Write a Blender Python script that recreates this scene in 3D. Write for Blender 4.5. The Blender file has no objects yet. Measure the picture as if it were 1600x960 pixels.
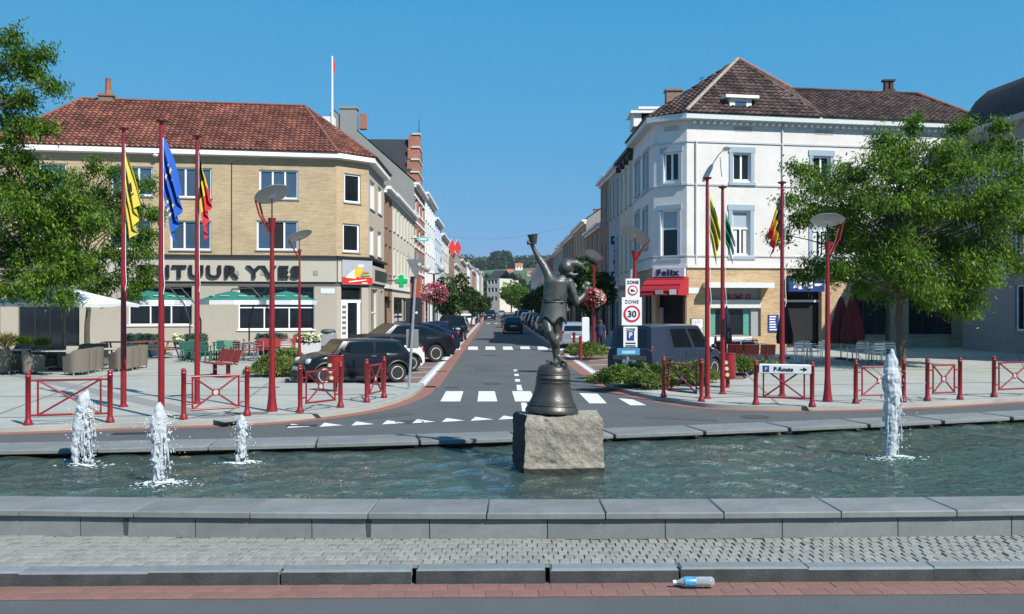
import bpy, math, random
import numpy as np
from mathutils import Vector, Matrix

R = math.radians
rnd = random.Random(7)
sc = bpy.context.scene
COL = sc.collection

# ------------------------------------------------------------------ camera, sky, sun, exposure
EYE = 2.4                 # camera height above the road
F = 1385.0                # focal length in photograph pixels (1600 wide)
HOR = 478.0               # horizon row in the photograph
cam_d = bpy.data.cameras.new('camera')
cam = bpy.data.objects.new('camera', cam_d); COL.objects.link(cam)
cam.location = (0, 0, EYE); cam.rotation_euler = (R(90), 0, 0)
cam_d.sensor_width = 36; cam_d.lens = 36 * F / 1600; cam_d.shift_y = -2 / 1600
cam_d.clip_start = 0.1; cam_d.clip_end = 6000
sc.camera = cam

SUN_ELEV = 45.0
SHADE = Vector((-0.69, 0.724, 0))          # ground direction the shadows fall
world = bpy.data.worlds.new('World'); sc.world = world; world.use_nodes = True
wn = world.node_tree; bg = wn.nodes['Background']
sky = wn.nodes.new('ShaderNodeTexSky'); sky.sky_type = 'NISHITA'; sky.sun_disc = False
sky.sun_elevation = R(SUN_ELEV)
sky.sun_rotation = math.atan2(-SHADE.x, -SHADE.y)
sky.air_density = 0.85; sky.dust_density = 0.0; sky.ozone_density = 1.2; sky.altitude = 0
# the phone camera's tone curve and cool white balance, applied to the whole sky alike: a*S/(1+c*S) for each channel
sep = wn.nodes.new('ShaderNodeSeparateColor'); comb = wn.nodes.new('ShaderNodeCombineColor'); wn.links.new(sky.outputs[0], sep.inputs[0])
for i_, (a_, c_) in enumerate(((.37, .05), (3.75, .95), (6.6, 1.0))):
    m1 = wn.nodes.new('ShaderNodeMath'); m1.operation = 'MULTIPLY_ADD'; m1.inputs[1].default_value = c_; m1.inputs[2].default_value = 1.0
    m2 = wn.nodes.new('ShaderNodeMath'); m2.operation = 'DIVIDE'; m3 = wn.nodes.new('ShaderNodeMath'); m3.operation = 'MULTIPLY'; m3.inputs[1].default_value = a_
    wn.links.new(sep.outputs[i_], m1.inputs[0]); wn.links.new(sep.outputs[i_], m2.inputs[0]); wn.links.new(m1.outputs[0], m2.inputs[1]); wn.links.new(m2.outputs[0], m3.inputs[0]); wn.links.new(m3.outputs[0], comb.inputs[i_])
wn.links.new(comb.outputs[0], bg.inputs[0]); bg.inputs[1].default_value = 0.094

sun_d = bpy.data.lights.new('sun', 'SUN'); sun = bpy.data.objects.new('sun', sun_d); COL.objects.link(sun)
sun_d.energy = 5.0; sun_d.angle = R(0.53); sun_d.color = (1.0, 0.95, 0.87)
_e = R(SUN_ELEV)
_d = Vector((SHADE.x * math.cos(_e), SHADE.y * math.cos(_e), -math.sin(_e)))
sun.rotation_euler = _d.to_track_quat('-Z', 'Y').to_euler()
sun.location = (30, -30, 60)

vs = sc.view_settings
vs.view_transform = 'Standard'; vs.look = 'None'; vs.gamma = 1; vs.use_curve_mapping = False; vs.exposure = 0.42
sc.cycles.max_bounces = 8; sc.cycles.transparent_max_bounces = 12
sc.cycles.caustics_reflective = False; sc.cycles.caustics_refractive = False

# ------------------------------------------------------------------ measuring helpers
def ground(px, py, z=0.0):
    """Point of the horizontal plane z that was measured at this place of the photograph."""
    D = (EYE - z) * F / (py - HOR)
    return Vector(((px - 800) * D / F, D, z))
def at(px, py, D):
    return Vector(((px - 800) * D / F, D, EYE - (py - HOR) * D / F))
AX = -0.0188                                  # the street runs along x = AX * y
def street(off, D, z=0.0):
    return Vector((AX * D + off, D, z))
def px_x(px, D): return (px - 800) * D / F

# ------------------------------------------------------------------ scene helpers
def tag(o, label=None, cat=None, group=None, kind=None):
    if label: o['label'] = label
    if cat: o['category'] = cat
    if group: o['group'] = group
    if kind: o['kind'] = kind
    return o
def thing(name, label, cat, loc=(0, 0, 0), rz=0.0, group=None):
    o = bpy.data.objects.new(name, None); COL.objects.link(o)
    o.location = loc; o.rotation_euler = (0, 0, rz); o.empty_display_size = 0.2
    return tag(o, label, cat, group)
def put(name, mesh, parent=None, loc=None, rot=None, scale=None):
    o = bpy.data.objects.new(name, mesh); COL.objects.link(o); o.parent = parent
    if loc is not None: o.location = loc
    if rot is not None: o.rotation_euler = rot
    if scale is not None: o.scale = scale if hasattr(scale, '__len__') else (scale,) * 3
    return o
def copy_tree(o, parent=None):
    c = o.copy(); COL.objects.link(c); c.parent = parent
    for ch in o.children: copy_tree(ch, c)
    return c

class MB:
    """Collects boxes, tubes, lathes, prisms ... into ONE mesh."""
    def __init__(s): s.v = []; s.f = []; s.m = []; s.M = Matrix.Identity(4); s.mi = 0; s.sm = []; s.smooth = False
    def at(s, loc=(0, 0, 0), rz=0.0, rx=0.0, ry=0.0):
        s.M = Matrix.Translation(Vector(loc)) @ Matrix.Rotation(rz, 4, 'Z') @ Matrix.Rotation(ry, 4, 'Y') @ Matrix.Rotation(rx, 4, 'X'); return s
    def add(s, vs_, fs, smooth=None):
        b = len(s.v)
        for p in vs_: s.v.append(tuple(s.M @ Vector(p)))
        sm = s.smooth if smooth is None else smooth
        for f in fs: s.f.append(tuple(i + b for i in f)); s.m.append(s.mi); s.sm.append(sm)
        return s
    def box(s, c, d, bev=0.0):
        x, y, z = c; a, b, h = d[0] / 2, d[1] / 2, d[2] / 2
        if bev <= 0:
            vs_ = [(x + i * a, y + j * b, z + k * h) for k in (-1, 1) for i, j in ((-1, -1), (1, -1), (1, 1), (-1, 1))]
            return s.add(vs_, [(3, 2, 1, 0), (4, 5, 6, 7), (0, 1, 5, 4), (1, 2, 6, 5), (2, 3, 7, 6), (3, 0, 4, 7)], False)
        e = min(bev, a * .9, b * .9, h * .9)
        rings = [(a - e, b - e, -h), (a, b, -h + e), (a, b, h - e), (a - e, b - e, h)]
        vs_ = []
        for (aa, bb, hh) in rings:
            for i, j in ((-1, -1), (1, -1), (1, 1), (-1, 1)): vs_.append((x + i * aa, y + j * bb, z + hh))
        fs = [(3, 2, 1, 0), (12, 13, 14, 15)]
        for r in range(3):
            for i in range(4): fs.append((r * 4 + i, r * 4 + (i + 1) % 4, r * 4 + 4 + (i + 1) % 4, r * 4 + 4 + i))
        return s.add(vs_, fs, False)
    def b2(s, x0, x1, y0, y1, z0, z1, bev=0.0):
        return s.box(((x0 + x1) / 2, (y0 + y1) / 2, (z0 + z1) / 2), (abs(x1 - x0), abs(y1 - y0), abs(z1 - z0)), bev)
    def tube(s, pts, r, seg=8, cap=True):
        pts = [Vector(p) for p in pts]; n = len(pts)
        rs = r if hasattr(r, '__len__') else [r] * n
        vs_ = []; fs = []
        prev = None
        for i, p in enumerate(pts):
            t = (pts[min(i + 1, n - 1)] - pts[max(i - 1, 0)])
            if t.length < 1e-9: t = Vector((0, 0, 1))
            t.normalize()
            if prev is None:
                a = Vector((0, 0, 1)) if abs(t.z) < .9 else Vector((1, 0, 0))
                u = t.cross(a).normalized()
            else:
                u = (prev - t * prev.dot(t))
                u = u.normalized() if u.length > 1e-6 else t.orthogonal().normalized()
            prev = u; w = t.cross(u)
            for k in range(seg):
                an = 2 * math.pi * k / seg
                vs_.append(p + (u * math.cos(an) + w * math.sin(an)) * rs[i])
        for i in range(n - 1):
            for k in range(seg): fs.append((i * seg + k, i * seg + (k + 1) % seg, (i + 1) * seg + (k + 1) % seg, (i + 1) * seg + k))
        if cap: fs.append(tuple(reversed(range(seg)))); fs.append(tuple(range((n - 1) * seg, n * seg)))
        return s.add(vs_, fs, True)
    def lathe(s, prof, seg=20, c=(0, 0, 0), axis='z', caps=True):
        vs_ = []; fs = []; n = len(prof)
        for (r, z) in prof:
            for k in range(seg):
                an = 2 * math.pi * k / seg
                if axis == 'z': p = (r * math.cos(an), r * math.sin(an), z)
                elif axis == 'y': p = (r * math.cos(an), z, r * math.sin(an))
                else: p = (z, r * math.cos(an), r * math.sin(an))
                vs_.append((p[0] + c[0], p[1] + c[1], p[2] + c[2]))
        for i in range(n - 1):
            for k in range(seg):
                q = (i * seg + k, i * seg + (k + 1) % seg, (i + 1) * seg + (k + 1) % seg, (i + 1) * seg + k)
                fs.append(q if axis != 'y' else q[::-1])
        if not caps: return s.add(vs_, fs, True)
        fs.append(tuple(reversed(range(seg))) if axis != 'y' else tuple(range(seg)))
        top = tuple(range((n - 1) * seg, n * seg)); fs.append(top if axis != 'y' else top[::-1])
        return s.add(vs_, fs, True)
    def poly(s, pts, h=None):
        """flat polygon; with h a prism extruded along vector h"""
        n = len(pts); pts = [Vector(p) for p in pts]
        if h is None: return s.add(pts, [tuple(range(n))], False)
        h = Vector(h)
        return s.add(pts + [p + h for p in pts], [tuple(reversed(range(n))), tuple(range(n, 2 * n))] + [(i, (i + 1) % n, n + (i + 1) % n, n + i) for i in range(n)], False)
    def ball(s, c, r, seg=10, ring=6):
        r = r if hasattr(r, '__len__') else (r, r, r)
        vs_ = [(c[0], c[1], c[2] - r[2])]; fs = []
        for i in range(1, ring):
            ph = -math.pi / 2 + math.pi * i / ring
            for k in range(seg):
                an = 2 * math.pi * k / seg
                vs_.append((c[0] + r[0] * math.cos(ph) * math.cos(an), c[1] + r[1] * math.cos(ph) * math.sin(an), c[2] + r[2] * math.sin(ph)))
        vs_.append((c[0], c[1], c[2] + r[2])); L = len(vs_) - 1
        for k in range(seg):
            fs.append((0, 1 + (k + 1) % seg, 1 + k)); fs.append((L, L - seg + k, L - seg + (k + 1) % seg))
        for i in range(ring - 2):
            for k in range(seg): fs.append((1 + i * seg + k, 1 + i * seg + (k + 1) % seg, 1 + (i + 1) * seg + (k + 1) % seg, 1 + (i + 1) * seg + k))
        return s.add(vs_, fs, True)
    def grid(s, P, smooth=True):
        """P: rows of points -> quads"""
        nr, nc = len(P), len(P[0])
        return s.add([p for r_ in P for p in r_], [(i * nc + j, i * nc + j + 1, (i + 1) * nc + j + 1, (i + 1) * nc + j) for i in range(nr - 1) for j in range(nc - 1)], smooth)
    def mesh(s, name, mats, sharp=None):
        me = bpy.data.meshes.new(name); me.from_pydata(s.v, [], s.f)
        for m in (mats if isinstance(mats, (list, tuple)) else [mats]): me.materials.append(m)
        me.polygons.foreach_set('material_index', s.m); me.polygons.foreach_set('use_smooth', s.sm)
        me.update()
        if sharp: me.set_sharp_from_angle(angle=R(sharp))
        return me
    def build(s, name, mats, parent=None, sharp=40, loc=None, rot=None, scale=None):
        return put(name, s.mesh(name, mats, sharp), parent, loc, rot, scale)

def text_mesh(txt, size, depth, mat, name='lettering', spacing=1.0, bold=0.0, shear=0.0, align='LEFT'):
    cu = bpy.data.curves.new(name, 'FONT'); cu.body = txt; cu.size = size; cu.extrude = depth; cu.offset = bold
    cu.space_character = spacing; cu.shear = shear; cu.align_x = align; cu.resolution_u = 3
    o = bpy.data.objects.new(name, cu); COL.objects.link(o)
    dg = bpy.context.evaluated_depsgraph_get(); dg.update()
    me = bpy.data.meshes.new_from_object(o.evaluated_get(dg))
    bpy.data.objects.remove(o); bpy.data.curves.remove(cu)
    me.name = name; me.materials.clear(); me.materials.append(mat)
    return me

# ------------------------------------------------------------------ materials
MT = {}
def mat(name, col, rough=.8, var=.12, scale=6.0, bump=0.0, bscale=40.0, metal=0.0, spec=.5, dirt=0.0, dscale=.7, coord='Object', rand=0.0, coat=0.0, detail=6.0):
    if name in MT: return MT[name]
    m = bpy.data.materials.new(name); m.use_nodes = True; MT[name] = m
    nt = m.node_tree; N = nt.nodes; L = nt.links; p = N['Principled BSDF']
    p.inputs['Roughness'].default_value = rough; p.inputs['Metallic'].default_value = metal
    p.inputs['Specular IOR Level'].default_value = spec
    if coat: p.inputs['Coat Weight'].default_value = coat; p.inputs['Coat Roughness'].default_value = .04
    tc = N.new('ShaderNodeTexCoord')
    rgb = N.new('ShaderNodeRGB'); rgb.outputs[0].default_value = (*col, 1)
    out = rgb.outputs[0]
    def scaled(src, amt, noise_scale, det=detail, bright=True):
        no = N.new('ShaderNodeTexNoise'); no.inputs['Scale'].default_value = noise_scale; no.inputs['Detail'].default_value = det
        no.inputs['Roughness'].default_value = .65
        L.new(tc.outputs[coord], no.inputs['Vector'])
        mr = N.new('ShaderNodeMapRange'); mr.inputs['From Min'].default_value = .25; mr.inputs['From Max'].default_value = .75
        mr.inputs['To Min'].default_value = 1 - amt; mr.inputs['To Max'].default_value = 1 + (amt if bright else 0)
        L.new(no.outputs['Fac'], mr.inputs['Value'])
        mx = N.new('ShaderNodeMix'); mx.data_type = 'RGBA'; mx.blend_type = 'MULTIPLY'; mx.inputs[0].default_value = 1
        L.new(src, mx.inputs[6]); L.new(mr.outputs[0], mx.inputs[7])
        return mx.outputs[2], no
    if var: out, _ = scaled(out, var, scale)
    if dirt: out, _ = scaled(out, dirt, dscale, 8.0, False)
    if rand:
        oi = N.new('ShaderNodeObjectInfo'); mr = N.new('ShaderNodeMapRange')
        mr.inputs['To Min'].default_value = 1 - rand; mr.inputs['To Max'].default_value = 1 + rand
        L.new(oi.outputs['Random'], mr.inputs['Value'])
        mx = N.new('ShaderNodeMix'); mx.data_type = 'RGBA'; mx.blend_type = 'MULTIPLY'; mx.inputs[0].default_value = 1
        L.new(out, mx.inputs[6]); L.new(mr.outputs[0], mx.inputs[7]); out = mx.outputs[2]
    L.new(out, p.inputs['Base Color'])
    if bump:
        no = N.new('ShaderNodeTexNoise'); no.inputs['Scale'].default_value = bscale; no.inputs['Detail'].default_value = 5
        L.new(tc.outputs[coord], no.inputs['Vector'])
        bp = N.new('ShaderNodeBump'); bp.inputs['Strength'].default_value = bump; bp.inputs['Distance'].default_value = .02
        L.new(no.outputs['Fac'], bp.inputs['Height']); L.new(bp.outputs[0], p.inputs['Normal'])
    return m

def brick_mat(name, c1, c2, mortar, bw=.22, bh=.07, rough=.9, msize=.012, dirt=.15):
    m = bpy.data.materials.new(name); m.use_nodes = True; MT[name] = m
    nt = m.node_tree; N = nt.nodes; L = nt.links; p = N['Principled BSDF']; p.inputs['Roughness'].default_value = rough
    uv = N.new('ShaderNodeUVMap')
    b = N.new('ShaderNodeTexBrick'); b.inputs['Color1'].default_value = (*c1, 1); b.inputs['Color2'].default_value = (*c2, 1); b.inputs['Mortar'].default_value = (*mortar, 1)
    b.inputs['Scale'].default_value = 1; b.inputs['Mortar Size'].default_value = msize; b.inputs['Brick Width'].default_value = bw; b.inputs['Row Height'].default_value = bh
    L.new(uv.outputs[0], b.inputs['Vector'])
    no = N.new('ShaderNodeTexNoise'); no.inputs['Scale'].default_value = .9; no.inputs['Detail'].default_value = 8; L.new(uv.outputs[0], no.inputs['Vector'])
    # long faint streaks of darker courses
    mp = N.new('ShaderNodeMapping'); mp.inputs['Scale'].default_value = (.5, 9, 1); L.new(uv.outputs[0], mp.inputs['Vector'])
    n2 = N.new('ShaderNodeTexNoise'); n2.inputs['Scale'].default_value = 1.6; n2.inputs['Detail'].default_value = 4; L.new(mp.outputs[0], n2.inputs['Vector'])
    ad = N.new('ShaderNodeMath'); ad.operation = 'ADD'; L.new(no.outputs['Fac'], ad.inputs[0]); L.new(n2.outputs['Fac'], ad.inputs[1])
    mr = N.new('ShaderNodeMapRange'); mr.inputs['From Min'].default_value = .7; mr.inputs['From Max'].default_value = 1.3; mr.inputs['To Min'].default_value = 1 - dirt; mr.inputs['To Max'].default_value = 1 + dirt
    L.new(ad.outputs[0], mr.inputs['Value'])
    mx = N.new('ShaderNodeMix'); mx.data_type = 'RGBA'; mx.blend_type = 'MULTIPLY'; mx.inputs[0].default_value = 1
    L.new(b.outputs['Color'], mx.inputs[6]); L.new(mr.outputs[0], mx.inputs[7]); L.new(mx.outputs[2], p.inputs['Base Color'])
    bp = N.new('ShaderNodeBump'); bp.inputs['Strength'].default_value = .5; bp.inputs['Distance'].default_value = .01
    inv = N.new('ShaderNodeMath'); inv.operation = 'SUBTRACT'; inv.inputs[0].default_value = 1; L.new(b.outputs['Fac'], inv.inputs[1])
    L.new(inv.outputs[0], bp.inputs['Height']); L.new(bp.outputs[0], p.inputs['Normal'])
    return m

def leaf_mat(name, c1, c2, trans=.35, rough=.5):
    m = bpy.data.materials.new(name); m.use_nodes = True; MT[name] = m
    nt = m.node_tree; N = nt.nodes; L = nt.links; p = N['Principled BSDF']; p.inputs['Roughness'].default_value = rough
    p.inputs['Specular IOR Level'].default_value = .35
    g = N.new('ShaderNodeNewGeometry'); cr = N.new('ShaderNodeValToRGB')
    cr.color_ramp.elements[0].color = (*c1, 1); cr.color_ramp.elements[1].color = (*c2, 1)
    tcl = N.new('ShaderNodeTexCoord'); nl = N.new('ShaderNodeTexNoise'); nl.inputs['Scale'].default_value = 1.1; nl.inputs['Detail'].default_value = 3; L.new(tcl.outputs['Object'], nl.inputs['Vector'])
    ml = N.new('ShaderNodeMath'); ml.operation = 'MULTIPLY_ADD'; ml.inputs[1].default_value = 1.5; ml.inputs[2].default_value = -.75; L.new(nl.outputs['Fac'], ml.inputs[0])
    al = N.new('ShaderNodeMath'); al.operation = 'ADD'; al.use_clamp = True; L.new(g.outputs['Random Per Island'], al.inputs[0]); L.new(ml.outputs[0], al.inputs[1])
    L.new(al.outputs[0], cr.inputs[0]); L.new(cr.outputs[0], p.inputs['Base Color'])
    tr = N.new('ShaderNodeBsdfTranslucent')
    mx0 = N.new('ShaderNodeMix'); mx0.data_type = 'RGBA'; mx0.blend_type = 'MULTIPLY'; mx0.inputs[0].default_value = 1
    L.new(cr.outputs[0], mx0.inputs[6]); mx0.inputs[7].default_value = (1.3, 1.5, .5, 1); L.new(mx0.outputs[2], tr.inputs['Color'])
    mx = N.new('ShaderNodeMixShader'); mx.inputs[0].default_value = trans
    L.new(p.outputs[0], mx.inputs[1]); L.new(tr.outputs[0], mx.inputs[2]); L.new(mx.outputs[0], N['Material Output'].inputs['Surface'])
    return m

RED = mat('red_paint', (.26, .010, .016), .42, .20, 9, coat=.2, dirt=.30, dscale=4)
DRED = mat('dark_red_paint', (.24, .018, .018), .45, .12, 6)
WHITE = mat('white_paint', (.80, .80, .78), .6, .04, 3, dirt=.08, dscale=1.5)
UPVC = mat('white_window_plastic', (.82, .83, .84), .35, .03, 3)
GLASS = mat('window_glass', (.010, .014, .018), .05, .5, .9, spec=.45)
GLASSB = mat('blue_window_glass', (.045, .085, .14), .06, .25, .8, spec=.9)
CURT = mat('net_curtain', (.62, .62, .6), .9, .15, 9)
ASPH = mat('asphalt', (.098, .104, .106), .92, .10, 30, bump=.35, bscale=260, dirt=.30, dscale=.55)
CONC = mat('plaza_concrete', (.38, .385, .345), .9, .06, 12, bump=.15, bscale=120, dirt=.30, dscale=.6)
BAND = mat('dark_paving_band', (.22, .225, .22), .9, .15, 14, bump=.3, bscale=60)
BLUE_STONE = mat('bluestone', (.205, .218, .216), .75, .10, 9, bump=.2, bscale=90, dirt=.36, dscale=1.7, rand=.09)
KERB = mat('kerb_stone', (.20, .225, .235), .8, .14, 10, bump=.25, bscale=70, dirt=.30, dscale=1.6, rand=.08)
SETT = mat('granite_sett', (.225, .225, .205), .85, .14, 16, bump=.4, bscale=50, rand=.14)
SAND = mat('joint_sand', (.15, .15, .135), .95, .2, 25)
REDSTRIP = mat('red_clay_paving', (.27, .12, .09), .9, .16, 14, bump=.25, bscale=90, dirt=.2, dscale=1.2)
BAY = mat('brown_bay_paving', (.19, .125, .105), .92, .18, 9, bump=.3, bscale=80, dirt=.25, dscale=.6)
LINE = mat('road_marking_white', (.78, .79, .80), .8, .10, 10, dirt=.38, dscale=4.5)
STEEL = mat('galvanised_steel', (.46, .48, .50), .42, .12, 8, metal=.7)
DARK = mat('dark_metal', (.022, .022, .025), .5, .2, 8)
ALU = mat('brushed_aluminium', (.62, .64, .66), .3, .08, 10, metal=.9)
TYRE = mat('tyre_rubber', (.018, .018, .019), .85, .2, 20)
RIM = mat('alloy_rim', (.55, .56, .58), .35, .08, 5, metal=.25)
BLACKPL = mat('black_plastic', (.02, .02, .022), .5, .15, 10)
CARGLASS = mat('car_glass', (.006, .008, .010), .03, .3, .8, spec=.5)
CHROME = mat('chrome', (.75, .76, .78), .1, 0, 1, metal=1.0)
LAMPW = mat('headlight_glass', (.42, .44, .46), .08, .3, 20, spec=.8)
LAMPR = mat('tail_light_red', (.35, .01, .015), .15, .2, 10)
PLATE = mat('number_plate', (.70, .70, .68), .5, .1, 30)
# ================================================================== SETTING: ground, pool, paving, markings
def yn(x): return 8.60 + .0057 * x * x                 # pool side facing the camera (front of the coping)
def yf(x): return 15.40 + .215 * x + .0066 * x * x     # far pool edge
PX0, PX1 = -14.0, 15.0
WATER_Z = -.035

def ribbon(mb, pts, off0, off1, z):
    """flat strip along a polyline between two sideways offsets (left of travel positive)"""
    pts = [Vector((p[0], p[1], 0)) for p in pts]; A = []; B = []
    for i, p in enumerate(pts):
        t = (pts[min(i + 1, len(pts) - 1)] - pts[max(i - 1, 0)]).normalized(); n = Vector((-t.y, t.x, 0))
        A.append(p + n * off0 + Vector((0, 0, z))); B.append(p + n * off1 + Vector((0, 0, z)))
    mb.grid([A, B], False)
def resample(pts, step):
    pts = [Vector((p[0], p[1], 0)) for p in pts]; out = [pts[0].copy()]; left = step
    for a, b in zip(pts, pts[1:]):
        L = (b - a).length; d = 0
        while L - d >= left: d += left; out.append(a.lerp(b, d / L)); left = step
        left -= (L - d)
    return out
def smooth_line(pts, n=6):
    P = [Vector((p[0], p[1], 0)) for p in pts]; out = []
    for i in range(len(P) - 1):
        p0, p1, p2, p3 = P[max(i - 1, 0)], P[i], P[i + 1], P[min(i + 2, len(P) - 1)]
        for k in range(n):
            t = k / n
            out.append(.5 * ((2 * p1) + (p2 - p0) * t + (2 * p0 - 5 * p1 + 4 * p2 - p3) * t * t + (3 * p1 - p0 - 3 * p2 + p3) * t ** 3))
    out.append(P[-1]); return out

# ---- asphalt sheet reaching the horizon, with the basin left out
mb = MB()
xs = [PX0 + (PX1 - PX0) * i / 40 for i in range(41)]
for a, b in zip(xs, xs[1:]):
    mb.add([(a, -80, 0), (b, -80, 0), (b, yn(b) + .35, 0), (a, yn(a) + .35, 0)], [(0, 1, 2, 3)])
    mb.add([(a, yf(a) + .35, 0), (b, yf(b) + .35, 0), (b, 60, 0), (a, 60, 0)], [(0, 1, 2, 3)])
mb.add([(-1500, -80, 0), (PX0, -80, 0), (PX0, 60, 0), (-1500, 60, 0)], [(0, 1, 2, 3)])
mb.add([(PX1, -80, 0), (1500, -80, 0), (1500, 60, 0), (PX1, 60, 0)], [(0, 1, 2, 3)])
mb.add([(-1500, 60, 0), (1500, 60, 0), (1500, 3500, 0), (-1500, 3500, 0)], [(0, 1, 2, 3)])
tag(mb.build('road', ASPH), kind='structure')

# ---- pool basin
POOLF = mat('pool_floor_paint', (.30, .37, .30), .7, .30, 1.3, dirt=.5, dscale=.5)
WETW = mat('wet_basin_wall', (.105, .095, .06), .5, .35, 4, dirt=.5, dscale=2)
mb = MB()
rows = []
for k in range(9):
    t = k / 8
    rows.append([(x, (yn(x) + .3) * (1 - t) + (yf(x) + .28) * t, -.42 + .02 * math.sin(x * 1.3 + k)) for x in xs])
mb.grid(rows)
pool = tag(mb.build('pool_basin', POOLF), kind='structure')
mb = MB()
for f, s in ((lambda x: yn(x) + .3, 1), (lambda x: yf(x) + .28, -1)):
    mb.grid([[(x, f(x), -.45) for x in xs], [(x, f(x), .10) for x in xs]], False)
mb.add([(PX0, yn(PX0), -.45), (PX0, yf(PX0) + .4, -.45), (PX0, yf(PX0) + .4, .1), (PX0, yn(PX0), .1)], [(0, 1, 2, 3)])
mb.add([(PX1, yn(PX1), -.45), (PX1, yf(PX1) + .4, -.45), (PX1, yf(PX1) + .4, .1), (PX1, yn(PX1), .1)], [(0, 1, 2, 3)])
mb.build('basin_wall', WETW, pool)
# brown algae ledge just under the far edge
mb = MB()
rows = [[(x, yf(x) + .28, WATER_Z - .02) for x in xs], [(x, yf(x) - .12 + .06 * math.sin(3 * x), WATER_Z - .035) for x in xs], [(x, yf(x) - .5, -.42) for x in xs]]
mb.grid(rows); mb.build('algae_ledge', mat('algae_brown', (.17, .125, .05), .6, .4, 5, dirt=.3, dscale=2), pool)

# ---- water: real waves, clear tinted water over the painted floor
wm = bpy.data.materials.new('pool_water'); wm.use_nodes = True; MT['pool_water'] = wm
nt = wm.node_tree; N = nt.nodes; L = nt.links; N.remove(N['Principled BSDF'])
tr = N.new('ShaderNodeBsdfTransparent'); tr.inputs[0].default_value = (.60, .76, .70, 1)
gl = N.new('ShaderNodeBsdfGlossy'); gl.inputs['Roughness'].default_value = .015
fr = N.new('ShaderNodeFresnel'); fr.inputs['IOR'].default_value = 1.33
mr_ = N.new('ShaderNodeMath'); mr_.operation = 'MULTIPLY_ADD'; mr_.inputs[1].default_value = 1.25; mr_.inputs[2].default_value = .05; mr_.use_clamp = True
mx = N.new('ShaderNodeMixShader'); tc = N.new('ShaderNodeTexCoord')
mp = N.new('ShaderNodeMapping'); mp.inputs['Scale'].default_value = (1, 1.7, 1); L.new(tc.outputs['Object'], mp.inputs[0])
no = N.new('ShaderNodeTexNoise'); no.inputs['Scale'].default_value = 4.0; no.inputs['Detail'].default_value = 3; L.new(mp.outputs[0], no.inputs['Vector'])
n2 = N.new('ShaderNodeTexNoise'); n2.inputs['Scale'].default_value = 13; n2.inputs['Detail'].default_value = 2; L.new(mp.outputs[0], n2.inputs['Vector'])
ad = N.new('ShaderNodeMath'); ad.operation = 'MULTIPLY_ADD'; ad.inputs[1].default_value = .22; L.new(n2.outputs['Fac'], ad.inputs[0]); L.new(no.outputs['Fac'], ad.inputs[2])
bp = N.new('ShaderNodeBump'); bp.inputs['Strength'].default_value = 1; bp.inputs['Distance'].default_value = .16; L.new(ad.outputs[0], bp.inputs['Height'])
L.new(bp.outputs[0], gl.inputs['Normal']); L.new(bp.outputs[0], fr.inputs['Normal']); L.new(fr.outputs[0], mr_.inputs[0])
df = N.new('ShaderNodeBsdfDiffuse'); df.inputs[0].default_value = (.12, .18, .155, 1)      # fine suspended silt
mt_ = N.new('ShaderNodeMixShader'); mt_.inputs[0].default_value = .30; L.new(tr.outputs[0], mt_.inputs[1]); L.new(df.outputs[0], mt_.inputs[2])
L.new(mr_.outputs[0], mx.inputs[0]); L.new(mt_.outputs[0], mx.inputs[1]); L.new(gl.outputs[0], mx.inputs[2]); L.new(mx.outputs[0], N['Material Output'].inputs['Surface'])
NOZ = [ground(118, 726, WATER_Z), ground(247, 757, WATER_Z), ground(377, 722, WATER_Z), ground(1393, 717, WATER_Z)]
def wave(x, y):
    h = .016 * math.sin(2.3 * x + 4.1 * y + 1.3 * math.sin(.9 * x)) + .012 * math.sin(-3.9 * x + 6.3 * y + math.sin(2.1 * x)) + .008 * math.sin(8.1 * x + 3.3 * y) + .008 * math.sin(3.1 * x - 9.7 * y + 2 * math.sin(1.7 * x + y)) + .005 * math.sin(12.3 * x + 11 * y + 2 * math.sin(3 * x))
    for p in NOZ:
        d = math.hypot(x - p.x, y - p.y)
        if d < 2.6: h += .014 * math.sin(d * 17) * math.exp(-d * 1.5)
    return h
mb = MB()
nx, ny = 520, 130
rows = []
for j in range(ny + 1):
    t = j / ny; r_ = []
    for i in range(nx + 1):
        x = PX0 + (PX1 - PX0) * i / nx; y = (yn(x) + .28) * (1 - t) + (yf(x) + .27) * t
        r_.append((x, y, WATER_Z + wave(x, y)))
    rows.append(r_)
mb.grid(rows); tag(mb.build('water', wm, sharp=None), kind='structure')

# ---- pool wall: panels, coping slabs, each stone a piece
wall = thing('pool_wall', 'low curved bluestone pool wall with coping slabs in the foreground', 'wall')
def slab_mesh(w, d, h, bev): return MB().box((0, 0, 0), (w, d, h), bev).mesh('slab', BLUE_STONE)
cop = slab_mesh(1.142, .62, .07, .012); pan = slab_mesh(1.142, .18, .20, .006)
for i in range(-8, 9):
    x = i * 1.15 + .33; a = math.atan(2 * .0057 * x)
    put('coping_slab', cop, wall, (x, yn(x) + .31, .355 + rnd.uniform(-.001, .001)), (0, 0, a))
    x2 = x - .56; a2 = math.atan(2 * .0057 * x2)
    put('wall_panel', pan, wall, (x2, yn(x2) + .135, .218), (0, 0, a2))
mb = MB()
for k in range(33):
    x = -9.6 + k * .6
    mb.at((x, yn(x) + .42, .1), math.atan(.0114 * x)).box((0, 0, 0), (.61, .22, .4))
mb.build('wall_core', WETW, wall)
# dark run-off stains below two joints
ST = mat('dark_stain', (.05, .055, .06), .7, .3, 9)
for px_ in (195, 577):
    x = px_x(px_, 8.7); mb = MB()
    mb.add([(x - .028, yn(x) + .0395, .315), (x + .03, yn(x) + .0395, .315), (x + .022, yn(x) + .0395, .14), (x - .015, yn(x) + .0395, .15)], [(0, 1, 2, 3)])
    mb.build('stain', ST, wall)

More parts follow.
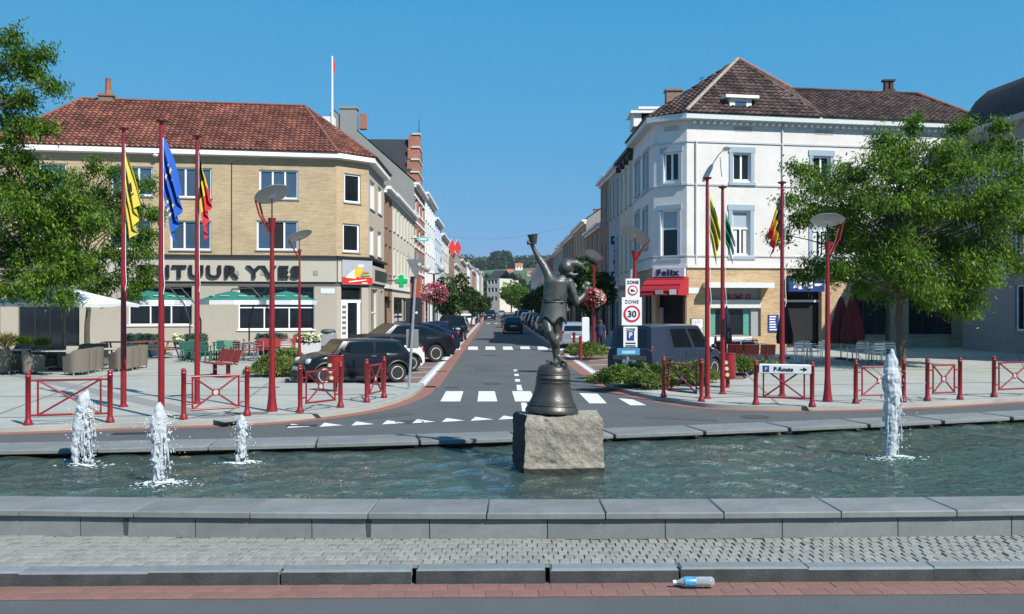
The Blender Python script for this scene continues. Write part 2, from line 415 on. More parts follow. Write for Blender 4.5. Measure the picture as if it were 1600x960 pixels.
# far edge of the pool
edge = thing('pool_edge', 'long low bluestone edge at the far side of the pool beside the road', 'pool edge')
fc = MB().box((0, 0, 0), (1.69, .86, .075), .012).mesh('slab', BLUE_STONE); fw = MB().box((0, 0, 0), (1.69, .5, .13), .006).mesh('slab', BLUE_STONE)
for i in range(-7, 9):
    x = i * 1.7 - .72; s = .215 + .0132 * x; a = math.atan(s); n = Vector((-math.sin(a), math.cos(a), 0))
    p = Vector((x, yf(x), 0)) + n * .43
    put('edge_slab', fc, edge, (p.x, p.y, .0625), (0, 0, a))
    p = Vector((x, yf(x), 0)) + n * .55
    put('edge_block', fw, edge, (p.x, p.y, -.042), (0, 0, a))
p = ground(655, 689, .04)
MB().at(p + Vector((0, -.01, .02)), .2).b2(-.06, .06, -.03, .03, -.05, .05).build('overflow_slot', DARK, edge)
p = ground(1229, 672, .02)
MB().at(p, .25).b2(-.05, .05, -.12, .02, -.06, .03, .01).build('drain_spout', mat('pale_spout', (.5, .47, .42), .7), edge)

# ---- near pavement: kerb stones, setts, clay gutter
def yk(x): return 7.64 + .019 * x
KA = math.atan(.019)
pave = tag(MB().add([(-9, yk(-9) + .1, .113), (9, yk(9) + .1, .113), (9, yn(9) + .3, .113), (-9, yn(-9) + .3, .113)], [(0, 1, 2, 3)]).build('pavement', SAND), kind='structure')
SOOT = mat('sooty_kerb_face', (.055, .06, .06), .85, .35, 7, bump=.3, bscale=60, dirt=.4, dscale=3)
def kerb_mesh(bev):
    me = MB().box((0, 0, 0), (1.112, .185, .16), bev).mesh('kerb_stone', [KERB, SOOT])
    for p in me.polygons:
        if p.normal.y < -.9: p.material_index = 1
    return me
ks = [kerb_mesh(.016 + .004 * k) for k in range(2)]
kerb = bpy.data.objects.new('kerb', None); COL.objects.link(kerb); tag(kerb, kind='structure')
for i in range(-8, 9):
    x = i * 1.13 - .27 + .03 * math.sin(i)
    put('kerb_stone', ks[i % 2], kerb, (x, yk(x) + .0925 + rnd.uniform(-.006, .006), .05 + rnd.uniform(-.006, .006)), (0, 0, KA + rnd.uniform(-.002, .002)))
SW, SD = .094, .132
sm_ = []
for k in range(6):
    m_ = MB(); a, b = SW / 2 - .0042, SD / 2 - .0042
    q = [(-a + rnd.uniform(-.006, .004), -b + rnd.uniform(-.005, .004)), (a + rnd.uniform(-.004, .006), -b + rnd.uniform(-.005, .004)), (a + rnd.uniform(-.004, .006), b), (-a + rnd.uniform(-.006, .004), b)]
    vs_ = [(x, y, -.03) for x, y in q] + [(x, y, .012) for x, y in q] + [(x * .88, y * .90, .018 + rnd.uniform(-.002, .002)) for x, y in q]
    m_.add(vs_, [(0, 1, 5, 4), (1, 2, 6, 5), (2, 3, 7, 6), (3, 0, 4, 7), (4, 5, 9, 8), (5, 6, 10, 9), (6, 7, 11, 10), (7, 4, 8, 11), (8, 9, 10, 11)])
    sm_.append(m_)
sme = [m_.mesh('sett', SETT) for m_ in sm_]
rest = MB(); cnt = 0
for r_ in range(8):
    for i in range(-94, 95):
        x = i * SW + (SW / 2 if r_ % 2 else 0) + rnd.uniform(-.004, .004)
        y = yk(x) + .19 + SD * (r_ + .5) + .004
        if y > yn(x) + .10: continue
        lim = 5.0 * (y / 8.0)
        z = .108 + rnd.uniform(-.004, .004); k = rnd.randrange(6)
        if r_ < 3 and abs(x) < lim and cnt < 300:
            cnt += 1; put('sett', sme[k], pave, (x, y, z), (rnd.uniform(-.03, .03), rnd.uniform(-.03, .03), rnd.uniform(-.04, .04)))
        else:
            rest.at((x, y, z), rnd.uniform(-.04, .04)).add(sm_[k].v, sm_[k].f)
tag(rest.build('setts', SETT, pave), kind='stuff')
gut = bpy.data.objects.new('gutter_strip', None); COL.objects.link(gut); tag(gut, kind='structure')
MB().at().add([(-9, yk(-9) - .35, .003), (9, yk(9) - .35, .003), (9, yk(9) + .05, .003), (-9, yk(-9) + .05, .003)], [(0, 1, 2, 3)]).build('mortar_bed', mat('clay_mortar', (.17, .105, .09), .95, .2, 20), gut)
REDB = mat('red_clay_brick', (.22, .115, .095), .9, .14, 20, bump=.3, bscale=90, rand=.07, dirt=.2, dscale=3)
bm_ = MB().box((0, 0, 0), (.2185, .1615, .03), .003).mesh('clay_brick', REDB)
for r_ in range(2):
    for i in range(-40, 41):
        x = i * .22 + (.11 if r_ else 0)
        if abs(x) > 8.6: continue
        put('brick', bm_, gut, (x, yk(x) - .10 - .163 * r_, -.004 + rnd.uniform(-.002, .002)), (rnd.uniform(-.008, .008), 0, KA))

# ---- plazas left and right of the street (z = .10), their kerbs, clay strips
PZ = .10
KL = smooth_line([(-30, 10.5), (-14, 15.6), (-9.65, 16.75), (-7.1, 17.55), (-5.2, 18.1), (-3.95, 19.2), (-3.05, 20.9), (-2.6, 23.7), (-2.62, 26.4)])
KR = smooth_line([(2.86, 27.6), (2.9, 25.8), (3.3, 23.6), (4.1, 21.6), (4.9, 20.65), (6.6, 20.3), (9.0, 20.75), (12.9, 22.3), (30, 30)])
BAYL_X0, BAYR_X1 = -7.2, 8.9
bl = lambda D: street(-7.1, D)
left = [(-60, -2)] + [tuple(p)[:2] for p in KL] + [(-7.05, 26.4), (-7.2, 33), (-7.4, 45.5), (-8.3, 60), (-60, 60)]
right = [tuple(p)[:2] for p in KR] + [(60, 44), (60, 62), (7.9, 62), (7.6, 47.5), (8.2, 37), (8.6, 31), (7.2, 27.6)]
def slab_poly(name, pts, z, m, depth=.2):
    mb = MB(); n = len(pts); mb.add([(p[0], p[1], z) for p in pts] + [(p[0], p[1], z - depth) for p in pts], [tuple(range(n))] + [(i, i + n, (i + 1) % n + n, (i + 1) % n) for i in range(n)])
    return tag(mb.build(name, m), kind='structure')
pl = slab_poly('plaza_left', left, PZ, CONC); pr = slab_poly('plaza_right', right, PZ, CONC)
def kerb_line(name, line, side):
    k = bpy.data.objects.new(name, None); COL.objects.link(k); tag(k, kind='structure')
    P = resample(line, .98)
    for a, b in zip(P, P[1:]):
        m = (a + b) / 2
        if abs(m.x) > .62 * m.y + 1: continue
        d = (b - a); t = math.atan2(d.y, d.x)
        n = Vector((-d.y, d.x, 0)).normalized() * .13 * side
        put('kerb_stone', MB().box((0, 0, 0), (d.length - .008, .26, .14), .015).mesh('kerb_stone', KERBP), k, (m.x + n.x, m.y + n.y, .036), (0, 0, t))
    return k
KERBP = mat('pale_kerb_stone', (.33, .345, .33), .85, .12, 9, bump=.2, bscale=60, dirt=.25, dscale=1.2, rand=.06)
kerb_line('kerb_left', KL, 1); kerb_line('kerb_right', KR, 1)
mb = MB(); ribbon(mb, KL, -.36, .02, .004); tag(mb.build('clay_strip_left', REDSTRIP), kind='structure')
mb = MB(); ribbon(mb, KR, -.30, .02, .004); tag(mb.build('clay_strip_right', REDSTRIP), kind='structure')
# dark paving bands and slab joints on the plazas
JOINT = mat('slab_joint', (.20, .205, .20), .95, .2, 10)
def band(name, pts, w, m, z): mb = MB(); ribbon(mb, pts, -w / 2, w / 2, z); return mb
b_ = [ground(48, 590, PZ), ground(240, 631, PZ), ground(430, 672, PZ) + Vector((-.3, .6, 0))]
band('', [b_[0] + (b_[0] - b_[1]) * 1.2, b_[0], b_[1], b_[1] + (b_[1] - b_[0]) * .42], .52, BAND, PZ + .004).build('dark_band', BAND, pl)
for i, (a, b) in enumerate((((-4, 18.9), (-30, 16.2)), ((-3.0, 23.0), (-30, 21.6)), ((-7.4, 29.5), (-34, 27.0)), ((-8, 36), (-40, 33.4)))):
    band('', [a, b], .09, JOINT, PZ + .006).build('joint', JOINT, pl)
for i, (a, b) in enumerate((((-6.0, 18.4), (-10, 44)), ((-10.5, 17.2), (-17, 44)), ((-15.5, 16.0), (-26, 44)))):
    band('', [a, b], .06, JOINT, PZ + .008).build('joint', JOINT, pl)
for i, (a, b) in enumerate((((4.6, 22.2), (30, 25.2)), ((4, 25.2), (30, 28.6)), ((9, 31), (34, 35)), ((9, 38), (40, 42)))):
    band('', [a, b], .09, JOINT, PZ + .006).build('joint', JOINT, pr)
for i, (a, b) in enumerate((((6.2, 20.6), (10.5, 44)), ((9.5, 21.0), (17, 44)), ((13.5, 22.6), (25, 44)))):
    band('', [a, b], .06, JOINT, PZ + .008).build('joint', JOINT, pr)
MB().at(ground(385, 646, PZ), .1).b2(-.45, .45, -.12, .12, .003, .010).build('inspection_cover', mat('rusty_cover', (.13, .10, .085), .8, .3, 9), pl)
MB().at(ground(412, 606, PZ), .1).b2(-.42, .42, -.15, .15, .003, .010).build('inspection_cover', mat('rusty_cover', (.13, .10, .085)), pl)
MB().at(ground(470, 667, 0) + Vector((0, .1, 0)), .15).b2(-.3, .3, -.1, .1, .006, .012).build('drain_grate', DARK, pl)
MB().at(ground(207, 678, 0), .15).b2(-.35, .35, -.1, .1, .006, .012).build('drain_grate', DARK, pl)

# ---- street: clay edge strips, bays, side pavements, markings
def quad_strip(name, offs, D0, D1, z, m, parent=None, n=8):
    mb = MB(); rows = [[street(o, D0 + (D1 - D0) * k / n, z) for k in range(n + 1)] for o in offs]
    mb.grid(rows[::-1], False); o = mb.build(name, m, parent)
    return o if parent else tag(o, kind='structure')
STL, STR = -2.08, 3.38
for nm, a, b, D0 in (('clay_edge_left', STL, STL + .42, 26.0), ('clay_edge_right', STR - .42, STR, 27.2)):
    quad_strip(nm, (a, b), D0, 420, .004, REDSTRIP)
quad_strip('bay_edge_left', (STL - .32, STL), 26.4, 300, .006, mat('pale_edge_stone', (.42, .43, .44), .85, .1, 8, dirt=.2), None)
quad_strip('bay_edge_right', (STR, STR + .32), 27.6, 300, .006, MT['pale_edge_stone'], None)
quad_strip('parking_bay_left', (-6.6, STL - .32), 26.4, 47, .004, BAY)
quad_strip('parking_bay_right', (STR + .32, 9.4), 27.6, 47.5, .004, BAY)
quad_strip('parking_lane_left', (-4.6, STL - .32), 47, 420, .004, BAY)
quad_strip('parking_lane_right', (STR + .32, 5.9), 47.5, 420, .004, BAY)
def raised(name, o0, o1, D0, D1):
    mb = MB(); n = 12
    P = lambda o, k, z: street(o, D0 + (D1 - D0) * k / n, z)
    mb.grid([[P(o1, k, .12) for k in range(n + 1)], [P(o0, k, .12) for k in range(n + 1)]], False)
    e = o1 if abs(o1) < abs(o0) else o0
    mb.grid([[P(e, k, .0) for k in range(n + 1)], [P(e, k, .12) for k in range(n + 1)]], False)
    mb.add([P(o0, 0, 0), P(o1, 0, 0), P(o1, 0, .12), P(o0, 0, .12)], [(0, 1, 2, 3)])
    tag(mb.build(name, mat('street_pavement', (.33, .33, .32), .9, .1, 8, dirt=.2)), kind='structure')
raised('pavement_street_left', -7.0, -4.6, 47.0, 420); raised('pavement_street_right', 5.9, 8.8, 47.5, 420)

mk = bpy.data.objects.new('road_markings', None); COL.objects.link(mk); tag(mk, kind='structure')
def mark(pts, z=.008): MB().add([(p[0], p[1], z) for p in pts], [tuple(range(len(pts)))]).build('marking', LINE, mk)
def mark_px(q, z=.008): mark([ground(px_, py_, 0) for px_, py_ in q], z)
for q in ([(688, 628), (719, 628), (724, 612), (697, 612)], [(746, 628), (777, 628), (773, 612), (748, 612)], [(805, 628), (838, 628), (829, 612), (800, 612)],
          [(921, 631), (948, 631), (934, 616), (905, 615)], [(985, 634), (1010, 634), (989, 625), (966, 623)]): mark_px(q)
for k in range(-1, 6):
    x0 = 732 + k * 27.5
    mark_px([(x0 - 1, 547), (x0 + 15, 547), (x0 + 14 - k * .6, 542), (x0 - k * .6, 542)])
for q in ([(816, 644), (829, 644), (822, 630), (814, 630)], [(808, 611), (817, 611), (814, 602), (807, 602)], [(805, 597), (813, 597), (812, 593), (804.5, 593)], [(804, 588), (811, 588), (810, 585), (803.5, 585)], [(803, 581), (809, 581), (808, 578), (802.5, 578)]): mark_px(q)
for k, x0 in enumerate((448, 499, 549, 597, 644, 690, 735, 779)):
    yb = 669.5 - k * 1.85; w = 37 - k * .2
    mark_px([(x0, yb), (x0 + w, yb - 2.2), (x0 + 8, yb - 6.4)])
quad_strip('marking', (STL - .20, STL - .06), 26.6, 46, .011, LINE, mk); quad_strip('marking', (STR + .06, STR + .20), 27.8, 46, .011, LINE, mk)
mark([(-7.1, 26.42), (-2.75, 26.42), (-2.75, 26.56), (-7.1, 26.56)], .009)
for D in (29.6, 31.9, 34.5, 38.0, 41.0, 44): mark([street(-6.4, D - 1.6), street(STL - .34, D), street(STL - .34, D + .13), street(-6.4, D - 1.47)], .009)
for D in (29.5, 32.5, 35.5, 38.5): mark([street(STR + .34, D), street(7.6, D + 2.4), street(7.6, D + 2.53), street(STR + .34, D + .13)], .009)
for k in range(4): mark([street(-1.2 + k * 1.1, 118), street(-.7 + k * 1.1, 118), street(-.7 + k * 1.1, 121), street(-1.2 + k * 1.1, 121)], .009)

# repairs, manholes and drains in the carriageway
PATCH = mat('asphalt_repair', (.070, .073, .076), .95, .15, 30, bump=.3, bscale=200); IRON = mat('cast_iron', (.06, .055, .052), .6, .3, 20)
for q in ([(560, 652), (640, 643), (648, 648), (566, 657)], [(842, 588), (872, 588), (880, 594), (846, 594)], [(1010, 650), (1120, 655), (1122, 659), (1008, 654)], [(742, 574), (772, 574), (772, 580), (741, 580)]):
    MB().add([(p.x, p.y, .005) for p in [ground(*c) for c in q][::-1]][::-1], [(0, 1, 2, 3)]).build('asphalt_patch', PATCH, mk)
for px_, py_ in ((770, 600), (640, 660), (1180, 652), (765, 556)):
    MB().lathe([(.30, .004), (.30, .009), (.27, .009), (.27, .006), (0, .006)], 22).build('manhole_cover', IRON, mk, loc=ground(px_, py_))
for px_, py_ in ((690, 581), (914, 566), (706, 606)): MB().at(ground(px_, py_)).b2(-.2, .2, -.14, .14, .005, .012).build('gully_grate', IRON, mk)
# ================================================================== BUILDINGS
def uv_world(o):
    me = o.data; uv = me.uv_layers.new(name='UVMap')
    for p in me.polygons:
        n = p.normal
        if abs(n.z) < .8:
            t = Vector((-n.y, n.x, 0)).normalized()
            for li in p.loop_indices:
                c = me.vertices[me.loops[li].vertex_index].co; uv.data[li].uv = (c.dot(t), c.z)
        else:
            for li in p.loop_indices:
                c = me.vertices[me.loops[li].vertex_index].co; uv.data[li].uv = (c.x, c.y)
    return o
def wbuild(mb, name, mats, parent, sharp=40, uv=False):
    """mesh in world coordinates under a thing that stands elsewhere"""
    o = mb.build(name, mats, parent, sharp)
    if parent is not None and parent.type == 'EMPTY':
        o.matrix_parent_inverse = (Matrix.Translation(parent.location) @ Matrix.Rotation(parent.rotation_euler.z, 4, 'Z')).inverted()
    if uv: uv_world(o)
    return o
def wput(name, me, parent, M):
    o = bpy.data.objects.new(name, me); COL.objects.link(o); o.parent = parent
    if parent.type == 'EMPTY': o.matrix_parent_inverse = (Matrix.Translation(parent.location) @ Matrix.Rotation(parent.rotation_euler.z, 4, 'Z')).inverted()
    o.matrix_basis = M; return o
class Frame:
    def __init__(s, a, b, flip=False):
        s.o = Vector((a[0], a[1], 0)); d = Vector((b[0] - a[0], b[1] - a[1], 0)); s.len = d.length; s.d = d.normalized()
        s.n = Vector((s.d.y, -s.d.x, 0)) * (-1 if flip else 1)
    def P(s, u, out, z): return s.o + s.d * u + s.n * out + Vector((0, 0, z))
    def uz(s, px, py):
        """where the sight line of a photograph place meets this wall"""
        k = (px - 800) / F                      # x = k*y
        u = (k * s.o.y - s.o.x) / (s.d.x - k * s.d.y)
        D = s.o.y + s.d.y * u
        return u, EYE - (py - HOR) * D / F
    def rect(s, x0, x1, y0, y1):
        a = s.uz(x0, y1); b = s.uz(x1, y0); c = s.uz(x0, y0); return (a[0], b[0], (a[1] + s.uz(x1, y1)[1]) / 2, (b[1] + c[1]) / 2)
    def M(s, u, out, z):
        m = Matrix((( s.d.x, -s.n.x, 0, 0), (s.d.y, -s.n.y, 0, 0), (0, 0, 1, 0), (0, 0, 0, 1)))
        # local x along the wall, local -y outwards, z up
        return Matrix.Translation(s.P(u, out, z)) @ m
    def fb(s, mb, u0, u1, o0, o1, z0, z1):
        """box on the wall"""
        P = s.P; v = [P(u, o, z) for z in (z0, z1) for u, o in ((u0, o1), (u1, o1), (u1, o0), (u0, o0))]
        mb.add(v, [(3, 2, 1, 0), (4, 5, 6, 7), (0, 1, 5, 4), (1, 2, 6, 5), (2, 3, 7, 6), (3, 0, 4, 7)], False)
def wall_with_holes(mb, fr, u0, u1, z0, z1, holes, reveal=.14, out=0.0):
    us = sorted({u0, u1, *[h[0] for h in holes], *[h[1] for h in holes]}); zs = sorted({z0, z1, *[h[2] for h in holes], *[h[3] for h in holes]})
    us = [u for u in us if u0 - 1e-6 <= u <= u1 + 1e-6]; zs = [z for z in zs if z0 - 1e-6 <= z <= z1 + 1e-6]
    for a, b in zip(us, us[1:]):
        for c, d in zip(zs, zs[1:]):
            mu, mz = (a + b) / 2, (c + d) / 2
            if any(h[0] < mu < h[1] and h[2] < mz < h[3] for h in holes): continue
            mb.add([fr.P(a, out, c), fr.P(b, out, c), fr.P(b, out, d), fr.P(a, out, d)], [(0, 1, 2, 3)], False)
    for (a, b, c, d) in holes:
        P = fr.P; i = out - reveal
        mb.add([P(a, out, c), P(b, out, c), P(b, i, c), P(a, i, c)], [(3, 2, 1, 0)], False)
        mb.add([P(a, out, d), P(b, out, d), P(b, i, d), P(a, i, d)], [(0, 1, 2, 3)], False)
        mb.add([P(a, out, c), P(a, out, d), P(a, i, d), P(a, i, c)], [(3, 2, 1, 0)], False)
        mb.add([P(b, out, c), P(b, out, d), P(b, i, d), P(b, i, c)], [(0, 1, 2, 3)], False)
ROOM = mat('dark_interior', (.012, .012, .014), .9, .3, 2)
def window(par, fr, h, panes=1, fw=.07, mframe=None, mglass=None, rec=.10, sill=True, rows=None, msill=None, sillout=.06):
    """frame (the part) + one pane per light + sill"""
    u0, u1, z0, z1 = h; mf = mframe or UPVC; mg = mglass or GLASS
    mb = MB(); a, b = -rec - .05, -rec + .02
    fr.fb(mb, u0, u1, a, b, z0, z0 + fw); fr.fb(mb, u0, u1, a, b, z1 - fw, z1)
    fr.fb(mb, u0, u0 + fw, a, b, z0 + fw, z1 - fw); fr.fb(mb, u1 - fw, u1, a, b, z0 + fw, z1 - fw)
    zt = [z0 + fw, z1 - fw]
    if rows:
        zm = z0 + (z1 - z0) * rows; fr.fb(mb, u0 + fw, u1 - fw, a, b + .004, zm - fw / 2, zm + fw / 2); zt = [z0 + fw, zm - fw / 2, zm + fw / 2, z1 - fw]
    us = []
    W = u1 - u0 - 2 * fw; pw = (W - fw * (panes - 1)) / panes
    for k in range(panes):
        x0 = u0 + fw + k * (pw + fw); us.append((x0, x0 + pw))
        if k < panes - 1: fr.fb(mb, x0 + pw, x0 + pw + fw, a, b - .003, zt[0], zt[1])
    w = wbuild(mb, 'window', mf, par)
    for i, (x0, x1) in enumerate(us):
        m2 = MB(); m2.add([fr.P(x0, a + .02, zt[0]), fr.P(x1, a + .02, zt[0]), fr.P(x1, a + .02, zt[1]), fr.P(x0, a + .02, zt[1])], [(0, 1, 2, 3)])
        g = mg[i % len(mg)] if isinstance(mg, (list, tuple)) else mg
        m2.build('pane', g, w)
    if rows:
        m2 = MB(); m2.add([fr.P(u0 + fw, a + .02, zt[2]), fr.P(u1 - fw, a + .02, zt[2]), fr.P(u1 - fw, a + .02, zt[3]), fr.P(u0 + fw, a + .02, zt[3])], [(0, 1, 2, 3)])
        g = mg[-1] if isinstance(mg, (list, tuple)) else mg
        m2.build('pane', g, w)
    if sill:
        m3 = MB(); fr.fb(m3, u0 - .06, u1 + .06, -.13, sillout, z0 - .07, z0 - .004); m3.build('sill', msill or SILL, w)
    return w
SILL = mat('stone_sill', (.30, .29, .27), .8, .12, 9)

def tile_roof(par, name, quad, tw, tl, m, under, amp=.06):
    """quad: eaves a->b, ridge c<-d (a,b,c,d around). Real overlapping pantiles in one mesh."""
    a, b, c, d = [Vector(p) for p in quad]
    n = (b - a).cross(d - a)
    if n.length < 1e-6: n = (b - a).cross(c - a)
    n.normalize()
    if n.z < 0: n = -n
    u = (b - a).normalized(); v = n.cross(u); 
    if v.z < 0: v = -v
    to = lambda p: ((p - a).dot(u), (p - a).dot(v))
    q = [to(p) for p in (a, b, c, d)]
    def inside(x, y):
        s = 0
        for i in range(4):
            x0, y0 = q[i]; x1, y1 = q[(i + 1) % 4]
            if abs(x1 - x0) + abs(y1 - y0) < 1e-6: continue
            cr = (x1 - x0) * (y - y0) - (y1 - y0) * (x - x0)
            if abs(cr) < 1e-9: continue
            if s == 0: s = 1 if cr > 0 else -1
            elif (cr > 0) != (s > 0): return False
        return True
    mb = MB()
    ymax = max(p[1] for p in q); xmin = min(p[0] for p in q); xmax = max(p[0] for p in q)
    prof = [(0, 0), (.18, .55), (.42, 1.0), (.66, .55), (.82, 0), (1.0, -.15)]
    rows = int(ymax / tl) + 1
    for r_ in range(rows):
        for k in range(int((xmax - xmin) / tw) + 1):
            x = xmin + k * tw; y = r_ * tl
            if not inside(x + tw / 2, y + tl * .5): continue
            j = rnd.uniform(-.006, .006); P = []
            for yy, lift in ((y - .05, .085), (y + tl, .02)):
                P.append([a + u * (x + tw * s_) + v * yy + n * (lift + amp * h + j) for s_, h in prof])
            # front lip of the tile
            lip = [a + u * (x + tw * s_) + v * (y - .05) + n * .0 for s_, h in prof]
            mb.grid([lip, P[0]], False); mb.grid(P, True)
    if mb.v:
        o = wbuild(mb, 'roof_tiles', m, par, None); tag(o, kind='stuff')
    mb = MB(); mb.add([a, b, c, d], [(0, 1, 2, 3)]); 
    return wbuild(mb, name, under, par)
def tile_mat(name, c1, c2, rough=.85):
    m = leaf_mat(name, c1, c2, 0.0, rough)
    N = m.node_tree.nodes; L = m.node_tree.links; p = N['Principled BSDF']; p.inputs['Specular IOR Level'].default_value = .25
    cr = next(n for n in N if n.type == 'VALTORGB')
    tc = N.new('ShaderNodeTexCoord'); no = N.new('ShaderNodeTexNoise'); no.inputs['Scale'].default_value = .55; no.inputs['Detail'].default_value = 7; L.new(tc.outputs['Object'], no.inputs['Vector'])
    mr = N.new('ShaderNodeMapRange'); mr.inputs['From Min'].default_value = .3; mr.inputs['From Max'].default_value = .7; mr.inputs['To Min'].default_value = .72; mr.inputs['To Max'].default_value = 1.25; L.new(no.outputs['Fac'], mr.inputs['Value'])
    mx = N.new('ShaderNodeMix'); mx.data_type = 'RGBA'; mx.blend_type = 'MULTIPLY'; mx.inputs[0].default_value = 1
    L.new(cr.outputs[0], mx.inputs[6]); L.new(mr.outputs[0], mx.inputs[7]); L.new(mx.outputs[2], p.inputs['Base Color'])
    L.new(p.outputs[0], N['Material Output'].inputs['Surface'])
    return m
T_RED = tile_mat('terracotta_tiles', (.105, .040, .031), (.235, .093, .065)); T_DARK = tile_mat('dark_brown_tiles', (.038, .026, .026), (.115, .078, .068))
UNDER = mat('roof_underlay', (.05, .03, .025), .9); RIDGE = mat('ridge_tiles', (.30, .12, .075), .85, .25, 3)
YBRICK = brick_mat('yellow_brick', (.40, .295, .17), (.49, .37, .22), (.42, .34, .23), .24, .075, dirt=.16)
YBRICK2 = brick_mat('tan_brick', (.42, .27, .14), (.55, .38, .21), (.45, .36, .25), .24, .075, dirt=.2)
RBRICK = brick_mat('red_brick', (.30, .085, .05), (.40, .13, .075), (.34, .24, .19), .24, .075, dirt=.15)
BBRICK = brick_mat('brown_brick', (.20, .12, .085), (.27, .165, .115), (.25, .2, .16), .24, .075, dirt=.15)
RENDER = {k: mat('render_' + k, c, .9, .05, 3, dirt=.14, dscale=.5) for k, c in dict(white=(.78, .78, .77), cream=(.62, .58, .48), beige=(.47, .41, .33), blue=(.52, .60, .70), grey=(.40, .40, .40), tan=(.40, .28, .19), pale=(.60, .58, .55), cement=(.27, .275, .26)).items()}
TAUPE = mat('taupe_render', (.40, .365, .30), .85, .05, 3, dirt=.08, dscale=.6); TAUPE_L = mat('light_taupe_fascia', (.47, .44, .37), .7, .04, 3, dirt=.08)
SLATE = mat('slate_roof', (.045, .05, .058), .95, .25, 5, spec=.15, dirt=.3, dscale=.8)
def gutter(par, pts, z, m, out=.35, h=.26, name='gutter'):
    """white box gutter around the eaves; pts in plan, outward to the right of travel"""
    mb = MB(); pts = [Vector((p[0], p[1], 0)) for p in pts]; A = []; B = []
    for i, p in enumerate(pts):
        if 0 < i < len(pts) - 1:
            d1 = (pts[i] - pts[i - 1]).normalized(); d2 = (pts[i + 1] - pts[i]).normalized()
            n1 = Vector((d1.y, -d1.x, 0)); n2 = Vector((d2.y, -d2.x, 0)); n = (n1 + n2).normalized(); n = n / max(n.dot(n1), .3)
        else:
            d1 = (pts[1] - pts[0]) if i == 0 else (pts[-1] - pts[-2]); d1.normalize(); n = Vector((d1.y, -d1.x, 0))
        A.append(p + n * .002); B.append(p + n * out)
    Z = lambda P, z_: [p + Vector((0, 0, z_)) for p in P]
    mb.grid([Z(A, z - h), Z(B, z - h + .04), Z(B, z), Z(A, z + .02)][::1], False)
    for k in (0, -1):
        q = [A[k] + Vector((0, 0, z - h)), B[k] + Vector((0, 0, z - h + .04)), B[k] + Vector((0, 0, z)), A[k] + Vector((0, 0, z + .02))]
        mb.add(q, [(0, 1, 2, 3)])
    return wbuild(mb, name, m, par)
def chimney(par, loc, w, d, h, m, pots=1, rz=0.0, cap=True):
    mb = MB(); mb.at(loc, rz).b2(-w / 2, w / 2, -d / 2, d / 2, 0, h)
    if cap: mb.b2(-w / 2 - .07, w / 2 + .07, -d / 2 - .07, d / 2 + .07, h + .001, h + .12)
    o = wbuild(mb, 'chimney', m, par, uv=True)
    for k in range(pots):
        m2 = MB(); m2.at(Vector(loc) + Vector(((k - (pots - 1) / 2) * .35, 0, h + .12)), rz).lathe([(.11, 0), (.09, .4), (.11, .42), (.10, .5)], 10)
        q = m2.build('chimney_pot', RIDGE, o)
    return o
def sign_text(par, fr, u, z, txt, size, m, depth=.03, out=.05, **kw):
    me = text_mesh(txt, size, depth, m, **kw)
    M = fr.M(u, out, z) @ Matrix.Rotation(R(90), 4, 'X')
    return wput('lettering', me, par, M)
def panel(par, fr, h, o0, o1, m, name='panel'):
    mb = MB(); fr.fb(mb, h[0], h[1], o0, o1, h[2], h[3]); return wbuild(mb, name, m, par)

# ------------------------------------------------------------------ corner building on the left: yellow brick, snack bar below
P0 = (-25.6, 44.35); P1 = (-9.3, 47.0); P2 = (-7.85, 48.5); P3 = tuple(street(-6.93, 55.2))[:2]; P4 = (-27.0, 53.4); P5 = (-11, 58)
LB = thing('corner_building', 'yellow brick corner building with red tiled roof and snack bar sign', 'building', (-17, 49, PZ))
f1 = Frame(P0, P1); f2 = Frame(P1, P2); f3 = Frame(P2, P3)
EV = 10.45; ZB = 4.95                      # eaves, top of the shop zone
W_up = [(405, 466, 266, 311), (268, 331, 262, 309), (173, 239, 260, 306), (40, 104, 255, 302)]
W_lo = [(401, 466, 345, 391), (266, 330, 345, 391), (170, 237, 344, 390), (40, 104, 344, 390)]
hs = [f1.rect(*w) for w in W_up + W_lo]
mb = MB(); wall_with_holes(mb, f1, 0, f1.len, ZB, EV - .02, hs)
c_h = [f2.rect(538, 563.5, 272, 317), f2.rect(536, 562, 350, 394)]
wall_with_holes(mb, f2, 0, f2.len, ZB, EV - .02, c_h)
wbuild(mb, 'brick_wall', YBRICK, LB, uv=True)
for i, h in enumerate(hs): window(LB, f1, h, 3, .085, mglass=[GLASSB, GLASSB, GLASSB] if i not in (4,) else [GLASSB, ROOM, GLASSB])
for h in c_h: window(LB, f2, h, 1, .10)
s_h = [f3.rect(578, 585.5, 284, 328), f3.rect(590.5, 596.5, 293, 335), f3.rect(577.5, 584.5, 356, 399), f3.rect(590, 596, 363, 402)]
g_h = [f3.rect(580, 590, 449, 512)]
mb = MB(); wall_with_holes(mb, f3, 0, f3.len, ZB, EV - .02, s_h); wbuild(mb, 'side_wall', RENDER['beige'], LB)
for h in s_h:
    w = window(LB, f3, h, 1, .08, mglass=UPVC)
# shadow gap under the eaves, thin vertical joint
mb = MB(); f1.fb(mb, 0, f1.len, 0.003, .04, EV - .62, EV - .55); wbuild(mb, 'string_course', YBRICK2, LB, uv=True)
u_, _ = f1.uz(362, 330); mb = MB(); f1.fb(mb, u_ - .02, u_ + .02, .002, .03, ZB, EV - .6); wbuild(mb, 'downpipe', DARK, LB)
# back and far walls
mb = MB()
for a, b in ((P3, P5), (P5, P4), (P4, P0)): fr = Frame(a, b); mb.add([fr.P(0, 0, 0), fr.P(fr.len, 0, 0), fr.P(fr.len, 0, EV), fr.P(0, 0, EV)], [(0, 1, 2, 3)])
wbuild(mb, 'rear_wall', RENDER['cement'], LB)
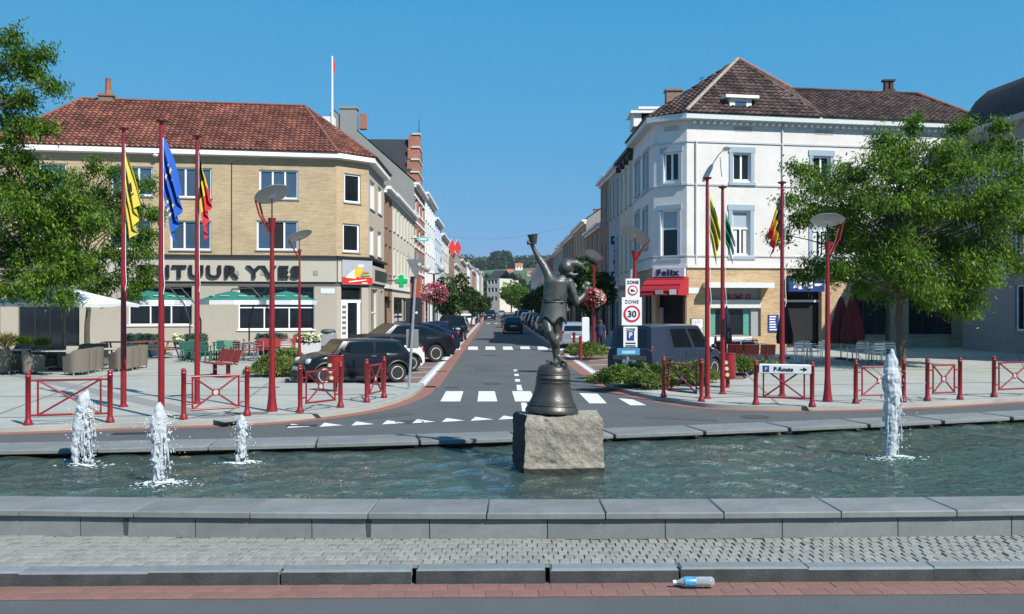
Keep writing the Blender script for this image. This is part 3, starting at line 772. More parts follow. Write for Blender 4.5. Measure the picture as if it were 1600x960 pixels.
# shop zone: taupe piers, fascia, canopy edge
shop = [f1.rect(200, 300, 447, 508), f1.rect(372, 491, 447, 515), f1.rect(28, 124, 452, 527)]
shop = [(a, b, max(c, .95) if i < 2 else .35, d) for i, (a, b, c, d) in enumerate(shop)]
mb = MB(); wall_with_holes(mb, f1, 0, f1.len, 0, 3.42, shop, .25)
door_h = (f2.uz(533, 500)[0], f2.uz(565, 500)[0], 0.05, 3.40)
wall_with_holes(mb, f2, 0, f2.len, 0, 3.42, [door_h], .25)
sg = (g_h[0][0], g_h[0][1], .9, 3.35); sd = (f3.len - 1.5, f3.len - .55, .1, 3.3)
wall_with_holes(mb, f3, 0, f3.len, 0, 3.42, [sg, sd], .2)
wbuild(mb, 'shop_wall', TAUPE, LB)
mb = MB(); f1.fb(mb, 0, f1.len, -.3, .002, 3.42, 3.66); f2.fb(mb, 0, f2.len, -.3, .002, 3.42, 3.66); f3.fb(mb, 0, f3.len, -.3, .002, 3.42, 3.66); wbuild(mb, 'dark_soffit', mat('soffit_grey', (.10, .10, .09), .8), LB)
mb = MB(); f1.fb(mb, 0, f1.len, -.2, .10, 3.66, ZB - .02); f2.fb(mb, 0.02, f2.len, -.2, .095, 3.66, ZB - .02); f3.fb(mb, .05, f3.len, -.2, .10, 3.66, ZB - .3); wbuild(mb, 'fascia', TAUPE_L, LB)
mb = MB(); f1.fb(mb, 0, f1.len + .05, -.15, .24, ZB - .02, ZB + .09); f2.fb(mb, -.05, f2.len + .05, -.15, .245, ZB - .021, ZB + .088); f3.fb(mb, 0, f3.len, -.15, .24, ZB - .022, ZB + .086); wbuild(mb, 'canopy_edge', DARK, LB)
for i, h in enumerate(shop):
    window(LB, f1, h, 3 if i == 1 else (4 if i == 2 else 3), .06, mframe=UPVC if i < 2 else DARK, rec=.2, sill=i < 2, rows=.5 if i < 2 else None, msill=UPVC)
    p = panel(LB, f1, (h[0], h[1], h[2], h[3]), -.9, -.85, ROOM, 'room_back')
window(LB, f3, sg, 1, .07, rec=.15, rows=.45)
d = panel(LB, f3, sd, -.2, -.12, mat('oxblood_door', (.07, .012, .014), .4), 'side_door')
# glazed white shop door with price list
uw = door_h[1] - door_h[0]
dm = MB(); z1 = 2.72
f2.fb(dm, door_h[0], door_h[1], -.2, -.08, z1 - .16, z1); f2.fb(dm, door_h[0], door_h[0] + uw * .36, -.2, -.09, .05, z1 - .16)
f2.fb(dm, door_h[1] - uw * .17, door_h[1] - .02, -.2, -.09, .05, z1 - .16)
f2.fb(dm, door_h[0] + uw * .36, door_h[1] - uw * .17, -.2, -.10, .05, .35)
dd = wbuild(dm, 'shop_door', UPVC, LB)
MB().add([f2.P(door_h[0] + uw * .36, -.15, .35), f2.P(door_h[1] - uw * .17, -.15, .35), f2.P(door_h[1] - uw * .17, -.15, z1 - .16), f2.P(door_h[0] + uw * .36, -.15, z1 - .16)], [(0, 1, 2, 3)]).build('door_glass', GLASS, dd)
mb = MB()
for k in range(6): f2.fb(mb, door_h[0] + .12, door_h[0] + uw * .36 - .1, -.09, -.082, 2.25 - k * .28, 2.42 - k * .28)
mb.build('price_list', mat('price_list_grey', (.16, .13, .14), .8, .5, 40), dd)
panel(LB, f2, (door_h[0], door_h[1], z1, 3.4), -.2, -.17, GLASS, 'transom_pane')
# pier stone signs
panel(LB, f1, f1.rect(501, 523, 451, 459), .002, .02, mat('street_plate', (.62, .72, .72), .4), 'street_plate')
# FRITUUR YVES in raised black letters
LET = mat('black_letter', (.012, .012, .013), .45, .1, 5)
ua, za = f1.uz(214, 433); ub, _ = f1.uz(470, 433); zt = f1.uz(345, 414)[1]
size = (zt - za) / .75
tm = text_mesh('FRITUUR YVES', size, .06, LET, bold=.022, spacing=1.15)
w_ = max(v.co.x for v in tm.vertices)
wput('lettering', tm, LB, f1.M(ua, .17, za) @ Matrix.Rotation(R(90), 4, 'X') @ Matrix.Diagonal((((ub - ua) / w_), 1, 1, 1)))
for px_ in (412, 371, 494): h = f1.rect(px_ - 4, px_ + 3, 423, 430); panel(LB, f1, h, .10, .13, mat('fascia_vent', (.30, .28, .24), .8), 'fascia_vent')
# picture sign on the chamfer: grey board, paper cone with fries, red band
h = f2.rect(532, 579, 407, 445); sb = panel(LB, f2, h, .10, .16, mat('sign_grey', (.36, .38, .42), .5, .05), 'picture_sign')
U = lambda t: h[0] + (h[1] - h[0]) * t; Z = lambda t: h[2] + (h[3] - h[2]) * t
def flat(par, fr, pts, out, m, nm): return MB().poly([fr.P(U(a), out, Z(b)) for a, b in pts], fr.n * .012).build(nm, m, par)
flat(sb, f2, [(.0, .02), (1, .02), (1, .30), (0, .30)], .162, mat('sign_red', (.62, .03, .02), .4, .05), 'red_band')
flat(sb, f2, [(.1, .27), (.42, .24), (.55, .42), (.42, .62), (.3, .52)], .176, WHITE, 'paper_cone')
YEL = mat('fries_yellow', (.75, .45, .03), .5, .3, 12)
flat(sb, f2, [(.42, .3), (.5, .3), (.62, .45), (.66, .75), (.56, .78), (.44, .7), (.38, .5)], .190, YEL, 'fries')
flat(sb, f2, [(.5, .72), (.7, .72), (.68, .82), (.52, .82)], .192, WHITE, 'fries_tip')
flat(sb, f2, [(.62, .34), (.92, .36), (.9, .42), (.62, .44)], .194, mat('sign_green', (.2, .42, .06), .5), 'green_flash')
flat(sb, f2, [(.66, .46), (.88, .5), (.86, .56), (.66, .54)], .196, mat('sign_orange', (.8, .2, .03), .5), 'orange_flash')
flat(sb, f2, [(.2, .08), (.78, .18), (.8, .22), (.22, .13)], .178, WHITE, 'white_stroke')
flat(sb, f2, [(.64, .045), (.82, .045), (.82, .085), (.64, .085)], .179, WHITE, 'white_caption')
h3 = (f3.uz(583, 430)[0], f3.uz(601, 430)[0], 3.85, 4.45); panel(LB, f3, h3, .10, .14, mat('dark_green_board', (.03, .035, .03), .6, .3, 6), 'side_sign')
# roof
ov = .38
R0 = Vector((-23.9, 49.25, 13.85)); R1 = Vector((-11.95, 51.1, 13.85)); R2 = Vector((-12.3, 56.5, 13.85))
e = lambda p, dx, dy: Vector((p[0] + dx, p[1] + dy, EV + .02))
E0 = e(P0, -.3, -ov); E1 = e(P1, .12, -ov); E2 = e(P2, ov, -.12); E3 = e(P3, ov, .3); E4 = e(P4, -.3, .3); E5 = e(P5, 0, .3)
tile_roof(LB, 'roof', [E0, E1, R1, R0], .27, .31, T_RED, UNDER)
tile_roof(LB, 'roof_hip', [E1, E2, R1, R1], .27, .31, T_RED, UNDER)
tile_roof(LB, 'roof_side', [E2, E3, R2, R1], .27, .31, T_RED, UNDER)
mb = MB(); mb.add([E4, E0, R0], [(0, 1, 2)]); mb.add([E5, E4, R0, R1], [(0, 1, 2, 3)]); mb.add([E3, E5, R2], [(0, 1, 2)]); wbuild(mb, 'roof_rear', RIDGE, LB)
mb = MB()
for a, b in ((R0, R1), (R1, E1), (R1, E2), (R0, E0), (R1, R2)):
    up = Vector((0, 0, .07)); mb.tube([a + up, a.lerp(b, .5) + up, b + up], .085, 6)
wbuild(mb, 'ridge_caps', mat('ridge_cap_brown', (.19, .075, .05), .85, .3, 3), LB)
gutter(LB, [P0, P1, P2, P3], EV + .10, WHITE, .38, .40)
chimney(LB, Vector((-22.6, 49.4, 13.6)), .75, .45, .45, BBRICK, 0, .16)
MB().at((-22.55, 49.4, 14.15)).lathe([(.2, 0), (.17, .9), (.19, .95)], 8)
mb = MB(); mb.at((-22.5, 49.4, 14.1)).lathe([(.20, 0), (.155, .88), (.18, .95)], 8); wbuild(mb, 'chimney_pot', RIDGE, LB)
mb = MB(); mb.at(f1.P(f1.uz(245, 247)[0], .25, EV - .35)).ball((0, 0, 0), (.16, .12, .1)); wbuild(mb, 'security_lamp', WHITE, LB)
# neighbour at the far left, mostly behind the tree
NB = thing('side_building', 'pale rendered low building at the far left behind the plane of trees', 'building', (-31, 44, PZ))
fn = Frame((-38, 42.3), (-25.7, 44.33)); hh = [(1.5 + k * 3, 3.2 + k * 3, 4.9, 6.6) for k in range(4)] + [(8.3, 11.5, .6, 2.9), (3, 6.5, .6, 2.9)]
mb = MB(); wall_with_holes(mb, fn, 0, fn.len, 0, 8.9, hh); wbuild(mb, 'wall', RENDER['pale'], NB)
for h in hh: window(NB, fn, h, 2, .07)
mb = MB(); mb.add([fn.P(0, .3, 8.9), fn.P(fn.len, .3, 8.9), fn.P(fn.len, -5, 12), fn.P(0, -5, 12)], [(0, 1, 2, 3)]); wbuild(mb, 'roof', T_RED, NB)
NB['label'] = 'pale rendered building at the left edge, half hidden by the trees'

# ------------------------------------------------------------------ white corner building on the right
Q0 = (7.70, 48.15); Q1 = (9.27, 47.0); Q2 = (26.6, 49.95); QS = tuple(street(8.62, 55.4))[:2]; QB = (27, 58.5)
RB = thing('white_corner_building', 'white three storey corner building with dark tiled roof and brick ground floor', 'building', (16, 51, PZ))
g1 = Frame(Q1, Q2); g2 = Frame(Q0, Q1); g3 = Frame(QS, Q0)
EVR = 12.35; ZG = 4.42
SURR = mat('blue_grey_surround', (.30, .38, .44), .7, .06, 5); RW = mat('white_masonry_paint', (.72, .70, .665), .85, .04, 3, dirt=.17, dscale=.8)
wins = [(1145, 1173, 239, 283), (1144, 1172, 329, 399), (1270, 1297, 244, 287), (1269, 1296, 333, 402), (1389, 1415, 249, 291), (1388, 1414, 337, 404), (1492, 1517, 253, 294), (1491, 1516, 340, 406)]
hs = [g1.rect(*w) for w in wins]
mb = MB(); wall_with_holes(mb, g1, 0, g1.len, ZG, EVR, hs, .2)
ch = [g2.rect(1037, 1061, 238, 284), g2.rect(1032.5, 1059.5, 328, 402)]
wall_with_holes(mb, g2, 0, g2.len, ZG, EVR, ch, .2)
sh = [g3.rect(993.5, 999.5, 253, 302), g3.rect(1006, 1013, 240, 295), g3.rect(993, 999, 335, 392), g3.rect(1005.5, 1012, 329, 385)]
wall_with_holes(mb, g3, 0, g3.len, ZG, EVR, sh, .2)
wbuild(mb, 'wall', RW, RB)
BL = mat('roller_blind_grey', (.33, .40, .45), .7, .05)
def surround(par, fr, h, t=.2):
    mb = MB(); u0, u1, z0, z1 = h
    fr.fb(mb, u0 - t, u0, -.02, .05, z0 - .1, z1); fr.fb(mb, u1, u1 + t, -.02, .05, z0 - .1, z1); fr.fb(mb, u0 - t - .05, u1 + t + .05, -.02, .06, z1 + .001, z1 + t + .1); fr.fb(mb, u0 - t - .06, u1 + t + .06, -.02, .10, z0 - .24, z0 - .101)
    return wbuild(mb, 'window_surround', SURR, par)
for i, h in enumerate(hs):
    lo = i % 2 == 1; surround(RB, g1, h)
    window(RB, g1, h, 2, .10, rec=.13, sill=False, rows=.60 if lo else None, mglass=[GLASS, GLASS, BL] if lo else GLASS)
    if lo:
        a, b, c, d = h; mb = MB()
        for u0, u1 in ((a + .14, a + .34), (b - .34, b - .14)): g1.fb(mb, u0, u1, -.165, -.157, c + .12, c + (d - c) * .56)
        wbuild(mb, 'net_curtain', CURT, RB)
for i, h in enumerate(ch):
    surround(RB, g2, h, .16); window(RB, g2, h, 2 if i == 0 else 1, .10, rec=.13, sill=False, rows=.60 if i else None, mglass=[GLASS, BL] if i else GLASS)
for i, h in enumerate(sh): surround(RB, g3, h, .12); window(RB, g3, h, 1, .08, rec=.13, sill=False, mglass=GLASSB)
# string courses, frieze recesses, pipe
mb = MB()
for fr, x0, x1 in ((g1, 0, g1.len), (g2, 0, g2.len), (g3, 0, g3.len)):
    for z_ in (EVR - 1.22, 8.85): fr.fb(mb, x0, x1, -.01, .05, z_ - .045, z_ + .045)
    fr.fb(mb, x0, x1, -.01, .06, 5.02, 5.10)
wbuild(mb, 'string_course', mat('grey_string_course', (.50, .50, .51), .8), RB)
mb = MB()
for x0, x1, y0, y1 in ((1147, 1175, 198, 206), (1273, 1301, 203.5, 211), (1349, 1376, 206.5, 213.5), (1430, 1456, 210, 217)): h = g1.rect(x0, x1, y0, y1); g1.fb(mb, h[0], h[1], -.01, .012, h[2], h[3])
h = g2.rect(1038, 1061, 197, 205); g2.fb(mb, h[0], h[1], -.01, .012, h[2], h[3])
wbuild(mb, 'frieze_panel', mat('frieze_taupe', (.43, .41, .39), .85), RB)
mb = MB(); mb.tube([g1.P(.5, .06, ZG + .2), g1.P(.5, .06, EVR - 1.2)], .05, 6); wbuild(mb, 'downpipe', mat('pipe_grey', (.62, .61, .60), .6), RB)
u_ = g1.uz(1222, 300)[0]; mb = MB(); mb.tube([g1.P(u_, .05, ZG + .2), g1.P(u_, .05, EVR - .2)], .04, 6); wbuild(mb, 'downpipe', mat('pipe_grey', (.62, .61, .60)), RB)
mb = MB()
for fr in (g1, g2, g3): fr.fb(mb, -.0, fr.len, -.05, .10, ZG, ZG + .16); fr.fb(mb, 0, fr.len, -.05, .05, ZG + .16, ZG + .52)
wbuild(mb, 'cornice_band', RW, RB)
mb = MB()
for k in range(46): g1.fb(mb, .3 + k * .37, .42 + k * .37, 0, .26, EVR - .28, EVR - .14)
wbuild(mb, 'eaves_dentils', WHITE, RB)
gutter(RB, [QS, Q0, Q1, Q2], EVR + .22, mat('pale_green_gutter', (.56, .61, .60), .6, .06), .42, .34)
# wall flood lamp on an arm with its cable
u_, z_ = g1.uz(1120, 245); mb = MB(); mb.tube([g1.P(u_ + .1, 0, z_ + .1), g1.P(u_ + .12, .6, z_ + .25)], .03, 6); mb.at(g1.P(u_ + .13, .95, z_ + .26), g1.d.angle(Vector((1, 0, 0)))).ball((0, 0, 0), (.16, .42, .12)); wl = wbuild(mb, 'flood_lamp', mat('lamp_housing_grey', (.45, .46, .47), .5), RB)
mb = MB(); mb.tube([g1.P(u_ + .2, .02, z_), g1.P(u_ + .25, .03, z_ - .7), g1.P(u_ + .3, .02, z_ - 1.05)], .018, 5); wbuild(mb, 'cable', mat('pipe_grey', (.62, .61, .60)), RB)
# ground floor in tan brick
sw = g1.rect(1110, 1189, 452, 541); sw = (sw[0], sw[1], .75, 3.42); dr = (g1.uz(1229, 500)[0], g1.uz(1284, 500)[0], .12, 3.55); s2 = (g1.uz(1330, 500)[0], g1.uz(1392, 500)[0], .8, 3.2); s3 = (g1.uz(1420, 500)[0], g1.uz(1490, 500)[0], .8, 3.2)
mb = MB(); wall_with_holes(mb, g1, 0, g1.len, 0, ZG, [sw, dr, s2, s3], .35)
fd = (.12, g2.len - .1, .12, 3.05); wall_with_holes(mb, g2, 0, g2.len, 0, ZG, [fd], .5); wall_with_holes(mb, g3, 0, g3.len, 0, ZG, [(1, 3, .8, 3.2), (4.2, 6.6, .8, 3.2)], .2)
wbuild(mb, 'brick_ground_floor', YBRICK2, RB, uv=True)
for h in ((1, 3, .8, 3.2), (4.2, 6.6, .8, 3.2)): window(RB, g3, h, 2, .08, mframe=DARK)
for h in (s2, s3): window(RB, g1, h, 3, .08, mframe=DARK, rec=.2)
# shop front with grey surround, shutter box and white apron
mb = MB(); a, b, c, d = sw
GREYP = mat('shopfront_grey', (.30, .31, .33), .7, .05)
panel(RB, g1, (a, b, 2.75, d), -.33, -.2, GREYP, 'shopfront_head'); panel(RB, g1, (a, b, 2.28, 2.72), -.3, .02, mat('shutter_box', (.60, .61, .60), .5), 'shutter_box')
panel(RB, g1, (a - .1, b - .55, .12, .74), -.1, .05, WHITE, 'white_apron'); panel(RB, g1, (b - .5, b, c, 2.7), -.33, -.15, GREYP, 'shopfront_jamb')
window(RB, g1, (a, b - .5, .78, 2.28), 1, .05, mframe=GREYP, rec=.25, sill=False)
TEAL = mat('teal_curtain', (.10, .34, .30), .9, .2, 14)
for u0, u1 in ((a + .06, a + .38), (b - .9, b - .58)):
    mb = MB(); n = 9; mb.grid([[g1.P(u0 + (u1 - u0) * k / n, -.27 + (.02 if k % 2 else 0), z_) for k in range(n + 1)] for z_ in (.85, 2.25)]); wbuild(mb, 'curtain', TEAL, RB)
panel(RB, g1, (a - .42, b + .42, 3.35, 3.62), .0, .75, mat('canopy_white', (.66, .68, .68), .5), 'canopy')
u_, z_ = g1.uz(1131, 469); sign_text(RB, g1, u_, z_, 'PRIMUS', .48, mat('sign_crimson', (.33, .02, .03), .5), .015, -.19, bold=.005, spacing=1.05)
h = g1.rect(1079, 1099, 497, 524); pf = panel(RB, g1, h, .002, .05, ALU, 'poster_case'); q = MB(); g1.fb(q, h[0] + .06, h[1] - .06, .05, .056, h[2] + .06, h[3] - .06); q.build('poster', mat('poster_print', (.62, .60, .62), .6, .5, 5), pf)
h = g1.rect(1073, 1092, 450, 459); panel(RB, g1, h, .002, .03, mat('street_plate', (.62, .72, .72)), 'street_plate')
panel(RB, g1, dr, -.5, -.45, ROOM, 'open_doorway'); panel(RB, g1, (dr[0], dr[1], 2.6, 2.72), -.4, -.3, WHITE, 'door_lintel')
BLUE = mat('sign_blue', (.02, .05, .22), .4, .1); h = g1.rect(1229, 1284, 431, 456); bs = panel(RB, g1, h, .06, .3, BLUE, 'bar_sign')
for k, (t0, t1, b0, b1) in enumerate(((.12, .22, .2, .8), (.26, .36, .15, .7), (.42, .5, .3, .85), (.55, .66, .2, .6), (.72, .95, .35, .5))):
    q = MB(); g1.fb(q, h[0] + (h[1] - h[0]) * t0, h[0] + (h[1] - h[0]) * t1, .3, .31, h[2] + (h[3] - h[2]) * b0, h[2] + (h[3] - h[2]) * b1); q.build('white_mark', WHITE, bs)
h = g1.rect(1200, 1216, 492, 519); mbd = panel(RB, g1, h, .01, .05, BLUE, 'menu_board')
for k in range(6):
    q = MB(); w_ = (h[1] - h[0]); g1.fb(q, h[0] + .06, h[0] + w_ * (.55 + .3 * rnd.random()), .05, .054, h[3] - .14 - k * .14, h[3] - .07 - k * .14); q.build('menu_line', WHITE, mbd)
# corner cafe: name board, red awning, dark entrance
h = (0.04, g2.len - .04, 3.95, 4.40); fb_ = panel(RB, g2, h, .03, .22, mat('sign_board_white', (.62, .64, .70), .5), 'name_board')
tm = text_mesh('Felix', .42, .012, mat('blackletter_ink', (.02, .015, .05), .5), bold=.03, spacing=1.3); w_ = max(v.co.x for v in tm.vertices)
M_ = g2.M(.28, .235, 4.03) @ Matrix.Rotation(R(90), 4, 'X') @ Matrix.Diagonal(((g2.len - .6) / w_, 1, 1, 1)); wput('lettering', tm, fb_, M_)
AWN = mat('red_awning', (.36, .012, .025), .8, .1, 5); mb = MB()
zt, zb = 3.92, 2.95; pr_ = [(0.02, zt), (.55, zt - .12), (1.05, zt - .42), (1.25, zt - .75), (1.28, zb)]
mb.grid([[g2.P(-.15, o, z), g2.P(g2.len + .12, o, z)] for o, z in pr_], False)
for uu in (-.15, g2.len + .12): mb.add([g2.P(uu, o, z) for o, z in pr_] + [g2.P(uu, .02, zb)], [tuple(range(len(pr_) + 1))])
aw = wbuild(mb, 'awning', AWN, RB)
for k, (o, z) in enumerate(pr_[1:4]): q = MB(); q.tube([g2.P(-.16, o + .01, z + .01), g2.P(g2.len + .13, o + .01, z + .01)], .025, 5); q.build('awning_rib', AWN, aw)
q = MB(); g2.fb(q, .75, 1.2, 1.285, 1.295, 3.0, 3.22); q.build('awning_label', mat('faded_label', (.5, .36, .38), .7), aw); q = MB(); g2.fb(q, g2.len - .38, g2.len, 1.285, 1.30, 2.98, 3.25); q.build('awning_label', WHITE, aw)
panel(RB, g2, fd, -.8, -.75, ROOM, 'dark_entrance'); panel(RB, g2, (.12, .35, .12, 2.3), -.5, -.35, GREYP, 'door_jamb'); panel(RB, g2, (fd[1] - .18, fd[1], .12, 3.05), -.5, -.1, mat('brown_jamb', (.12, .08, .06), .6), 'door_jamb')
# rear walls
mb = MB()
for a, b in ((Q2, QB), (QB, (8, 58.5)), ((8, 58.5), QS)): fr = Frame(a, b); mb.add([fr.P(0, 0, 0), fr.P(fr.len, 0, 0), fr.P(fr.len, 0, EVR), fr.P(0, 0, EVR)], [(0, 1, 2, 3)])
wbuild(mb, 'rear_wall', RENDER['cement'], RB)
# roof with corner pyramid
zE = EVR + .22
A = Vector((13.15, 51.6, 16.7)); M0 = Vector((16.6, 52.6, 15.2)); M1 = Vector((24.6, 53.8, 15.2))
e = lambda p, dx, dy: Vector((p[0] + dx, p[1] + dy, zE))
S0 = e(Q0, -.4, -.1); S1 = e(Q1, -.1, -.42); S2 = e(Q2, .3, -.4); SS = e(QS, -.4, .3); SB = e(QB, .3, .3)
SM = S1.lerp(S2, .43)
tile_roof(RB, 'roof_hip', [S1, SM, A, A], .33, .33, T_DARK, UNDER); tile_roof(RB, 'roof_hip', [S0, S1, A, A], .33, .33, T_DARK, UNDER); tile_roof(RB, 'roof_hip', [SS, S0, A, A], .33, .33, T_DARK, UNDER)
tile_roof(RB, 'roof', [SM, S2, M1, M0], .33, .33, T_DARK, UNDER); tile_roof(RB, 'roof_hip', [SM, M0, A, A], .33, .33, T_DARK, UNDER); tile_roof(RB, 'roof_hip', [S2, SB, M1, M1], .33, .33, T_DARK, UNDER)
SB2 = Vector((8, 58.8, zE)); mb = MB(); mb.add([SB, SB2, A, M0, M1], [(0, 1, 2, 3, 4)]); mb.add([SB2, SS, A], [(0, 1, 2)]); wbuild(mb, 'roof_rear', UNDER, RB)
mb = MB()
for a, b in ((A, M0), (M1, S2)): mb.tube([a + Vector((0, 0, .1)), b + Vector((0, 0, .1))], .10, 6)
wbuild(mb, 'ridge_caps', RIDGE, RB); mb = MB(); mb.tube([M0 + Vector((0, 0, .08)), M1 + Vector((0, 0, .08))], .09, 6); wbuild(mb, 'ridge_caps', T_DARK, RB)
mb = MB(); mb.tube([A + Vector((0, 0, .08)), A.lerp(S1, .55) + Vector((0, 0, .1)), S1 + Vector((0, 0, .1))], .10, 6); wbuild(mb, 'hip_mortar', mat('hip_mortar', (.30, .25, .21), .9, .3, 4), RB)
# white dormer
u_, z_ = g1.uz(1158, 178); dz = 13.0; mb = MB(); P = g1.P
ub, ue = u_ - .62, u_ + .62
g1.fb(mb, ub, ue, -2.4, -.05, 12.62, 13.52); g1.fb(mb, ub - .3, ue + .35, -2.4, .15, 13.52, 13.68); dm_ = wbuild(mb, 'dormer', WHITE, RB)
q = MB(); g1.fb(q, ub + .3, ue - .3, -.06, -.04, 12.82, 13.36); q.build('dormer_pane', GLASSB, dm_)
# chimneys, flat dormers behind the side cornice, antenna, lightning rod
chimney(RB, at(1052, 168, 52.5) + Vector((0, 0, -.6)), .9, .7, 1.5, BBRICK, 0, 0)
mb = MB(); mb.at(at(1388, 146, 53.5) + Vector((0, 0, -.3))).b2(-.55, .55, -.3, .3, 0, .35); mb.b2(-.32, .32, -.25, .25, .35, .5); mb.b2(-.25, -.05, -.15, .15, .5, 1.0); mb.b2(.06, .26, -.15, .15, .5, 1.0); mb.b2(-.36, .36, -.22, .22, 1.001, 1.1); wbuild(mb, 'chimney', mat('sooty_brick', (.07, .045, .04), .9, .3, 4), RB)
for px_, py_, w_ in ((1030, 180, 1.1), (1010, 186, .8)):
    mb = MB(); p = at(px_, py_, 53); mb.at(p).b2(-w_, w_ * .9, -.3, 1.5, -.5, .25); mb.b2(-w_ - .2, w_, -.5, 1.6, .25, .4); wbuild(mb, 'flat_dormer', WHITE, RB)
mb = MB(); p = at(1095, 140, 52); mb.tube([p, p + Vector((.05, 0, .75))], .025, 5); mb.tube([p + Vector((-.1, 0, .6)), p + Vector((.2, 0, .72))], .02, 5); wbuild(mb, 'antenna', DARK, RB)

# ------------------------------------------------------------------ shaded building at the right edge with slate mansard
GB = thing('mansard_building', 'grey rendered building in shade with slate mansard roof at the right edge', 'building', (24, 42, PZ))
k1 = Frame((23.9, 47.0), (25.4, 31.0))
k1w = [(1.2 + i * 2.9, 2.4 + i * 2.9, z0, z0 + 2.2) for i in range(5) for z0 in (4.9, 8.2)] + [(4.2, 5.3, 1.2, 3.4), (9.4, 10.5, .9, 3.8), (12.6, 13.8, .9, 3.6)]
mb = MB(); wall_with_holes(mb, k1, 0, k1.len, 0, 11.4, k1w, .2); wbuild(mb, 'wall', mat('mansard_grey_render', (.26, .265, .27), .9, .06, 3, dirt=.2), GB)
for h in k1w: window(GB, k1, h, 2, .08, rec=.12)
mb = MB(); k2 = Frame((25.4, 31.0), (35, 32)); mb.add([k2.P(0, 0, 0), k2.P(k2.len, 0, 0), k2.P(k2.len, 0, 11.4), k2.P(0, 0, 11.4)], [(0, 1, 2, 3)]); mb.add([(23.9, 47, 0), (33, 48.5, 0), (33, 48.5, 11.4), (23.9, 47, 11.4)], [(0, 1, 2, 3)]); wbuild(mb, 'end_wall', RENDER['grey'], GB)
mb = MB(); g_ = [(.35, 11.4), (-.15, 12.2), (-.9, 13.3), (-1.6, 13.9), (-6, 15.4)]
mb.grid([[k1.P(-.3, o, z), k1.P(k1.len + .3, o, z)] for o, z in g_], False)
for uu in (-.3, k1.len + .3): mb.add([k1.P(uu, o, z) for o, z in g_] + [k1.P(uu, -6, 11.4)], [tuple(range(6))])
wbuild(mb, 'mansard_roof', SLATE, GB); mb = MB(); k1.fb(mb, -.2, k1.len + .2, 0, .45, 11.2, 11.5); k1.fb(mb, 0, k1.len, 0, .12, 4.3, 4.5); k1.fb(mb, 0, k1.len, 0, .1, 8.1, 8.25); wbuild(mb, 'cornice', RENDER['grey'], GB)
mb = MB(); k1.fb(mb, 8, 16.5, 0.02, 1.4, 0, 1.35); wbuild(mb, 'entrance_steps', mat('dark_stone', (.12, .115, .11), .85, .2, 5), GB)
mb = MB(); q = k1.P(9.2, .8, 1.35); 
for dx in (-.25, .25): mb.tube([q + Vector((dx, 0, 0)), q + Vector((dx, 0, .95))], .04, 6)
mb.tube([q + Vector((-.35, 0, .95)), q + Vector((.35, 0, .95))], .06, 6); wbuild(mb, 'step_railing', DARK, GB)

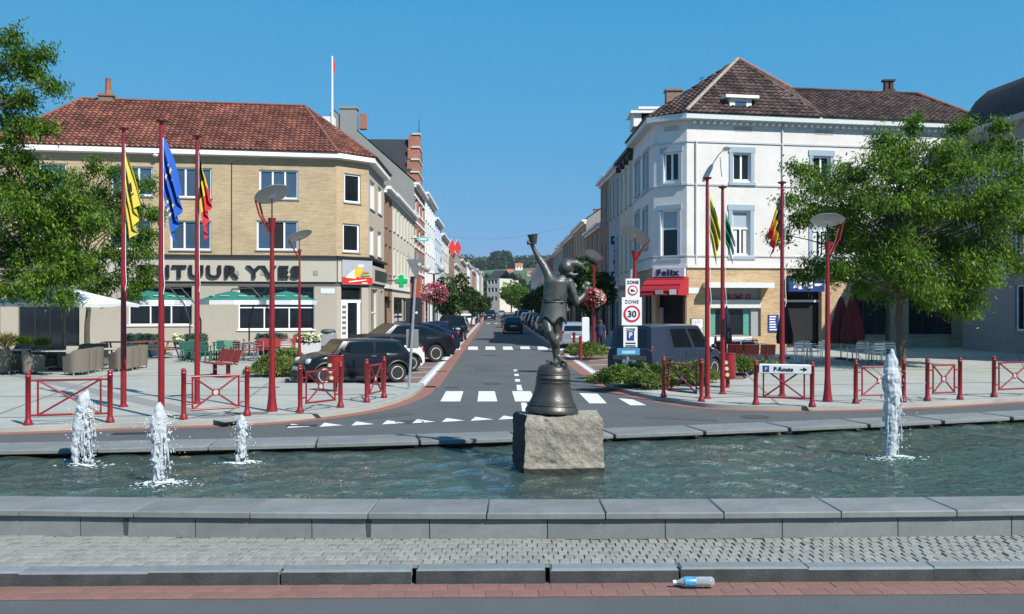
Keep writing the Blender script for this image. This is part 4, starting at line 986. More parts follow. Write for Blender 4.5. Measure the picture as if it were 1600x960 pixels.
# ------------------------------------------------------------------ houses down the street
def rowhouse(side, D0, D1, H, wallm, floors, n, label, roofm, rh=3.4, off=None, shopm=None, gable=False, trim=None, wframe=None, flat=False, mg=None, gf=4.0, wv=.62, wh=.5, ridge=4.5, chim=1, name='town_house', base=0.0):
    off = off if off is not None else (-6.93 if side < 0 else 8.62)
    a, b = street(off, D0), street(off, D1)
    fr = Frame(a, b) if side < 0 else Frame(b, a)
    T = thing(name, label, 'house', tuple(street(off + side * 4, (D0 + D1) / 2, .12)))
    holes = []; fh = (H - gf) / max(floors, 1); cw = fr.len / n
    for k in range(floors):
        z0 = gf + fh * k + fh * (1 - wv) * .42
        for i in range(n): c = cw * (i + .5); holes.append((c - cw * wh / 2, c + cw * wh / 2, z0, z0 + fh * wv))
    L = fr.len; sh = [(L * .06, L * .62, .5, 3.0), (L * .70, L * .9, .1, 2.7)]
    mb = MB(); wall_with_holes(mb, fr, 0, L, gf - .3, H, holes, .16); wbuild(mb, 'wall', wallm, T, uv=True)
    mb = MB(); wall_with_holes(mb, fr, 0, L, 0, gf - .3, sh, .25); wbuild(mb, 'shop_wall', shopm or wallm, T, uv=True)
    for h in holes: window(T, fr, h, 1 if D0 > 75 else 2 if cw * wh > 1.2 else 1, .07, mframe=wframe, rec=.1, sill=D0 < 130, mglass=mg)
    window(T, fr, sh[0], 2, .08, mframe=DARK, rec=.18, sill=False); panel(T, fr, sh[1], -.2, -.14, mat('door_' + ('brown' if int(D0) % 2 else 'green'), (.09, .05, .03) if int(D0) % 2 else (.03, .06, .045), .5), 'door')
    dp = 9.0; P = fr.P
    mb = MB()
    for uu, rev in ((0, False), (L, True)):
        q = [P(uu, 0, 0), P(uu, 0, H), P(uu, -ridge, H + (0 if flat else rh)), P(uu, -dp, H), P(uu, -dp, 0)]
        mb.add(q, [tuple(range(5))])
    mb.add([P(0, -dp, 0), P(L, -dp, 0), P(L, -dp, H), P(0, -dp, H)], [(0, 1, 2, 3)])
    wbuild(mb, 'gable_walls', RENDER['cement'] if not isinstance(gable, bpy.types.Material) else gable, T, uv=True)
    mb = MB()
    if flat: fr.fb(mb, 0, L, -dp, .0, H + .002, H + .12)
    else:
        mb.add([P(-.0, .3, H - .1), P(L, .3, H - .1), P(L, -ridge, H + rh + .08), P(0, -ridge, H + rh + .08), P(L, -dp - .2, H), P(0, -dp - .2, H)], [(0, 1, 2, 3), (3, 2, 4, 5)])
    rf = wbuild(mb, 'roof', roofm, T)
    for k in range(chim):
        mb = MB(); c = P(L * (.1 + .8 * k), -ridge + .3, H + rh * .8 if not flat else H); mb.at(c).b2(-.45, .45, -.35, .35, 0, 1.5); mb.b2(-.52, .52, -.42, .42, 1.501, 1.62); uv_world(mb.build('chimney', BBRICK, rf))
    tm = trim or WHITE
    mb = MB(); fr.fb(mb, -.02, L + .02, -.05, .42, H - .22, H - .02); fr.fb(mb, 0, L, -.02, .18, H - .42, H - .22); wbuild(mb, 'cornice', tm, T)
    mb = MB(); fr.fb(mb, 0, L, -.02, .12, gf - .5, gf - .25); wbuild(mb, 'shop_cornice', tm, T)
    return T, fr
BROWNW = mat('brown_render', (.27, .165, .11), .85, .1, 4)
rowhouse(-1, 55.22, 59.5, 9.9, BROWNW, 2, 2, 'narrow brown rendered house next to the yellow corner building', SLATE, 2.0, wframe=BROWNW, chim=0)
rowhouse(-1, 59.52, 75.8, 10.0, RENDER['cream'], 2, 7, 'long cream house with many narrow windows before the red brick gable', SLATE, 1.6, wh=.34, chim=0)
T, fr = rowhouse(-1, 75.82, 86.9, 13.0, RBRICK, 3, 3, 'tall red brick house with stepped gable and white stone bands', SLATE, 6.2, ridge=7.0, gable=RENDER['cement'], chim=0)
# its stepped gable, stone bands and finials; the cement fire wall chimney
mb = MB()
for k, (hw, z0, z1) in enumerate(((2.5, 12.9, 14.1), (1.9, 14.1, 15.3), (1.25, 15.3, 16.5), (.65, 16.5, 17.8))): c = fr.len * .42; fr.fb(mb, c - hw, c + hw, -.9, .12 + .002 * k, z0 + .001 * k, z1)
uv_world(wbuild(mb, 'stepped_gable', RBRICK, T))
mb = MB()
for hw, z in ((2.6, 14.1), (2.0, 15.3), (1.35, 16.5), (.75, 17.8)): c = fr.len * .42; fr.fb(mb, c - hw, c + hw, -.55, .2, z + .001, z + .14)
wbuild(mb, 'gable_copings', RENDER['pale'], T)
c = fr.len * .42; mb = MB(); mb.add([fr.P(c - 2.9, -.5, 13.0), fr.P(c, -.5, 17.5), fr.P(c + 2.9, -.5, 13.0), fr.P(c - 2.9, -8.5, 13.0), fr.P(c, -8.5, 17.5), fr.P(c + 2.9, -8.5, 13.0)], [(0, 1, 4, 3), (1, 2, 5, 4), (0, 2, 1), (3, 4, 5)]); wbuild(mb, 'cross_roof', SLATE, T)
for k, u_ in enumerate((fr.len * .42, fr.len * .7)): mb = MB(); mb.tube([fr.P(u_, 0, 17.8 - 2 * k), fr.P(u_, 0, 19.4 - 2 * k)], [.06, .02], 6); wbuild(mb, 'finial', DARK, T)
mb = MB()
for z in (5.2, 6.0, 7.4, 8.2, 9.6, 10.4, 11.8): fr.fb(mb, 0, fr.len, -.01, .06, z, z + .22)
wbuild(mb, 'stone_bands', RENDER['white'], T)
p = at(545, 238, 75.6); mb = MB(); mb.at((p.x, 75.9, 14.5)).b2(-.75, .65, -.35, .6, 0, 4.7); mb.b2(-.85, .75, -.42, .7, 4.701, 4.9); wbuild(mb, 'fire_wall_chimney', RENDER['cement'], T)
mb = MB(); mb.at((p.x + 1.1, 76.4, 17.6)).b2(-.3, .3, -.3, .3, 0, 1.3); uv_world(wbuild(mb, 'chimney', RBRICK, T))
mb = MB(); mb.at(street(-6.75, 76.5, 9.2)).b2(-1.3, -.9, -.1, -.0, .5, 3.2); wbuild(mb, 'white_duct', WHITE, T)
rowhouse(-1, 86.92, 101.6, 13.6, RENDER['white'], 3, 5, 'bright white tall house behind the red brick gable', SLATE, 2.6, wh=.36)
rowhouse(-1, 101.62, 114, 12.6, RENDER['blue'], 3, 4, 'pale blue rendered house beyond the bright white one', SLATE, 2.2)
T_, _f = rowhouse(-1, 114.02, 132, 11.8, RENDER['pale'], 3, 5, 'off white house flying two red flags', SLATE, 2.4)
rest_l = [(132, 150, 11.2, BBRICK, 'brown brick house with high gable beyond the red flags', 4.2), (150, 168, 9.6, RENDER['cream'], 'cream house in the left row beyond the brown gable', 3.6), (168, 190, 9.8, RENDER['tan'], 'tan house halfway down the left row', 4.0), (190, 214, 10.2, RENDER['white'], 'white house with balconies far down the left row', 3.2), (214, 240, 9.6, RBRICK, 'red brick house far down the left row', 3.6), (240, 275, 11, RENDER['white'], 'white house near the far end of the left row', 3.0), (275, 315, 11.5, RENDER['cream'], 'cream house at the far end of the left row', 3.0)]
for D0, D1, H, m_, lb, rh in rest_l: rowhouse(-1, D0 + .02, D1, H + (1.5 if D0 > 150 else 0), m_, 3 if D0 > 180 else 2, max(3, int((D1 - D0) / 3.4)), lb, [T_RED, SLATE, RIDGE][int(D0) % 3], rh, wh=.42, off=-6.93 + .021 * max(0, D0 - 150))
# houses where the street bends away
for i, (X0, D, w, H, m_, lb) in enumerate(((-9.3, 330, 4.6, 12.6, RENDER['cream'], 'cream block where the street bends, left one of the pair'), (-6.6, 372, 3.6, 13.2, RENDER['pale'], 'pale narrow block where the street bends, behind the cream one'))):
    fr = Frame((X0, D), (X0 + w, D - 3)); T = thing('apartment_block', lb, 'building', (X0 + w / 2, D + 4, .1))
    hs = [(u0, u0 + 1.1, z0, z0 + 1.7) for u0 in [w * k / 3 + .35 for k in range(3)] for z0 in (4.2, 7.4, 10.4)]
    mb = MB(); wall_with_holes(mb, fr, 0, fr.len, 0, H, hs, .2); wbuild(mb, 'wall', m_, T)
    for h in hs: window(T, fr, h, 1, .08, sill=False)
    mb = MB(); fr.fb(mb, 0, fr.len, -9, -.25, 0, H - .1); wbuild(mb, 'rear_volume', m_, T); mb = MB(); mb.add([fr.P(0, .2, H), fr.P(fr.len, .2, H), fr.P(fr.len, -5, H + 3), fr.P(0, -5, H + 3)], [(0, 1, 2, 3)]); mb.add([fr.P(0, -9, H), fr.P(fr.len, -9, H), fr.P(fr.len, -5, H + 3), fr.P(0, -5, H + 3)], [(3, 2, 1, 0)]); wbuild(mb, 'roof', SLATE, T)
T, fr = rowhouse(1, 55.42, 61.5, 12.3, RENDER['cream'], 2, 3, 'beige house with dark bracketed cornice beside the white corner building', SLATE, 1.5, trim=DARK, wh=.4, chim=0)
mb = MB()
for k in range(4): mb = MB(); fr.fb(mb, .3 + k * 1.75, .6 + k * 1.75, 0, .32, 11.55, 11.9); wbuild(mb, 'cornice_bracket', DARK, T)
rowhouse(1, 61.52, 67.3, 12.3, RENDER['grey'], 2, 3, 'light grey house carrying the vertical banner', SLATE, 1.5, wh=.4, chim=0)
rowhouse(1, 67.32, 72.6, 12.4, BBRICK, 2, 2, 'dark brown brick house ending the tall right row', SLATE, 1.5, wh=.4, chim=0)
rest_r = [(72.6, 84, 9.2, BROWNW, 'lower brown rendered house with red roof after the tall right row', 2.6, RIDGE), (84, 97, 9.4, RENDER['tan'], 'tan house with slate roof in the right row', 3.2, SLATE), (97, 113, 9.2, BBRICK, 'brown brick house with gables in the right row', 3.2, RIDGE), (113, 132, 8.8, RENDER['grey'], 'grey house in the right row behind the statue', 3.0, SLATE), (132, 155, 9.0, BROWNW, 'brown rendered house in the right row near the raised arm', 3.4, RIDGE), (155, 180, 9.4, RENDER['cream'], 'cream house far down the right row', 3.0, SLATE), (180, 215, 9.0, RENDER['pale'], 'pale house far down the right row', 3.2, RIDGE)]
for D0, D1, H, m_, lb, rh, rm in rest_r: rowhouse(1, D0 + .02, D1, H + (1.2 if D0 > 80 else 0), m_, 2, max(3, int((D1 - D0) / 3.0)), lb, rm, rh, wh=.42, chim=2)
# ================================================================== VEGETATION AND HILLS
LEAF_L = leaf_mat('locust_leaf', (.028, .078, .006), (.155, .265, .020), .40); LEAF_D = leaf_mat('street_tree_leaf', (.018, .045, .010), (.055, .105, .022), .25)
LEAF_J = leaf_mat('juniper_leaf', (.06, .11, .025), (.22, .27, .07), .25); LEAF_F = leaf_mat('far_wood_leaf', (.018, .045, .022), (.05, .09, .04), .15)
BARK = mat('bark', (.085, .075, .06), .95, .3, 14, bump=.6, bscale=30)
rv = np.random.RandomState(11)
def leaf_mesh(name, C, DR, ln, wd, m, curl=.25, seed=1):
    """C centres, DR directions (n,3): one bent leaf (4 triangles' worth) each, joined into one crown"""
    n = len(C); r = np.random.RandomState(seed)
    DR = DR / np.linalg.norm(DR, axis=1)[:, None]
    up = r.normal(size=(n, 3)) * .55 + np.array([0, 0, 1.0]); S = np.cross(DR, up); S /= np.linalg.norm(S, axis=1)[:, None] + 1e-9
    Nn = np.cross(S, DR)
    l = (ln * r.uniform(.45, 1.5, n))[:, None]; w = (wd * r.uniform(.7, 1.3, n))[:, None]
    a = C - DR * l * .5; b = C + DR * l * .5 - Nn * l * curl; mid = C + Nn * l * .05
    V = np.stack([a, mid + S * w * .5, b, mid - S * w * .5], 1).reshape(-1, 3)
    F_ = np.arange(n * 4).reshape(n, 4)
    me = bpy.data.meshes.new(name); me.vertices.add(n * 4); me.vertices.foreach_set('co', V.astype(np.float32).ravel())
    me.loops.add(n * 4); me.loops.foreach_set('vertex_index', F_.ravel().astype(np.int32))
    me.polygons.add(n); me.polygons.foreach_set('loop_start', (np.arange(n) * 4).astype(np.int32)); 
    me.update(calc_edges=True); me.materials.append(m); me.validate()
    return me
def limb(mb, a, b, r0, r1, sag=.15, n=5, seg=7):
    a = Vector(a); b = Vector(b); pts = []
    for k in range(n + 1):
        t = k / n; p = a.lerp(b, t) + Vector((rnd.uniform(-.05, .05), rnd.uniform(-.05, .05), sag * math.sin(math.pi * t))) * (1 if 0 < k < n else 0)
        pts.append(p)
    mb.tube(pts, [r0 + (r1 - r0) * k / n for k in range(n + 1)], seg); return pts
def locust_tree(label, base, trunk_h, trunk_r, sprays, seed, leafn=85, ln=.17, wd=.055, leafm=None, lean=(0, 0), twig=1.0, name='locust_tree', trunks=1, droop=.35, group=None):
    """sprays: list of (x,y,z) local foliage-spray centres with radius; a feathery crown of layered sprays"""
    r = np.random.RandomState(seed); T = thing(name, label, 'tree', base, group=group)
    mb = MB(); top = Vector((lean[0], lean[1], trunk_h))
    limb(mb, (0, 0, -.05), top, trunk_r * 1.15, trunk_r * .75, .0, 6, 9)
    C = []; Dd = []
    lead = top + Vector((lean[0] * .5, 0, (max(s_[2] for s_ in sprays) - trunk_h) * .75)); limb(mb, top, lead, trunk_r * .75, trunk_r * .2, 0, 5, 6)
    for (x, y, z, rad) in sprays:
        c = Vector((x, y, z)); t0 = min(.95, max(.0, (z - trunk_h) / max(lead.z - trunk_h, .1) - .35)); st = top.lerp(lead, max(0, t0))
        mid = limb(mb, st, c, trunk_r * .3, trunk_r * .08, .25, 4, 5)
        out = (c - st); out.z *= .3; out = out.normalized() if out.length > .05 else Vector((1, 0, 0))
        nt_ = int(9 * twig)
        for k in range(nt_):
            an = r.uniform(-1.5, 1.5) if k % 3 else r.uniform(-3.1, 3.1); dirv = Matrix.Rotation(an, 3, 'Z') @ out; le = rad * r.uniform(.5, 1.1)
            s0 = c - out * rad * .25 + Vector(r.normal(size=3) * rad * .12); tip = s0 + dirv * le + Vector((0, 0, r.uniform(-droop - .15, .35) * le))
            mb.tube([s0, s0.lerp(tip, .5) + Vector((0, 0, .06)), tip], [.012, .008, .004], 3, False)
            m = int(leafn * le / max(rad, .1))
            t = r.uniform(.05, 1.05, m); P = np.array(s0)[None] + (np.array(tip) - np.array(s0))[None] * t[:, None]; P[:, 2] += .06 * np.sin(np.pi * t)
            P += r.normal(size=(m, 3)) * np.array([.17, .17, .15]) * (rad ** .5); P[:, 2] -= .12 * np.abs(r.normal(size=m))
            d = np.array(dirv)[None] * .5 + r.normal(size=(m, 3)) * .6 + np.array([0, 0, -.55]); C.append(P); Dd.append(d)
    mb.build('trunk', BARK, T)
    put('crown', leaf_mesh('crown', np.concatenate(C), np.concatenate(Dd), ln, wd, leafm or LEAF_L, .2, seed), T)
    return T
def spray_cloud(seed, n, cx, cz, rx, rz, ry=None, rad=(.8, 1.3), cut=None, shell=.35, yc=0.0):
    r = np.random.RandomState(seed); out = []
    while len(out) < n:
        v = r.normal(size=3); v /= np.linalg.norm(v); q = r.uniform(shell, 1) ** .6
        x, y, z = cx + v[0] * rx * q, yc + v[1] * (ry or rx) * q, cz + v[2] * rz * q
        if cut and not cut(x, y, z): continue
        if any((x - o[0]) ** 2 + (y - o[1]) ** 2 + (2.2 * (z - o[2])) ** 2 < .55 for o in out): 
            if r.rand() < .9: continue
        out.append((x, y, z, r.uniform(*rad)))
    return out
# right tree in front of the white building
b = ground(1407, 575, PZ)
sp = spray_cloud(3, 96, .05, 5.5, 4.1, 3.3, 2.8, (.75, 1.2), cut=lambda x, y, z: z > 2.3 + .25 * abs(x - .6) and (z > 3.0 or x > -.8) and not (x > 2.9 and z < 3.1))
sp += [(-4.3, -.3, 6.2, .8), (-4.5, .2, 5.0, .8), (-3.9, 0, 7.4, .7), (-3.6, .3, 3.4, .6), (3.9, 0, 7.6, .9), (4.2, .2, 6.0, .9), (2.2, 0, 8.9, .7), (.4, 0, 8.9, .6), (1.6, -.5, 2.5, .7), (2.1, -.6, 2.15, .6), (-.8, -.5, 8.0, .8), (3.4, -.3, 5.0, .9), (3.9, .2, 4.2, .8), (2.8, -.4, 3.3, .8), (4.4, .3, 6.9, .8), (3.2, .2, 8.2, .8), (2.4, -.6, 2.6, .7), (1.2, -.4, 3.0, .8), (-2.6, -.4, 3.6, .7), (-1.6, -.4, 3.0, .7), (-3.2, .2, 5.8, .9), (4.6, 0, 5.2, .7), (4.9, .3, 7.4, .8), (5.1, 0, 6.2, .8), (4.3, .4, 8.4, .7), (3.6, -.2, 9.0, .6), (5.2, .2, 4.6, .6), (4.5, -.2, 3.7, .6)]
locust_tree('tall feathery green tree right of centre before the white building', b, 2.6, .15, sp, 5, 74, leafm=LEAF_L)
b2 = ground(1419, 572, PZ) + Vector((.25, 2.4, 0))
locust_tree('slender tree trunk with small crown just behind the tall feathery tree', b2, 2.8, .095, spray_cloud(9, 20, .3, 5.2, 2.0, 1.6, 1.6, (.7, 1.0)), 6, 70)
# left trees
b = ground(-40, 590, PZ)
px2 = lambda D: D / F
def loc_spr(bx, by, pts, D):
    out = []
    for px_, py_, rad, dy in pts: p = at(px_, py_, D + dy); out.append((p.x - bx, p.y - by, p.z - PZ, rad))
    return out
bl_ = Vector((-19.2, 29.0, PZ))
pts = [(20, 60, .7, 0), (60, 85, .65, 0), (5, 110, .9, 0), (80, 130, .6, 0), (45, 150, .7, 0), (10, 190, .9, 1), (70, 195, .5, 0), (25, 240, .8, 0), (10, 280, .9, 1), (60, 270, .8, 0), (110, 300, .8, 0), (30, 320, .9, -1), (80, 340, .9, 0), (140, 320, .7, .5), (15, 370, .9, 0), (60, 380, .9, 0), (110, 380, .9, 0), (30, 420, .8, 0), (85, 425, .8, -.5), (60, 455, .6, -1), (100, 462, .5, -1), (40, 445, .6, -.5), (-30, 100, 1.1, 0), (-60, 200, 1.2, 0), (-40, 300, 1.2, 0), (-80, 120, 1.2, 0), (-50, 400, 1.1, 0), (-100, 300, 1.2, 0), (50, 110, .6, 1), (0, 340, 1.0, 1.5), (90, 360, .9, 1.5), (0, 240, 1, 1.5), (150, 350, .7, 0), (130, 400, .7, 0), (-20, 60, .8, .5), (35, 300, .8, .5), (95, 320, .8, .5), (120, 345, .8, .3), (50, 350, .9, .5), (10, 400, .8, .5), (75, 400, .9, .4), (45, 335, .8, -.4), (20, 215, .8, .3), (-10, 150, 1, .3), (120, 430, .5, 0), (5, 455, .6, 0), (40, 260, .8, .6), (85, 285, .7, .6), (15, 310, .9, .2), (60, 310, .8, -.2), (100, 345, .7, .2), (35, 390, .8, .2), (20, 440, .7, .2), (70, 440, .6, 0), (105, 410, .7, .3), (-5, 300, .9, 0), (15, 160, .7, .4), (40, 190, .6, .3), (30, 90, .6, .2)]
locust_tree('feathery green tree leaning in at the left edge of the picture', bl_, 3.0, .16, loc_spr(bl_.x, bl_.y, pts, 29.0), 21, 80, name='locust_tree')
bm_ = Vector(((137 - 800) * 36.5 / F, 36.5, PZ))
pts = [(150, 260, .7, 0), (200, 300, .9, 0), (120, 280, .8, 0), (230, 290, .7, 0), (170, 320, .9, .5), (240, 335, .7, 0), (200, 350, 1, 0), (140, 350, 1, 0), (220, 390, .9, -.5), (170, 390, .9, 0), (120, 400, .9, 0), (90, 320, 1, 0), (230, 420, .7, 0), (190, 430, .8, 0), (140, 430, .8, .5), (100, 430, .8, 0), (60, 400, .9, 0), (205, 455, .6, -.5), (150, 455, .6, 0), (180, 270, .6, 0), (110, 350, .9, .8), (70, 350, .9, .5), (160, 300, .8, .3), (215, 325, .8, .3), (125, 455, .5, 0), (185, 365, .8, .4), (90, 460, .6, 0), (130, 310, .8, .2), (160, 345, .8, -.2), (210, 370, .8, .2), (235, 365, .7, .1), (190, 405, .8, .1), (150, 410, .8, 0), (105, 375, .8, .2), (80, 380, .8, .1), (205, 275, .6, .2), (225, 440, .5, 0), (165, 440, .6, 0), (115, 425, .7, .1), (190, 325, .8, -.2), (75, 425, .7, .2)]
locust_tree('slim feathery tree standing behind the white parasol', bm_, 3.2, .11, loc_spr(bm_.x, bm_.y, pts, 36.5), 22, 76, name='locust_tree')

def round_tree(label, base, trunk_h, tr_, cr, cz, n, m, seed, ln=.32, name='street_tree', group=None, sq=1.15):
    r = np.random.RandomState(seed); T = thing(name, label, 'tree', base, group=group)
    mb = MB(); limb(mb, (0, 0, -.05), (0, 0, trunk_h), tr_, tr_ * .7, 0, 4, 7)
    K = max(7, int(cr * 9)); cs = []
    for k in range(K):
        v = r.normal(size=3); v /= np.linalg.norm(v); c = np.array([v[0] * cr * .68, v[1] * cr * .68, cz + v[2] * cr * .68 * sq]); cs.append(c); limb(mb, (0, 0, trunk_h), tuple(c), tr_ * .4, .02, .1, 3, 5)
    mb.build('trunk', BARK, T)
    per = n // K; C = []
    for c in cs:
        P = r.normal(size=(per, 3)); P /= np.linalg.norm(P, axis=1)[:, None]; P *= (cr * .46 * r.uniform(.35, 1.1, per) ** .5)[:, None]; C.append(P + c)
    C = np.concatenate(C); put('crown', leaf_mesh('crown', C, r.normal(size=C.shape), ln, ln * .6, m, .2, seed), T); return T
# street trees
st = [(710, 60, -2.0, 1.75, 2.9, 'dark leafy street tree behind the pink flower basket', 74), (737, 0, 0, 1.3, 2.5, 'dark leafy street tree, second in the left row', 95), (750, 0, 0, 1.3, 2.5, 'dark leafy street tree, third in the left row', 120), (759, 0, 0, 1.3, 2.5, 'dark leafy street tree, farthest in the left row', 155)]
for i, (px_, _, _, cr, cz, lb, D) in enumerate(st): round_tree(lb, Vector((px_x(px_, D), D, .12)), 2.0, .12, cr, cz + .3, 2600, LEAF_D, 31 + i, .34, group='trees along the left side of the street')
for i, (px_, cr, cz, lb, D) in enumerate(((919, 1.55, 3.0, 'leafy street tree between the statue and the flower pole', 52), (862, 1.3, 2.7, 'dark street tree behind the statue', 78), (847, 1.3, 2.6, 'dark street tree beyond the statue in the right row', 100), (835, 1.4, 2.6, 'dark street tree farther down the right row', 128), (825, 1.4, 2.6, 'dark street tree at the far end of the right row', 165))): round_tree(lb, Vector((px_x(px_, D), D, .12)), 2.0, .12, cr, cz + .3, 3000, LEAF_D, 51 + i, .32, group='trees along the right side of the street')
for i, (px_, cr, cz, lb, D) in enumerate(((799, 3.6, 7.0, 'bright green avenue tree closing the street', 300), (810, 3.4, 5.5, 'lower avenue tree right of the bright one', 285), (791, 3.6, 6.0, 'avenue tree left of the bright one', 345))): round_tree(lb, Vector((px_x(px_, D), D, .0)), 3, .3, cr, cz, 2600, LEAF_L, 61 + i, .8, name='avenue_tree')

# junipers and low beds
def juniper(label, c, rx, ry, h, n, seed, rz=0.0, m=None, name='juniper_shrub'):
    r = np.random.RandomState(seed); T = thing(name, label, 'shrub', c, rz)
    a = r.uniform(0, 2 * math.pi, n); q = np.sqrt(r.uniform(0, 1, n)); lump = 1 + .22 * np.sin(3 * a + seed) + .12 * np.sin(7 * a)
    x = np.cos(a) * rx * q * lump; y = np.sin(a) * ry * q * lump; top = h * (1 - .65 * q ** 2.5) * (1 + .28 * np.sin(4.1 * x + seed) * np.cos(3.7 * y + 1) + .12 * np.sin(11 * x) * np.sin(9 * y))
    z = top * r.uniform(.25, 1.0, n) ** .5
    D = np.stack([np.cos(a), np.sin(a), np.full(n, .75)], 1) * .8 + r.normal(size=(n, 3)) * .55
    put('foliage', leaf_mesh('foliage', np.stack([x, y, z], 1), D, .17, .045, m or LEAF_J, .15, seed), T)
    mb = MB()
    for k in range(9): an = k * .7; limb(mb, (0, 0, 0), (math.cos(an) * rx * .6, math.sin(an) * ry * .6, h * .45), .02, .008, .05, 3, 4)
    mb.build('stems', BARK, T); return T
juniper('low spreading juniper in front of the parked black car', ground(425, 590, PZ) + Vector((0, .7, 0)), .85, 1.0, .58, 5200, 3)
juniper('low juniper behind the left lamp post near the benches', ground(445, 572, PZ) + Vector((-.1, .8, 0)), .75, .8, .6, 3600, 4)
juniper('wide low juniper below the speed limit sign', ground(1002, 608, PZ) + Vector((0, .6, 0)), 1.15, .95, .62, 7000, 5)
juniper('wide low juniper behind the crossed barrier beside the litter bin', ground(1075, 602, PZ) + Vector((0, .6, 0)), 1.0, .9, .58, 5600, 6)
juniper('small juniper bed beside the two short red posts', ground(918, 560, PZ) + Vector((0, 1.0, 0)), .95, 1.2, .6, 4200, 7)
juniper('dark juniper bed under the bench before the brick shop', ground(1165, 583, PZ) + Vector((0, .5, 0)), 1.5, .7, .45, 5200, 8)

# hills behind the town, meadow, woods and hill houses
def hz(x, y):
    t = max(0, min(1, (y - 430) / 420)); t = t * t * (3 - 2 * t); base = 34 * t
    t2 = max(0, min(1, (y - 850) / 500)); base += 22 * t2 * t2 * (3 - 2 * t2)
    return base * (1 + .12 * math.sin(x * .006 + 1)) + 2.0 * math.sin(x * .02) * t
HILL = mat('hill_meadow', (.075, .125, .04), .95, .25, .02, dirt=.35, dscale=.008)
mb = MB(); mb.grid([[(-900 + 36 * i, 425 + 40 * j, hz(-900 + 36 * i, 425 + 40 * j) - .3) for i in range(51)] for j in range(50)]); tag(mb.build('hill', HILL, sharp=None), kind='structure')
r = np.random.RandomState(77); C = []
def blob(x, y, rad, n, zc=.75, s=1.0):
    P = r.normal(size=(n, 3)); P /= np.linalg.norm(P, axis=1)[:, None]; P *= (rad * r.uniform(.6, 1.05, n))[:, None]; P[:, 2] *= s; P += np.array([x, y, hz(x, y) + rad * zc]); C.append(P)
for k in range(150):
    y = r.uniform(860, 1050); x = r.uniform(-110, 120) - .02 * y; blob(x, y, r.uniform(6, 10), 240)
for k in range(60):
    y = r.uniform(540, 640); x = r.uniform(-70, 75) - .02 * y; blob(x, y, r.uniform(4, 6.5), 200)
for k in range(50):
    y = r.uniform(440, 500); x = r.uniform(-70, 80); blob(x, y, r.uniform(4, 6), 200)
C = np.concatenate(C); tag(put('hillside_wood', leaf_mesh('hillside_wood', C, r.normal(size=C.shape), 2.6, 1.9, LEAF_F, .1, 5)), label='dark green wood covering the hill behind the town', kind='stuff')
for i, (px_, lb) in enumerate(((776, 'round dark tree on the hilltop, left of the two'), (789, 'round dark tree on the hilltop, right of the two'))):
    D = 900; x = px_x(px_, D); round_tree(lb, Vector((x, D, hz(x, D))), 4, .6, 8.2, 11.5, 1700, LEAF_F, 81 + i, 2.4, name='hilltop_tree', sq=1.1)
for i, (px_, py_, D, m_, lb) in enumerate(((811, 436, 760, WHITE, 'small white house with orange roof on the hillside'), (797, 440, 700, RENDER['cream'], 'small cream hillside house left of the white one'), (828, 440, 690, RENDER['pale'], 'pale hillside house right of the white one'))):
    x = px_x(px_, D); z = hz(x, D); T = thing('hill_house', lb, 'house', (x, D, z)); MB().b2(-5, 5, -4, 4, -1, 5).build('wall', m_, T); T.scale = (.62 - .1 * i,) * 3
    MB().add([(-5.5, -4.6, 4.8), (5.5, -4.6, 4.8), (5.5, 0, 9), (-5.5, 0, 9), (5.5, 4.6, 4.8), (-5.5, 4.6, 4.8)], [(0, 1, 2, 3), (3, 2, 4, 5), (0, 3, 5), (1, 4, 2)]).build('roof', mat('orange_roof', (.42, .13, .06), .85), T)
    for wx in (-2.5, 2.0): MB().b2(wx - .7, wx + .7, -4.08, -4.01, 1.5, 3.4).build('window', GLASS, T)
